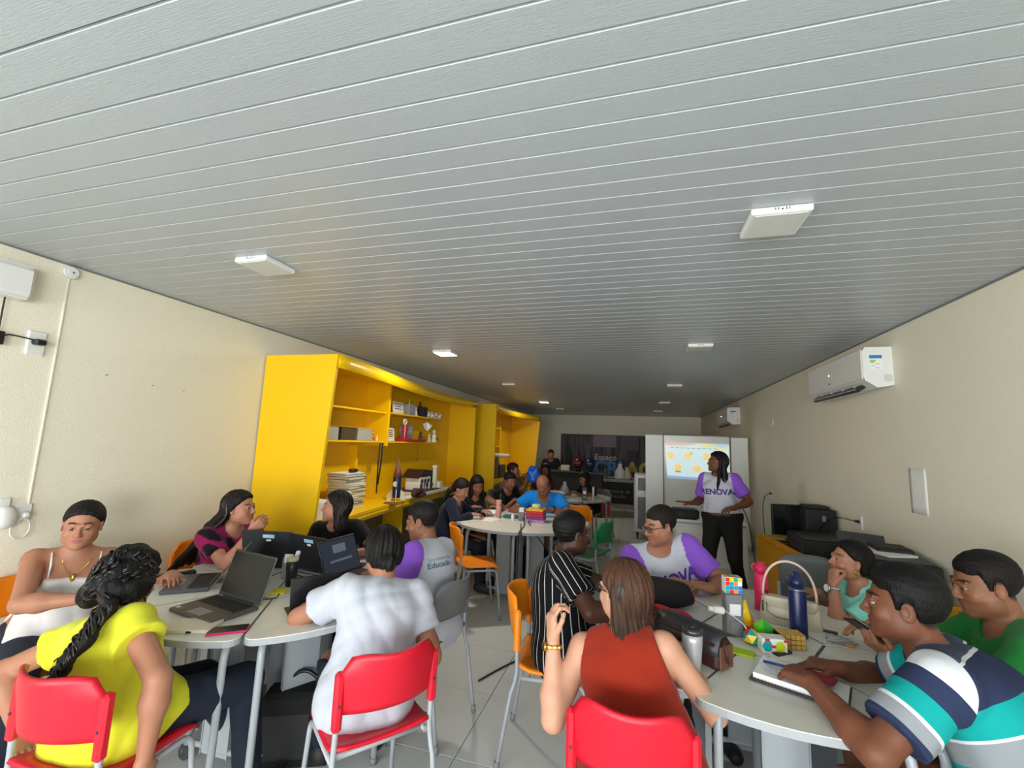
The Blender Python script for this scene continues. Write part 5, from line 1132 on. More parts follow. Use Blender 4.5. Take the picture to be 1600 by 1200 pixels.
M_JEANS = mat('trouser_denim', hexc('#141c2e'), .85, var=.2, vscale=30, bump=.3, bscale=500)
M_BLKT = mat('trouser_black', hexc('#0c0c0e'), .85, var=.1, vscale=30, bump=.2, bscale=400)
M_SHOE = mat('shoe_dark', hexc('#22201f'), .6)
M_EYE = mat('eye_white', hexc('#7d756c'), .25, var=0.0); M_IRIS = mat('iris', hexc('#1c110b'), .15, var=0)
M_LENS = mat('eyeglass_frame', hexc('#2a1512'), .3)
SK = dict(light=hexc('#c8957a'), mid=hexc('#a8745a'), tan=hexc('#8f5f45'), brown=hexc('#70442f'), dark=hexc('#4b2c1f'))
HEADM = {}
def stripes_mat(name, ramp1, ramp2, scale, vertical=None):
    """ramp1/ramp2: [(pos, colour)] constant ramps over attributes s1 (trunk) and s2 (sleeve); sl > 0 marks the trunk"""
    m, N, L, P = _nodes(name); MATS[name] = m; P.inputs['Roughness'].default_value = .85; P.inputs['Specular IOR Level'].default_value = .2
    outs = []
    for an, ramp in (('s1', ramp1), ('s2', ramp2)):
        a = N.new('ShaderNodeAttribute'); a.attribute_name = an; mu = N.new('ShaderNodeMath'); mu.operation = 'MULTIPLY'; mu.inputs[1].default_value = scale
        L.new(a.outputs['Fac'], mu.inputs[0]); src = mu.outputs[0]
        if vertical: fr = N.new('ShaderNodeMath'); fr.operation = 'FRACT'; L.new(src, fr.inputs[0]); src = fr.outputs[0]
        cr = N.new('ShaderNodeValToRGB'); cr.color_ramp.interpolation = 'CONSTANT'; L.new(src, cr.inputs[0]); E_ = cr.color_ramp.elements
        E_[0].position = 0; E_[0].color = ramp[0][1] + (1,); E_[1].position = ramp[1][0]; E_[1].color = ramp[1][1] + (1,)
        for p_, c_ in ramp[2:]: e = E_.new(p_); e.color = c_ + (1,)
        outs.append(cr.outputs[0])
    a = N.new('ShaderNodeAttribute'); a.attribute_name = 'sl'; gt = N.new('ShaderNodeMath'); gt.operation = 'GREATER_THAN'; gt.inputs[1].default_value = 0; L.new(a.outputs['Fac'], gt.inputs[0])
    mx = N.new('ShaderNodeMix'); mx.data_type = 'RGBA'; L.new(gt.outputs[0], mx.inputs[0]); L.new(outs[1], mx.inputs[6]); L.new(outs[0], mx.inputs[7]); L.new(mx.outputs[2], P.inputs['Base Color'])
    return m
PEOPLE = {}
def hairline(y, kind, ab=0):
    if kind in ('short', 'fade'): return np.interp(y, [-.12, -.05, -.030, -.020, .006, .013, .027, .036, .052, .066, .085, .1], [-.066, -.062, -.045, .018, .018, -.002, .0, .026, .036, .056, .064, .066]) - .006 * (ab > .06) * (y < .03) + np.where(y > .026, .022 * np.clip((ab - .040) / .02, 0, 1), 0)
    return np.interp(y, [-.12, -.05, -.030, -.020, .006, .03, .05, .066, .085, .1], [-.085, -.080, -.045, .010, .010, .026, .048, .068, .076, .078])
def person(label, P, hc, yaw, hy, hp=0, hr=0, s=1.0, sex='m', skin='mid', fat=1.0, tw=0, bow=.03, nk=None, R=None, L=None, RF=None, LF=None,
           shirt=None, hair=None, pants='jeans', near=1, far_legs=False, group=None, beard=0, glasses=False, earring=False, watch=None, stand=False, brow=.5):
    P = V3(*P); hc = V3(*hc); f = V3(math.cos(math.radians(yaw)), math.sin(math.radians(yaw)), 0); r = V3(f[1], -f[0], 0); Zu = V3(0, 0, 1)
    H = rotm(hy, hp, hr)
    if nk is None: nk = nrm(Zu * .93 + f * .33)
    C7 = hc - s * .165 * nrm(nk); ax = C7 - P; Ls = np.linalg.norm(ax); U = ax / Ls; k_ = Ls / .50
    F_ = nrm(np.cross(U, r)); F_ = nrm(f - U * (f @ U)); Rt = np.cross(F_, U)
    def sp(t): return P + ax * t - F_ * bow * 4 * t * (1 - t)
    def fr(t):
        u = nrm(sp(min(1, t + .08)) - sp(t - .08)); ff = nrm(F_ - u * (F_ @ u)); a = math.radians(tw) * t; rr_ = np.cross(ff, u)
        ff2 = ff * math.cos(a) - rr_ * math.sin(a); rr2 = np.cross(ff2, u); return np.stack([rr2, ff2, u], 1)
    g = fat; fem = sex == 'f'; q = s
    t = thing('person', label, 'person', (P[0], P[1], 0), 0, group); off = V3(P[0], P[1], 0)
    hsh = (.146 if fem else .160) * q * (1 + (g - 1) * .3)
    F1 = fr(.92); S = {}
    for sd in (1, -1): S[sd] = sp(.93) + F1[:, 0] * sd * hsh - F1[:, 1] * .0
    arms = {}
    for sd, A in ((1, R), (-1, L)):
        if A is None: A = dict(w=tuple(S[sd] + f * .22 - Zu * .30 + r * sd * .02), hd=tuple(f), hn=(0, 0, -1))
        Lu, Lf = A.get('lu', .285) * q, A.get('lf', .245) * q
        el, wr_ = ik(S[sd], A['w'], Lu, Lf, A.get('pole', tuple(r * sd * .6 - Zu + -f * .3)))
        hd = A.get('hd') or tuple(wr_ - el); arms[sd] = (el, wr_, V3(*hd), V3(*A.get('hn', (0, 0, -1))), A.get('pose', 'relaxed'))
    legs = {}
    for sd, T in ((1, RF), (-1, LF)):
        hip = P + r * sd * .092 * q - Zu * .01
        if T is None: T = (hip + f * .46 + r * sd * .05) * V3(1, 1, 0) + V3(0, 0, .09)
        kn, an = ik(hip, T, .43 * q, .42 * q, f * .8 + Zu * .9); legs[sd] = (hip, kn, an)
    # ---------------- trunk prims shared by the body and the garments
    def trunk(fd, e=0.0, arms_=None, neck=True):
        fa, fb, fc = fr(.06), fr(.38), fr(.72)
        W = dict(h=(.175, .135, .115), w=(.128, .103, .13), c=(.142, .104, .15)) if fem else dict(h=(.165, .128, .11), w=(.148, .112, .14), c=(.165, .118, .16))
        fd.ell(sp(.06), V3(*W['h']) * V3(g, g, 1) * q + e, fa, .06)
        fd.ell(sp(.36) + fb[:, 1] * (.02 + (g - 1) * .10) * q, V3(*W['w']) * V3(g, 1 + (g - 1) * 1.6, k_) * q + e, fb, .09)
        fd.ell(sp(.70) + fc[:, 1] * .008 * q, V3(*W['c']) * V3(.5 + g * .5, .5 + g * .5, k_) * q + e, fc, .07)
        for sd in (1, -1):
            fd.cap(sp(.86), S[sd] - F1[:, 2] * .012, .060 * q + e, (.047 if fem else .056) * q * (.6 + .4 * g) + e, .05)
            fd.cap(sp(1.0) - F1[:, 1] * .005, S[sd] - F1[:, 0] * sd * .03 * q, .040 * q + e * .7, .036 * q + e * .7, .04)
            if fem: fd.ell(sp(.66) + fc[:, 0] * sd * .068 * q * g + fc[:, 1] * .085 * q * (.5 + .5 * g), V3(.062, .055, .062) * q * (.4 + .6 * g) + e, fc, .04)
            fd.cap(legs[sd][0] + Zu * .0, legs[sd][0] + (legs[sd][1] - legs[sd][0]) * .25, .088 * q * g + e, .080 * q * g + e, .05)
    def armp(fd, sd, t0, t1, e, k=.02, e1=None):
        """arm from t0 to t1, t in 0..2 (0..1 upper, 1..2 fore)"""
        el, wr_ = arms[sd][:2]; e1 = e if e1 is None else e1; gg = .55 + .45 * g
        ru0, ru1, rf0, rf1 = ((.046, .037, .038, .024) if fem else (.054, .043, .043, .028)); e2 = (e + e1) / 2
        ru0, ru1, rf0, rf1 = ru0 * q * gg, ru1 * q * gg, rf0 * q * gg, rf1 * q
        a = S[sd]
        if t1 <= 1: fd.cap(a, a + (el - a) * t1, ru0 + e, ru0 + (ru1 - ru0) * t1 + e1, k)
        else:
            fd.cap(a, el, ru0 + e, ru1 + e2, k); m_ = el + (wr_ - el) * .28; tt = t1 - 1
            if tt >= .99:
                fd.cap(el, m_, rf0 + e2, rf0 * 1.02 + e2, .02); fd.cap(m_, wr_, rf0 * 1.02 + e2, rf1 + e1, .03)
            else: fd.cap(el, el + (wr_ - el) * tt, rf0 + e2, rf0 + (rf1 - rf0) * tt + e1, .02)
    # ---------------- body
    fd = Field(); hs = q * (.97 if fem else 1.0)
    sl_ = (shirt or {}).get('sleeve', .62)
    trunk(fd)
    nb = hc + H @ (V3(0, -.018, -.062) * hs)
    fd.cap(sp(.97), nb, (.050 if fem else .060) * q * (.6 + .4 * g), (.046 if fem else .055) * q, .035)
    fine = []
    for sd in (1, -1):
        armp(fd, sd, 0, 2, 0.0)
        if near > 0:
            a, b = hand(fd, arms[sd][1], arms[sd][2], arms[sd][3], sd, arms[sd][4], q * (.93 if fem else 1.0)); fine.append((a, b, .0036 if near > 1 else .0045))
        else: hand(fd, arms[sd][1], arms[sd][2], arms[sd][3], sd, arms[sd][4], q)
        hip, kn, an = legs[sd]
        fd.cap(hip, kn, .080 * q * g, .056 * q, .04); fd.cap(kn, kn + (an - kn) * .35, .054 * q, .052 * q, .03); fd.cap(kn + (an - kn) * .35, an, .052 * q, .034 * q, .03)
        fo = nrm(f + r * sd * .15); fd.cap(an - Zu * .045, an - Zu * .055 + fo * .15 * q, .034 * q, .026 * q, .03)
    def hp_(x, y, z): return hc + H @ (V3(x, y, z) * hs)
    fw = 1 + (g - 1) * .35
    fd.ell(hp_(0, -.018, .034), V3(.076, .096, .084) * hs, H, .02)
    fd.ell(hp_(0, .022, -.030), V3(.064 * fw, .070, .082) * hs, H, .03)
    fd.ell(hp_(0, .050, -.070), V3(.046 * fw, .042, .040) * hs, H, .03)
    fd.ell(hp_(0, .078, -.098), V3(.024, .018, .016) * hs, H, .022)
    for x in (1, -1):
        fd.ell(hp_(x * .050 * fw, .012, -.062), V3(.018, .030, .026) * hs, H, .03)
        fd.ell(hp_(x * .040, .064, -.030), V3(.022, .020, .022) * hs, H, .02)
    if near > 0:
        for x in (1, -1):
            fd.ell(hp_(x * .031, .096, .004), V3(.019, .013, .0125) * hs, H, .010, op='s')
            fd.cap(hp_(x * .012, .087, .021), hp_(x * .045, .076, .023), .0085 * hs, .0075 * hs, .010)
            fd.ell(hp_(x * .031, .0805, .0108), V3(.0165, .0125, .0075) * hs, H, .003)
            fd.ell(hp_(x * .031, .0800, -.0082), V3(.0150, .0110, .0046) * hs, H, .003)
            fd.ell(hp_(x * .0115, .098, -.034), V3(.0085, .0095, .0075) * hs, H, .006)
            fd.ell(hp_(x * .078, -.006, -.008), V3(.008, .020, .032) * hs, H @ rotm(90 - x * 18, 0, 0), .006)
            fd.ell(hp_(x * .085, .0, -.006), V3(.006, .011, .018) * hs, H, .005, op='s')
        fd.cap(hp_(0, .086, .012), hp_(0, .106, -.026), .0072 * hs, .0105 * hs, .012)
        fd.ell(hp_(0, .109, -.030), V3(.0105, .0095, .0085) * hs, H, .007)
        fd.ell(hp_(0, .0890, -.0555), V3(.022, .0115, .0055) * hs, H, .005)
        fd.ell(hp_(0, .0880, -.0665), V3(.019, .0115, .0062) * hs, H, .005)
        fd.cap(hp_(-.022, .0975, -.0612), hp_(.022, .0975, -.0612), .0016 * hs, .0016 * hs, .003, op='s')
    else:
        fd.cap(hp_(0, .086, .012), hp_(0, .108, -.030), .0072 * hs, .0125 * hs, .012)
        for x in (1, -1): fd.ell(hp_(x * .031, .100, .004), V3(.018, .013, .012) * hs, H, .010, op='s'); fd.ell(hp_(x * .079, -.006, -.008), V3(.008, .018, .03) * hs, H, .006)
    hl = np.array([hp_(a, b, c) for a in (-.11, .11) for b in (-.14, .14) for c in (-.135, .14)])
    fine.append((hl.min(0), hl.max(0), {2: .0030, 1: .0038, 0: .0075}[near]))
    if near == 0: fine = fine[-1:]
    Vv, Ff = field_mesh(fd, {2: .0085, 1: .011, 0: .016}[near], fine)
    sk = V3(*SK[skin]); colr = np.tile(sk, (len(Vv), 1)); Q = (Vv - hc) @ H / hs; hd_m = (np.abs(Q) < .16).all(1)
    x, y, z = Q[:, 0], Q[:, 1], Q[:, 2]
    def mixc(mask, c, a): colr[mask] = colr[mask] * (1 - a) + V3(*c) * a
    lips = hd_m & (((x / .024) ** 2 + ((z + .061) / .0115) ** 2) < 1) & (y > .07)
    mixc(lips, sk * V3(.95, .55, .55) if not fem else V3(.38, .10, .10) * (.5 + sk[0]), .75)
    hc_ = V3(*hexc((hair or {}).get('col', '#171210')))
    ab = np.abs(x); bl = .026 + .004 * np.sin((ab - .012) / .036 * PI); mixc(hd_m & (ab > .0145) & (ab < .050) & (np.abs(z - bl) < .0036) & (y > .055), hc_, .8)
    if beard: mixc(hd_m & (z < -.040) & (y > -.01) & ((z < -.076) | (ab > .030) | (np.abs(z + .047) < .006)) & (z > -.13), sk * .45, beard); 
    if hair:
        gl = hairline(y, hair['kind'], ab)
        if not hair.get('bald'):
            am_ = (np.clip((z - gl) / .014, 0, 1) * .9 * hd_m * (ab < .0865) * (y < .095))[:, None]; colr = colr * (1 - am_) + hc_ * am_
        if hair.get('bald'): mixc(hd_m & (z > gl) & (z < .055) & (y < .03) & (ab > .03), hc_, .45); mixc(hd_m & (z > gl) & (z < .055) & (y < -.05), hc_, .45)
    mixc(hd_m & (ab < .006 + .006) & (ab > .0065) & (z > -.0435) & (z < -.039) & (y > .09), sk * .25, .8)
    cheeks = hd_m & (((ab - .042) / .022) ** 2 + ((z + .028) / .02) ** 2 < 1) & (y > .04); mixc(cheeks, sk * V3(1.08, .85, .82), .35)
    body = to_obj('body', Vv, Ff, M_SKIN, t, off, {'Col': ('c', colr)})
    # ---------------- eyes
    if near > 0:
        for x_ in (1, -1):
            c = hp_(x_ * .031, .0780, .0006); b = MB(); R3 = Matrix([list(map(float, row)) for row in H])
            def sph(b, c, r_, n1=12, n2=7, hem=PI):
                vs = []; 
                for i in range(n2 + 1):
                    a = hem * i / n2
                    for j in range(n1): p_ = 2 * PI * j / n1; vs.append(Vector(c) + R3 @ (Vector((math.sin(a) * math.cos(p_), math.cos(a), math.sin(a) * math.sin(p_))) * r_))
                b.add(vs, [(i * n1 + j, (i + 1) * n1 + j, (i + 1) * n1 + (j + 1) % n1, i * n1 + (j + 1) % n1) for i in range(n2) for j in range(n1)], True)
            sph(b, c, .0118 * hs); e_ = b.build('eye', M_EYE, t, True)
            b = MB(); sph(b, c, .0121 * hs, 12, 3, .58); b.build('iris', M_IRIS, e_, True)
            e_.location = (0, 0, 0)
    # ---------------- garment for the trunk
    if shirt:
        e = shirt.get('e', .013); sd_f = Field(); trunk(sd_f, e); cols = V3(*hexc(shirt['col'])); sc_ = V3(*hexc(shirt.get('sleevecol', shirt['col'])))
        if not shirt.get('untucked', True) and not stand: sd_f.cap(P - F_ * .035 - U * .05 - Rt * .075, P - F_ * .035 - U * .05 + Rt * .075, .094 * q * g + e, .094 * q * g + e, .06)
        sleeves = []
        if sl_ > 0:
            for sd in (1, -1):
                el, wr_ = arms[sd][:2]; fl = shirt.get('flare', .010); af = Field(); armp(af, sd, 0, min(sl_, 1.97) + (.12 if sl_ < 1 else .03), e, .03, e + fl)
                if sl_ < 1: c0 = S[sd] + (el - S[sd]) * sl_; dr = nrm(el - S[sd])
                else: c0 = el + (wr_ - el) * (sl_ - 1); dr = nrm(wr_ - el)
                sleeves.append((af, c0, dr))
        if shirt.get('collar'):
            for a in np.linspace(0, 2 * PI, 10)[:-1]: sd_f.cap(sp(1.0) + F1[:, 0] * .062 * math.cos(a) * q + F1[:, 1] * (.058 * math.sin(a) + .015) * q + F1[:, 2] * (.012 - .02 * math.sin(a)), sp(1.0) + F1[:, 0] * .060 * math.cos(a + .7) * q + F1[:, 1] * (.055 * math.sin(a + .7) + .015) * q + F1[:, 2] * (.012 - .02 * math.sin(a + .7)), .011, .011, .012)
        ncx, ncr = shirt.get('neck', (.03, .074))
        fold_fn = folds(sum(map(ord, label)) % 997, shirt.get('fold', .005))
        hem = shirt.get('hem', -.10); 
        lo_, hi_ = sd_f.bounds()
        for af, _, _ in sleeves: l2, h2 = af.bounds(); lo_ = np.minimum(lo_, l2); hi_ = np.maximum(hi_, h2)
        # custom evaluation of plane cuts limited to a radius
        def run(h):
            lo, hi = lo_ - .02, hi_ + .02; base = [p for p in sd_f.p if p[0] != 'slab']; sd_f2 = Field(); sd_f2.p = base; d = sd_f2.grid(lo, hi, h); n_ = d.shape
            X = (lo[0] + h * np.arange(n_[0])).astype(f32)[:, None, None]; Y = (lo[1] + h * np.arange(n_[1])).astype(f32)[None, :, None]; Z = (lo[2] + h * np.arange(n_[2])).astype(f32)[None, None, :]
            def lin(p, nv): return (X - f32(p[0])) * f32(nv[0]) + (Y - f32(p[1])) * f32(nv[1]) + (Z - f32(p[2])) * f32(nv[2])
            for af, c0, dr in sleeves:
                ea = af.grid(lo, hi, h); m_ = ea < .19
                ea = np.where(m_ , np.maximum(ea, lin(c0, dr) if sl_ < 1 else np.where(ea < .05, lin(c0, dr), -1)), ea); k = f32(.035); h3 = np.maximum(k - np.abs(d - ea), 0) / k; d = np.minimum(d, ea) - h3 * h3 * k * f32(.25)
            if ncr: 
                ne = Field(); ne.ell(sp(1.0) + F1[:, 1] * ncx + F1[:, 2] * .035, V3(ncr, ncr * 1.05, ncr * (1.5 if shirt.get('vneck') else .85)) * q, F1, .006, op='u'); gn = ne.grid(lo, hi, h); d = np.maximum(d, -gn)
            if near: m_ = np.abs(d) < .03; ii = np.nonzero(m_); d[ii] += fold_fn(np.stack([lo[0] + h * ii[0], lo[1] + h * ii[1], lo[2] + h * ii[2]], 1)).astype(f32)
            fa = fr(0.0); d = np.maximum(d, -lin(P + fa[:, 2] * hem * q, fa[:, 2]))
            if stand is False: d = np.maximum(d, lin(P + F_ * shirt.get('front', .17) * g * q, nrm(F_ - U * .9)) )if False else d
            if sl_ == 0:
                for sd in (1, -1): d = np.maximum(d, lin(sp(.93) + F1[:, 0] * sd * (hsh - shirt.get('strap', .022) * q), F1[:, 0] * sd * .93 + F1[:, 2] * .25))
            if shirt.get('top'): d = np.maximum(d, lin(sp(shirt['top']), F1[:, 2] + F1[:, 1] * shirt.get('topslope', 0)))
            if not stand and shirt.get('untucked', True):
                d = np.maximum(d, lin(P + F_ * .15 * g * q + U * .0, nrm(F_ * .9 - U * .9)))
            return nets(d, lo, h)
        Vv, Ff = run({2: .0075, 1: .010, 0: .015}[near])
        # which prim: sleeve or trunk
        at = {}
        Wp = Vv; d_tr = (Wp - sp(.9)) @ F1[:, 0]
        s1 = (Wp - P) @ U; s2 = np.zeros(len(Wp)); sl_a = np.ones(len(Wp)) * 1.0
        tf = Field(); trunk(tf, 0.0); xs, ys, zs = (Wp[:, i].astype(f32) for i in range(3)); dt = np.full(len(Wp), 9, f32)
        for p_ in tf.p:
            if p_[0] == 'ell' and p_[5] >= .06: dt = np.minimum(dt, tf.ev(xs, ys, zs, p_))
        for sd in (1, -1):
            el = arms[sd][0]; dv = nrm(el - S[sd]); rel = Wp - S[sd]; al = rel @ dv; outw = (Wp - sp(.93)) @ F1[:, 0] * sd
            tt_ = np.clip(al, 0, .4); da = np.linalg.norm(rel - np.outer(tt_, dv), axis=1) - .050 * q
            v_ = np.where((outw > .04) & (da < .06 + .03 * (shirt.get('mat') != 'pin')), (da - dt) + np.clip(.05 - al, 0, .2) * .5 - .004, 9); sl_a = np.minimum(sl_a, v_); s2 = np.where((v_ < .05) & (outw > .04), al, s2)
        sl_a = np.clip(sl_a, -.5, .5)
        if shirt.get('matobj') is not None and shirt.get('mat') != 'pin': s1 = s1 + .02; s2 = (s2 + .09) / .30 * .5
        mask = (sl_a > 0)[:, None]; colr = np.where(mask, cols, sc_)
        if 'colfn' in shirt: colr = shirt['colfn'](colr, s1, (Wp - P) @ Rt, (Wp - P) @ F_, sl_a)
        ang = None
        if shirt.get('mat') == 'pin':
            la = (Wp - sp(.5)) @ Rt; fo_ = (Wp - sp(.5)) @ F_; s1 = np.arctan2(la, np.where(np.abs(fo_) < .02, .02, np.abs(fo_))) * .15 + .5
            s1 = np.arctan2(la, -fo_) * .155 + 1.0
            for sd in (1, -1):
                el = arms[sd][0]; dv = nrm(el - S[sd]); rel = Wp - S[sd]; n1 = nrm(F1[:, 1] - dv * (F1[:, 1] @ dv)); n2 = np.cross(dv, n1); sel = (((Wp - sp(.93)) @ F1[:, 0]) * sd > 0); s2 = np.where(sel, np.arctan2(rel @ n2, rel @ n1) * .075 + .5, s2)
        m_use = shirt.get('matobj') or M_CLOTH
        so = to_obj(shirt.get('name', 'shirt'), Vv, Ff, m_use, t, off, {'Col': ('c', colr), 's1': ('f', s1), 's2': ('f', s2), 'sl': ('f', sl_a)})
        if shirt.get('text'):
            from mathutils.bvhtree import BVHTree
            tree = BVHTree.FromPolygons([Vector(v) for v in Vv], [tuple(map(int, ff)) for ff in Ff])
            for tx in shirt['text']:
                cu = bpy.data.curves.new('lettering', 'FONT'); cu.body = tx['s']; cu.size = tx['size']; cu.align_x = 'CENTER'; cu.align_y = 'CENTER'; cu.offset = tx.get('bold', 0)
                ob = bpy.data.objects.new('tmp', cu); COL.objects.link(ob); me = bpy.data.meshes.new_from_object(ob.evaluated_get(bpy.context.evaluated_depsgraph_get())); bpy.data.objects.remove(ob)
                bm = bmesh.new(); bm.from_mesh(me); bmesh.ops.triangulate(bm, faces=bm.faces[:])
                for _ in range(3 if tx['size'] > .05 else 1):
                    lg = [e for e in bm.edges if e.calc_length() > .012]
                    if lg: bmesh.ops.subdivide_edges(bm, edges=lg, cuts=1)
                    bmesh.ops.triangulate(bm, faces=bm.faces[:])
                sgn = 1 if tx['side'] == 'front' else -1; fc = fr(.7); rightv = -fc[:, 0] * sgn if False else fc[:, 0] * (-1 if sgn > 0 else 1)
                upv = fc[:, 2]; outv = fc[:, 1] * sgn; base = sp(tx['t']) + fc[:, 0] * tx.get('x', 0) ; rr_ = math.radians(tx.get('rot', 0))
                for v in bm.verts:
                    a, c = v.co.x * tx.get('sx', 1), v.co.y; a, c = a * math.cos(rr_) - c * math.sin(rr_), a * math.sin(rr_) + c * math.cos(rr_)
                    o_ = base + rightv * a + upv * c + outv * .45; hit = tree.ray_cast(Vector(o_), Vector(-outv), .6)
                    p_ = V3(*hit[0]) + outv * .002 if hit[0] is not None else base + rightv * a + upv * c + outv * .1
                    v.co = Vector(p_ - off)
                me2 = bpy.data.meshes.new('shirt_lettering'); bm.to_mesh(me2); bm.free(); me2.materials.append(mat('ink_' + tx['col'].strip('#'), hexc(tx['col']), .7, var=.02)); o2 = bpy.data.objects.new('shirt_lettering', me2); COL.objects.link(o2); o2.parent = so
    # ---------------- trousers and shoes
    if pants:
        pf = Field(); e = .007; fa = fr(.06); pf.ell(sp(.06), V3(.172, .132, .115) * V3(g, g, 1) * q + e, fa, .06)
        for sd in (1, -1):
            hip, kn, an = legs[sd]; tt = pants_len = .94 if pants != 'shorts' else .45
            pf.cap(hip, kn, .091 * q * g + e, .064 * q + e, .04); pf.cap(kn, kn + (an - kn) * tt, .060 * q + e, (.045 if pants != 'flare' else .06) * q + e, .02)
        pf.plane(sp(.24), U)
        if near: pf.disp(folds(7, .004))
        Vv, Ff = field_mesh(pf, {2: .011, 1: .014, 0: .02}[near]); pm = {'jeans': M_JEANS, 'black': M_BLKT, 'flare': M_BLKT, 'purple': mat('purple_skirt', hexc('#2a1f5e'), .8)}.get(pants, M_JEANS)
        to_obj('trousers', Vv, Ff, pm, t, off)
    for sd in (1, -1):
        hip, kn, an = legs[sd]; fo = nrm(f + r * sd * .15); sf = Field(); b_ = V3(an[0], an[1], max(.055, an[2] - .035))
        sf.cap(b_ - fo * .03, b_ + fo * .16 * q - Zu * .012, .043 * q, .036 * q, .02); sf.cap(b_ + Zu * .03, b_ + fo * .05, .043 * q, .042 * q, .03); sf.plane(V3(an[0], an[1], max(.004, b_[2] - .05)), -Zu)
        Vv, Ff = field_mesh(sf, .012 if near else .018); to_obj('shoe', Vv, Ff, M_SHOE, t, off)
    # ---------------- hair
    if hair:
        kd = hair['kind']; hcol = V3(*hexc(hair.get('col', '#171210'))); hf = Field(); th = hair.get('th', .012 if kd in ('short', 'fade') else .014)
        hf.ell(hp_(0, -.018, .034), V3(.076, .096, .084) * hs, H, .02); hf.ell(hp_(0, .022, -.030), V3(.064 * fw, .070, .082) * hs, H, .03)
        if kd in ('bun', 'pony', 'long', 'curly'): hf.ell(hp_(0, -.048, -.010), V3(.066, .060, .070) * hs, H, .03)
        sl0 = hair.get('line', .020 if kd in ('short', 'fade') else .008); slope = hair.get('slope', .62 if kd in ('short', 'fade') else .80)
        cuts = [(hp_(0, 0, sl0), H @ V3(0, slope, -1))]
        if kd != 'long' or True: cuts.append((hp_(0, hair.get('fr', .078), .05), H @ V3(0, 1, .35 if kd != 'fade' else .45)))
        extra = Field()
        down = nrm(hair.get('down', (0, 0, -1))); bk = -H[:, 1]
        if kd == 'bun': extra.ell(hp_(0, *hair.get('bun', (-.118, .02))), V3(.042, .036, .040) * hs, H, .02)
        if kd in ('pony', 'curly'):
            pts = [hp_(0, -.09, hair.get('tie', .0))] + [V3(*p_) for p_ in hair['path']]
            for i, (a, b) in enumerate(zip(pts, pts[1:])): rr0 = hair.get('r', .03); extra.cap(a, b, rr0 * (1 - .5 * i / len(pts)), rr0 * (1 - .5 * (i + 1) / len(pts)), .03)
        if kd == 'curly':
            for a in np.linspace(-1.9, 1.9, 9): extra.ell(hp_(.085 * math.sin(a), -.03 - .075 * math.cos(a), -.045 + .02 * math.cos(3 * a)), V3(.036, .036, .048) * hs, H, .02)
        if kd == 'long':
            Ln = hair.get('len', .38); wd = hair.get('w', .075)
            for x_ in (-1, -.5, 0, .5, 1):
                a = hp_(x_ * .062, -.055 + .02 * abs(x_), .0); m1 = a + down * .16 * q + bk * .012 - H[:, 1] * 0 + H[:, 0] * x_ * .012; b = a + down * Ln + bk * hair.get('out', .02) + H[:, 0] * x_ * (wd - .062) + V3(*hair.get('shift', (0, 0, 0)))
                extra.cap(a, m1, .034 * hs, .030 * hs, .03); extra.cap(m1, b, .030 * hs, .020 * hs, .03)
            for x_ in (-1, 1):
                if hair.get('front', 1):
                    a = hp_(x_ * .070, -.005, .02); b = a + down * Ln * hair.get('flen', .55) + H[:, 0] * x_ * .012 + H[:, 1] * hair.get('ff', .02); extra.cap(a, b, .022 * hs, .016 * hs, .02)
        amp = hair.get('amp', .0014 if kd in ('short', 'fade') else .0022)
        hh = {2: .0040, 1: .0050, 0: .009}[near]; 
        lo, hi = hf.bounds(); lo = lo - .02; hi = hi + .02
        if extra.p: l2, h2 = extra.bounds(); lo = np.minimum(lo, l2 - .02); hi = np.maximum(hi, h2 + .02)
        d = hf.grid(lo, hi, hh); n_ = d.shape
        X = (lo[0] + hh * np.arange(n_[0]))[:, None, None]; Y = (lo[1] + hh * np.arange(n_[1]))[None, :, None]; Z = (lo[2] + hh * np.arange(n_[2]))[None, None, :]
        ax_ = [(X - hc[0]), (Y - hc[1]), (Z - hc[2])]
        lx = ((ax_[0] * H[0, 0] + ax_[1] * H[1, 0] + ax_[2] * H[2, 0]) / hs).astype(f32); ly = ((ax_[0] * H[0, 1] + ax_[1] * H[1, 1] + ax_[2] * H[2, 1]) / hs).astype(f32); lz = ((ax_[0] * H[0, 2] + ax_[1] * H[1, 2] + ax_[2] * H[2, 2]) / hs).astype(f32)
        gg_ = hairline(ly, kd, np.abs(lx)); sm_ = np.clip((lz - gg_) / hair.get('soft', .030 if kd in ('short', 'fade') else .016), -1, 1)
        topf = np.clip((lz - .01) / .08, 0, 1) if kd in ('short', 'fade') else 1.0
        d = d - (th * (sm_ * (.55 + .45 * topf)) - .004 * (sm_ < 0)).astype(f32)
        if extra.p: e2 = extra.grid(lo, hi, hh); k = .02; h2_ = np.maximum(k - np.abs(d - e2), 0) / k; d = np.minimum(d, e2) - h2_ * h2_ * k * .25
        m = np.abs(d) < .03; ii = np.nonzero(m); PP_ = np.stack([lo[0] + hh * ii[0], lo[1] + hh * ii[1], lo[2] + hh * ii[2]], 1)
        loc = (PP_ - hc) @ H; an_ = np.arctan2(loc[:, 0], -loc[:, 1]); fz = 0
        if kd in ('long', 'pony', 'bun'): fz = np.sin(an_ * 34 + 6 * np.sin(PP_ @ V3(3, 2, 9))) * amp + np.sin(an_ * 15 + 4 * np.sin(PP_ @ V3(1, 5, 6))) * amp
        elif kd == 'curly': fz = folds(11, .010, 1.6)(PP_)
        else: fz = folds(5, amp, 3.0)(PP_)
        d[ii] += np.asarray(fz, f32) * (1 if near else .5)
        if hair.get('bald'):
            bp = hp_(0, .02, .10); d = np.maximum(d, (hair['bald'] * hs - np.sqrt((X - bp[0]) ** 2 + (Y - bp[1]) ** 2 + (Z - bp[2]) ** 2)).astype(f32))
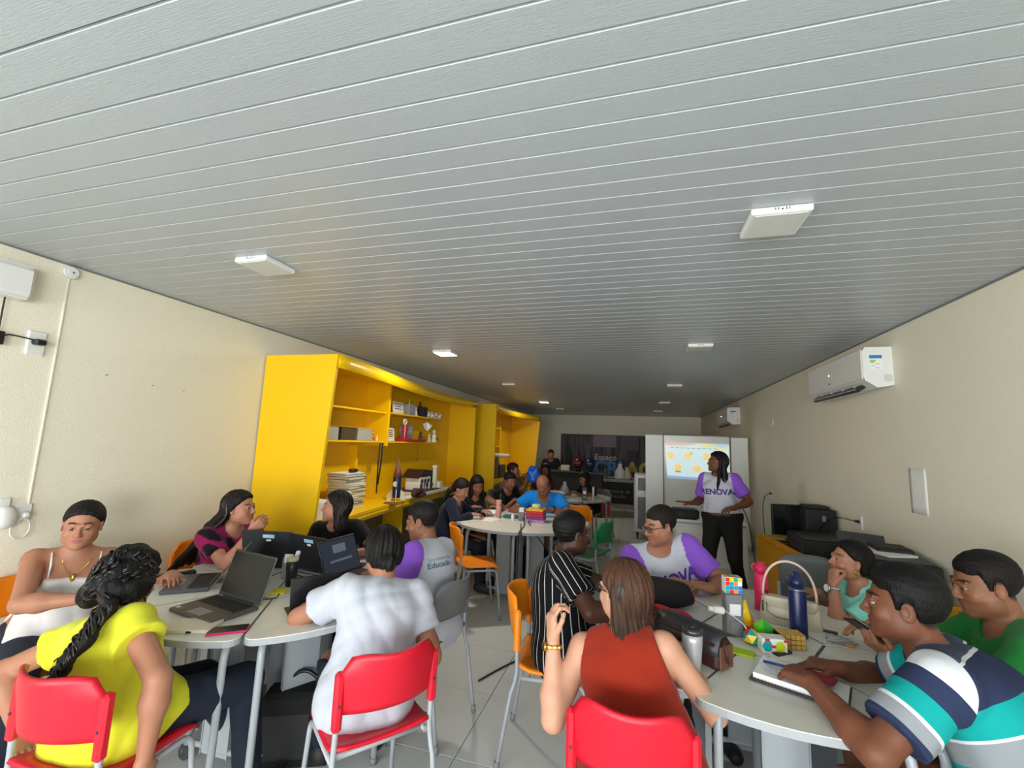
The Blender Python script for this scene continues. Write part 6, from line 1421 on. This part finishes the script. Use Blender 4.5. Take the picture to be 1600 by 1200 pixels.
        Vv, Ff = nets(d, lo, hh); colr = np.tile(hcol, (len(Vv), 1))
        if 'grad' in hair: zz_ = np.clip((hc[2] + .05 - Vv[:, 2]) / hair.get('gl', .25), 0, 1)[:, None]; colr = V3(*hexc(hair['grad'])) * (1 - zz_) + hcol * zz_
        ho = to_obj('hair', Vv, Ff, M_HAIR, t, off, {'Col': ('c', colr)})
        if kd == 'long' and hair.get('strands'):
            b = MB(); rs = random.Random(4); cs = []; Ln = hair.get('len', .38); wd = hair.get('w', .075)
            for i in range(hair['strands']):
                an0 = rs.uniform(-2.45, 2.45); x_ = math.sin(an0); p0 = hp_(x_ * .055, -.02 - .05 * math.cos(an0 * .5), .105); p1 = hp_(math.sin(an0) * .094, -.035 - .092 * max(0, math.cos(an0)), .03)
                xx = x_ * .098; yb = -.055 + .02 * abs(x_) - .047 * math.sqrt(max(0, 1 - x_ * x_))
                p2 = hp_(xx, yb, -.06); sh = V3(*hair.get('shift', (0, 0, 0)))
                p3 = hp_(xx, yb, 0) + down * (Ln * rs.uniform(.82, 1.04)) + bk * (hair.get('out', .02) - .006) + H[:, 0] * x_ * (wd - .066) + sh
                pts = [p0, p1, p2, p2 * .55 + p3 * .45 + V3(*[rs.uniform(-.006, .006) for _ in range(3)]), p3]
                o_ = []
                for j in range(4):
                    a, b_, c_, d_ = pts[max(0, j - 1)], pts[j], pts[j + 1], pts[min(4, j + 2)]
                    for u in (0, .33, .66): o_.append(.5 * ((2 * b_) + (c_ - a) * u + (2 * a - 5 * b_ + 4 * c_ - d_) * u * u + (-a + 3 * b_ - 3 * c_ + d_) * u ** 3))
                o_.append(pts[-1]); n_p = len(o_); b.tube(o_, [.0045 * (1 - .75 * (k / n_p) ** 3) * rs.uniform(.8, 1.2) for k in range(n_p)], 5, caps=False)
            mh = mat('hair_lock_' + hair['col'].strip('#'), hexc(hair['col']), .4, var=.4, vscale=30)
            b.build('hair_lock', mh, ho, True)['kind'] = 'stuff'
        if kd == 'curly':
            b = MB(); rs = random.Random(9); pts = [hp_(0, -.09, hair.get('tie', .0))] + [V3(*p_) for p_ in hair['path']]; pts = np.array(pts)
            for i in range(120):
                a0 = rs.uniform(-2.3, 2.3); zt = rs.uniform(-.01, .10); kk = math.sqrt(max(.1, 1 - ((zt - .03) / .11) ** 2)); o_ = []; ph = rs.uniform(0, 6); ln_ = rs.uniform(.07, .13)
                for u in np.linspace(0, 1, 12):
                    z_ = zt - ln_ * u; rr_ = (.098 + .012 * math.sin(9 * u + ph)) * (kk if z_ > .03 else 1); aa = a0 + .13 * math.sin(11 * u + ph)
                    o_.append(hp_(rr_ * math.sin(aa) * .98, -.028 - rr_ * 1.08 * math.cos(aa), max(z_, -.10)))
                b.tube(o_, [.0058 * (1 - .5 * k / 12) for k in range(12)], 5, caps=False)
            for i in range(46):
                tt = np.linspace(0, 1, 40); ph = rs.uniform(0, 6); o1 = rs.uniform(-.02, .02); o2 = rs.uniform(-.02, .02); fr_ = rs.uniform(4.0, 5.5); am = rs.uniform(.008, .016); end = rs.uniform(.7, 1.0); o_ = []
                for u in tt * end:
                    x_ = u * (len(pts) - 1); j = min(int(x_), len(pts) - 2); c = pts[j] + (pts[j + 1] - pts[j]) * (x_ - j); g_ = 1 - .4 * u
                    o_.append(c + V3(1, .1, 0) * (o1 * g_ + am * math.sin(fr_ * 2 * PI * u + ph)) + V3(0, -.7, .5) * (.016 + o2 * g_ * .4 + am * .8 * math.cos(fr_ * 2 * PI * u + ph)))
                b.tube(o_, [.0055 * (1 - .6 * k / 40) for k in range(40)], 5, caps=False)
            b.build('hair_lock', mat('hair_lock_black', hexc('#15100e'), .35, var=.4), ho, True)['kind'] = 'stuff'
    # ---------------- extras
    if glasses:
        b = MB(); R3 = H
        for x_ in (1, -1):
            b.tube([hp_(x_ * .034 + .025 * math.cos(a), .108 - .006 * abs(math.cos(a)), .002 + .017 * math.sin(a)) for a in np.linspace(0, 2 * PI, 19)[:-1]], .0024, 6, closed=True)
            b.tube([hp_(x_ * .058, .102, .006), hp_(x_ * .078, .05, .006), hp_(x_ * .082, -.005, .006)], .0022, 6)
        b.tube([hp_(-.010, .112, .006), hp_(.010, .112, .006)], .002, 6); b.build('eyeglasses', M_LENS, t, True)
        b = MB()
        for x_ in (1, -1):
            c = hp_(x_ * .034, .1055, .002); vs = [hp_(x_ * .034 + .024 * math.cos(a), .1065 - .006 * abs(math.cos(a)), .002 + .0165 * math.sin(a)) for a in np.linspace(0, 2 * PI, 17)[:-1]]; b.add(vs, [tuple(range(16))])
        gm = mat('eyeglass_lens', (.55, .5, .5), .05, trans=.9, var=0); b.build('lens', gm, t, True)
    if earring:
        for x_ in (1, -1):
            b = MB(); b.tube([hp_(x_ * .083, .0 + .011 * math.cos(a), -.052 + .013 * math.sin(a)) for a in np.linspace(0, 2 * PI, 15)[:-1]], .0018, 5, closed=True); b.build('earring', m_gold, t, True)
    if watch:
        sd, m1, m2, big = watch; el, wr_ = arms[sd][:2]; dv = nrm(wr_ - el); c = el + (wr_ - el) * .90; n1 = nrm(np.cross(dv, V3(.3, .2, 1))); n2 = np.cross(dv, n1); rw = (.030 if fem else .034) * q
        b = MB()
        for a in np.linspace(0, 2 * PI, 17)[:-1]: b.box(Vector(c + (n1 * math.cos(a) + n2 * math.sin(a)) * rw), (.013, .013, .010), Matrix([list(map(float, row)) for row in np.stack([n1 * -math.sin(a) + n2 * math.cos(a), dv, n1 * math.cos(a) + n2 * math.sin(a)], 1)]), b=.003)
        wo = b.build('watch', m1, t, True)
        back = nrm(-arms[sd][3]); back = nrm(back - dv * (back @ dv)); ctr = c + back * (rw + .004)
        b = MB(); b.tube([ctr, ctr + back * .007], [.019 * big, .018 * big], 18); wf_ = b.build('watch_case', m1, t, True); b = MB(); b.tube([ctr + back * .0071, ctr + back * .0078], .0145 * big, 18); b.build('watch_dial', m2, t, True)
    PEOPLE[label] = dict(t=t, arms=arms, S=S, hp_=hp_, H=H, hc=hc, sp=sp, F1=F1, off=off, q=q, legs=legs, fr=fr)
    return PEOPLE[label]
# ================================================================ the people
WHITE_SH = dict(col='#c2c4d0', sleevecol='#8a55c8')
# left table
def magblocks(c, s1, la, fo, sl):
    m = (np.sin(s1 * 42 + 1.0) * np.sin(la * 36 + fo * 20 + .8)) > .15
    c = np.array(c, float).copy(); c[m] = V3(*hexc('#150810')); return c
pp1 = person('woman in a white strappy top with tied-back hair, smiling, left of the laptops', (-2.90, 1.66, .53), (-2.80, 1.67, 1.09), -25, -38, -8, 4, s=.98, sex='f', skin='mid', fat=1.12, near=2,
    R=dict(w=(-2.52, 1.56, .79), pole=(-.4, -1, -.5), hd=(1, .15, 0), hn=(0, 0, -1)), L=dict(w=(-2.50, 1.95, .80), pole=(0, .3, -1), hd=(.8, -.4, 0)),
    shirt=dict(col='#d9d2cf', sleeve=0, strap=.06, top=.80, topslope=-.1, hem=-.1, name='strappy_top', neck=(.03, .06)), hair=dict(kind='bun', col='#15110f', bun=(-.125, -.02), amp=.001, th=.010), pants='jeans', earring=False)
b = MB()
for sd in (1, -1):
    F1 = pp1['F1']; a = pp1['sp'](.80) + F1[:, 0] * sd * .085 + F1[:, 1] * .118; m = pp1['sp'](.99) + F1[:, 0] * sd * .095 + F1[:, 1] * .03 + F1[:, 2] * .020; c = pp1['sp'](.80) + F1[:, 0] * sd * .08 - F1[:, 1] * .11
    b.tube([a, a * .4 + m * .6 + F1[:, 1] * .026 + F1[:, 2] * .012, m, m * .5 + c * .5 - F1[:, 1] * .035, c], .0045, 6)
b.build('shoulder_strap', mat('strap_white', hexc('#d9d2cf'), .8), pp1['t'], True)
b = MB(); F1 = pp1['F1']; nc = [pp1['sp'](.99) + F1[:, 0] * x * .06 + F1[:, 1] * (.085 + .035 * (1 - abs(x))) + F1[:, 2] * (.02 - .085 * (1 - abs(x) ** 1.5)) for x in np.linspace(-1, 1, 11)]
b.tube(nc, .002, 5); b.lathe([(.002, -.02), (.014, -.01), (.014, .012), (.003, .02)], 12, Vector(nc[5]) + Vector(F1[:, 1]) * .008, 1, .5); b.build('necklace', m_gold, pp1['t'], True)
person('woman in a bright yellow blouse with long wavy black hair, back towards us', (-1.90, 1.33, .53), (-2.02, 1.40, .98), 88, 92, -25, 8, s=.98, sex='f', skin='mid', fat=1.16, near=2, bow=.05, nk=(-.1, .35, .9),
    R=dict(w=(-1.60, 1.24, .49), pole=(1, -.2, 0), hd=(-.15, .05, -1), hn=(-1, 0, 0)), L=dict(w=(-2.18, 1.20, .50), pole=(-1, -.2, 0), hd=(.1, .3, -1), hn=(1, 0, 0)),
    RF=(-1.62, 1.72, .09), LF=(-1.95, 1.95, .09),
    shirt=dict(col='#d6d530', sleeve=.34, flare=.022, e=.016, fold=.006, name='blouse', neck=(.0, .082), hem=-.12, untucked=False), hair=dict(kind='curly', col='#0d0b0b', tie=-.04, r=.020, th=.016, path=[(-1.90, 1.26, .93), (-1.87, 1.185, .86), (-1.88, 1.14, .79), (-1.895, 1.11, .72)]), pants='jeans')
person('woman with very long dark hair in a magenta and black top, hand at her chin', (-2.78, 2.48, .53), (-2.60, 2.44, 1.09), -10, 14, 2, 0, s=.96, sex='f', skin='mid', fat=1.12, near=1,
    R=dict(w=(-2.42, 2.38, .96), pole=(.1, -.5, -1), hd=(.5, .3, .55), hn=(-.3, .5, .2), pose='half'), L=dict(w=(-2.35, 2.62, .79), pole=(0, .4, -1), hd=(1, -.3, 0)),
    shirt=dict(col='#8e1050', sleeve=.55, fold=.005, name='top', colfn=magblocks), hair=dict(kind='long', col='#1c110d', len=.50, w=.11, out=.0, strands=150, down=(-.62, -.12, -.78), flen=.25, ff=-.03))
person('woman in a black t-shirt with straight dark hair, wrists on the table', (-2.16, 3.00, .53), (-2.15, 2.86, 1.08), -72, -152, 0, 0, s=.93, sex='f', skin='mid', fat=1.05, near=1,
    R=dict(w=(-2.12, 2.70, .80), pole=(-1, .2, -.6), hd=(1, .0, .1), hn=(0, 0, -1)), L=dict(w=(-1.92, 2.72, .80), pole=(1, .3, -.6), hd=(-1, -.2, .1), hn=(0, 0, -1)),
    shirt=dict(col='#0f0f11', sleeve=.55, fold=.004, name='t_shirt'), hair=dict(kind='long', col='#17100d', len=.24, w=.07, out=.01, strands=60, flen=.6, ff=-.02), watch=(-1, m_gold, m_white, .8))
person('sitter in a plain white t-shirt with dark hair in a low knot, back towards us', (-1.11, 1.78, .53), (-1.19, 1.97, 1.045), 130, 134, -14, 0, s=.95, sex='m', skin='mid', fat=1.03, near=2, bow=.05,
    R=dict(w=(-1.03, 2.07, .77), pole=(.9, -.8, -.9), hd=(-.8, .5, 0)), L=dict(w=(-1.50, 2.02, .77), pole=(-1, -.6, -.6), hd=(-.3, .8, .1)),
    shirt=dict(col='#b9bcc6', sleeve=.60, flare=.016, e=.018, fold=.006, name='t_shirt', hem=-.16, neck=(.02, .070), untucked=False), hair=dict(kind='bun', col='#120f0e', bun=(-.122, -.05), th=.015, amp=.0035), pants='jeans')
person('man in a white t-shirt with lilac sleeves facing left at the laptops', (-1.18, 2.54, .53), (-1.31, 2.60, 1.09), 172, 188, -16, 0, s=.98, sex='m', skin='tan', fat=1.04, near=2, beard=.35,
    R=dict(w=(-1.48, 2.72, .79), pole=(.3, .8, -.8), hd=(-1, 0, 0)), L=dict(w=(-1.48, 2.38, .79), pole=(.4, -.9, -.8), hd=(-.9, .3, 0)),
    shirt=dict(**WHITE_SH, sleeve=.66, flare=.014, fold=.006, name='t_shirt', hem=-.16, untucked=False, neck=(.03, .076),
      text=[dict(s='Secretaria da', size=.030, col='#5f8a93', side='back', t=.80, x=-.07), dict(s='Educação', size=.042, col='#3f6f80', side='back', t=.72, x=-.07, bold=.001)]), hair=dict(kind='short', col='#15110f', th=.010), pants='jeans')
# right table
PIN = stripes_mat('pinstripe_black', [(0, hexc('#101012')), (.90, hexc('#c9c9c6'))], [(0, hexc('#101012')), (.90, hexc('#c9c9c6'))], 26, True)
person('man in a black shirt with thin white stripes, back half towards us', (-.38, 2.50, .53), (-.36, 2.63, 1.09), 14, 40, -4, 0, s=1.0, sex='m', skin='dark', fat=1.12, near=2, bow=.05,
    R=dict(w=(.02, 2.38, .80), pole=(-.1, -1, -.8), hd=(1, .4, 0)), L=dict(w=(.05, 2.75, .80), pole=(0, .7, -.8), hd=(1, -.2, 0)),
    shirt=dict(col='#101012', sleeve=.70, flare=.014, fold=.003, name='striped_shirt', mat='pin', matobj=PIN, hem=-.16, collar=True, untucked=False), hair=dict(kind='short', col='#0c0a0a', th=.014), pants='jeans')
person('woman in a sleeveless rust-red blouse with long straight brown hair, hand raised', (.01, 1.76, .53), (-.05, 1.87, 1.035), 86, 136, -2, 0, s=.98, sex='f', skin='light', fat=1.18, near=2, bow=.03, glasses=True,
    R=dict(w=(.17, 2.02, .79), pole=(.8, -.3, -1), hd=(-.2, 1, 0)), L=dict(w=(-.305, 1.76, .865), lu=.262, lf=.258, pole=(.15, -.2, -1), hd=(-.12, .05, .9), hn=(.7, .5, .2), pose='half'), watch=(-1, m_gold, m_gold, .9),
    shirt=dict(col='#8f2612', sleeve=0, strap=.018, e=.016, fold=.005, name='sleeveless_blouse', hem=-.12, neck=(.0, .06), untucked=False), hair=dict(kind='long', col='#241a16', grad='#4a3020', len=.51, w=.095, out=.0, strands=230, down=(.10, -.22, -1), front=0, gl=.22, th=.018), pants='black')
person('man with glasses in a white t-shirt with lilac sleeves, head turned left', (.24, 3.30, .53), (.15, 3.12, 1.10), -82, -150, -14, 0, s=1.02, sex='m', skin='mid', fat=1.32, near=2, beard=.3, glasses=True,
    R=dict(w=(.22, 2.96, .80), pole=(-1, .2, -.8), hd=(1, -.35, .1), hn=(0, -.3, -1), pose='half'), L=dict(w=(.42, 2.90, .80), pole=(1, .2, -.8), hd=(-1, -.1, .2), hn=(0, .2, -1), pose='half'),
    shirt=dict(**WHITE_SH, sleeve=.72, flare=.014, fold=.005, name='t_shirt', text=[dict(s='RENOVA', size=.092, col='#5a2f9a', side='front', t=.70, bold=.004)]), hair=dict(kind='fade', col='#1a1412', th=.008), pants='jeans')
person('woman in a mint green top covering her mouth with her hand', (1.25, 3.05, .52), (1.16, 3.00, 1.01), 185, 186, 8, 0, s=.92, sex='f', skin='mid', fat=1.08, near=2, earring=True,
    L=dict(w=(1.03, 2.885, .90), pole=(-.4, -.4, -1), hd=(.22, .25, .9), hn=(.9, .3, .1), pose='fist'), R=dict(w=(1.04, 3.12, .79), pole=(0, .4, -1), hd=(-1, 0, 0)), watch=(-1, m_chrome, m_white, 1.3),
    shirt=dict(col='#86d8c8', sleeve=.6, fold=.005, name='top', vneck=True), hair=dict(kind='bun', col='#120e0d', bun=(-.12, -.01), amp=.001), pants='jeans')
c_ = hexc
NV, TL, WH, GR, CLR = c_('#2a3350'), c_('#0f9a98'), c_('#d6d8dc'), c_('#8d9196'), c_('#4a5468')
POLO = stripes_mat('polo_stripes', [(0, NV), (.10, TL), (.22, NV), (.36, TL), (.49, GR), (.605, WH), (.62, TL), (.76, NV), (.955, WH), (.97, CLR)], [(0, WH), (.22, WH), (.38, NV), (.58, TL), (.78, WH), (.82, GR), (.95, NV)], 2.0)
pp20 = person('man in a turquoise, navy, grey and white striped polo shirt, leaning over his notebook', (1.12, 1.72, .55), (.885, 1.90, 1.10), 150, 158, -4, 0, s=1.03, sex='m', skin='brown', fat=1.08, near=2, bow=.07, beard=.2,
    L=dict(w=(.585, 1.86, .815), pole=(-.3, -1, -.7), hd=(-.45, .75, .0), hn=(.1, .1, -1), pose='pen'), R=dict(w=(.74, 2.05, .80), pole=(.4, .9, -.6), hd=(-1, .12, .05), hn=(0, 0, -1), pose='relaxed'),
    shirt=dict(col='#2a3350', sleeve=.72, flare=.018, e=.018, fold=.004, name='polo_shirt', matobj=POLO, collar=True, hem=-.12, untucked=False), hair=dict(kind='short', col='#0b0a0a', th=.016), pants='jeans')
pp21 = person('man in a green t-shirt looking down at the phone he holds up', (1.52, 2.22, .53), (1.345, 2.29, 1.11), 175, 176, -14, 0, s=1.02, sex='m', skin='tan', fat=1.12, near=2, beard=.45,
    R=dict(w=(1.06, 2.42, .82), pole=(0, .9, -1), hd=(-1, 0, .4)), L=dict(w=(.965, 2.16, .83), pole=(.3, -.7, -1), hd=(-.9, -.02, .55), hn=(.55, .3, .6), pose='half'), watch=(-1, m_chrome, m_white, 1.2),
    shirt=dict(col='#1d7a35', sleeve=.6, fold=.005, name='t_shirt', hem=-.14, untucked=False), hair=dict(kind='fade', col='#15100f', th=.010), pants='jeans')
# the presenter
person('standing woman presenting in a white t-shirt with lilac sleeves and black trousers', (.93, 5.50, .86), (.885, 5.46, 1.47), -112, -165, 4, 0, s=.98, sex='f', skin='brown', fat=1.22, near=1, stand=True, bow=.0,
    R=dict(w=(.60, 5.42, 1.00), pole=(0, .6, -1), hd=(-1, -.1, .08), hn=(0, 0, -1), pose='open'), L=dict(w=(1.00, 5.22, 1.00), pole=(1, .2, -.6), hd=(-.8, -.5, -.1), hn=(0, .2, -1), pose='relaxed'),
    RF=(.80, 5.44, .09), LF=(1.12, 5.60, .09),
    shirt=dict(**WHITE_SH, sleeve=.75, flare=.014, fold=.004, name='t_shirt', hem=.06, untucked=False, text=[dict(s='RENOVA', size=.085, col='#3d2580', side='front', t=.62, bold=.003)]), hair=dict(kind='long', col='#130d0c', len=.40, w=.09, out=.0, strands=70, flen=.85, ff=.045), pants='flare')
# middle tables
person('woman in a navy jumper with a dark ponytail bent over the middle table', (-2.08, 4.72, .53), (-1.93, 4.78, 1.05), 5, -12, -30, 0, s=.95, sex='f', skin='mid', fat=1.1, near=0, bow=.05,
    R=dict(w=(-1.74, 4.66, .80), pole=(0, -1, -.7), hd=(1, 0, 0)), L=dict(w=(-1.70, 4.92, .80), pole=(0, 1, -.7), hd=(1, -.2, 0)),
    shirt=dict(col='#10182e', sleeve=1.9, name='jumper'), hair=dict(kind='pony', col='#0e0b0a', r=.03, path=[(-2.06, 4.74, 1.03), (-2.12, 4.72, .93), (-2.14, 4.70, .84)]))
person('woman with bare arms and loose black hair looking down beside the woman in navy', (-2.02, 5.38, .53), (-1.92, 5.26, 1.06), -35, -50, -30, 0, s=.95, sex='f', skin='tan', fat=1.15, near=0, bow=.05,
    R=dict(w=(-1.88, 5.06, .82), pole=(-1, 0, -.5), hd=(.8, .2, 0)), L=dict(w=(-1.62, 5.22, .82), pole=(1, .3, -.5), hd=(-.8, -.2, 0)),
    shirt=dict(col='#141416', sleeve=.1, name='top'), hair=dict(kind='long', col='#0d0a09', len=.28, w=.09, out=.02))
person('bald man in a bright blue t-shirt bent over the middle table', (-1.12, 5.72, .53), (-1.11, 5.42, 1.09), -90, -90, -48, 0, s=1.05, sex='m', skin='tan', fat=1.3, near=1, bow=.06, beard=.3, nk=(0, -.5, .85),
    R=dict(w=(-1.30, 5.22, .81), pole=(-1, .1, -.6), hd=(.7, -.3, 0)), L=dict(w=(-.96, 5.20, .84), pole=(1, .1, -.6), hd=(-.6, -.3, .2), pose='half'), watch=(-1, m_black, m_black, .9),
    shirt=dict(col='#0f7fd6', sleeve=.6, name='t_shirt', fold=.005), hair=dict(kind='fade', col='#2a2220', th=.004, bald=.085, line=.03))
person('man in a black t-shirt, seen from the side, left of the man in blue', (-1.92, 6.30, .53), (-1.74, 6.12, 1.06), -30, -35, -20, 0, s=.98, sex='m', skin='tan', near=0,
    R=dict(w=(-1.62, 5.98, .82), pole=(0, -.6, -1), hd=(1, .2, 0)), L=dict(w=(-1.50, 6.25, .82), pole=(0, .6, -1), hd=(1, -.2, 0)),
    shirt=dict(col='#0c0c0e', sleeve=.6, name='t_shirt'), hair=dict(kind='short', col='#1a1310'))
p10 = person('man in a grey-brown shirt holding up a blue bag at the far tables', (-2.02, 7.0, .55), (-1.88, 6.82, 1.16), -20, -5, 0, 0, s=1.0, sex='m', skin='tan', near=0,
    R=dict(w=(-1.64, 6.62, .96), pole=(0, -.4, -1), hd=(.4, 0, 1), hn=(-1, 0, 0), pose='half'), L=dict(w=(-1.56, 6.95, .84), pole=(0, .6, -1), hd=(1, -.2, 0)),
    shirt=dict(col='#6a5c50', sleeve=.6, name='shirt'), hair=dict(kind='short', col='#1a1310'))
person('woman with dark hair in a maroon-brown top behind the bald man', (-1.72, 8.25, .55), (-1.62, 8.08, 1.12), -60, -85, -15, 0, s=.98, sex='f', skin='brown', near=0,
    shirt=dict(col='#4a1f1a', sleeve=.6, name='top'), hair=dict(kind='long', col='#120c0b', len=.3, w=.09))
person('woman in a dark top working at the right side of the far tables', (-.74, 7.95, .53), (-.87, 7.80, 1.02), -130, -140, -20, 0, s=.96, sex='f', skin='tan', near=0,
    R=dict(w=(-1.12, 7.68, .82), pole=(-.2, .4, -1), hd=(-1, -.1, 0)), L=dict(w=(-.98, 7.45, .82), pole=(1, 0, -1), hd=(-1, -.2, 0)),
    shirt=dict(col='#16161a', sleeve=.5, name='top'), hair=dict(kind='long', col='#120c0b', len=.3, w=.085))
person('person with a pale face mask standing behind the black far bench', (-2.10, 11.35, .80), (-2.12, 11.25, 1.34), -80, -78, -10, 0, s=.95, sex='m', skin='tan', near=0, stand=True,
    shirt=dict(col='#17171a', sleeve=.6, name='shirt'), hair=dict(kind='short', col='#120e0d'), RF=(-2.2, 11.35, .09), LF=(-2.0, 11.35, .09))
# phone held by the man in green, bag held by the man in grey-brown, belongings of the sitters
R = Matrix.Rotation(math.radians(62), 3, 'X') 
A = PEOPLE['man in a green t-shirt looking down at the phone he holds up']['arms'][-1]; wv = Vector(A[1]); hdv = Vector(A[2]).normalized(); hnv = Vector(A[3]); hnv = (hnv - hdv * hnv.dot(hdv)).normalized(); ltv = hdv.cross(hnv)
RR = Matrix((ltv, hdv, hnv)).transposed(); c = wv + hdv * .105 + hnv * .030
t = thing('mobile_phone', 'dark mobile phone held up by the man in the green t-shirt', 'phone', c); b = MB(); b.box((0, 0, 0), (.155 * .5, .16, .009), RR, b=.004); b.build('phone_case', m_black, t); b = MB(); b.box(tuple(hnv * .005), (.070, .150, .001), RR); b.build('display', em('phone_display', hexc('#38645c'), .25), t)
A = p10['arms'][1]; wv = Vector(A[1]); t = lump('blue_bag', 'bright blue plastic bag held up by the man in grey-brown', 'bag', (wv.x + .12, wv.y + .02, 1.0), (.19, .13, .22), m_blue, amp=.45, seed=12)
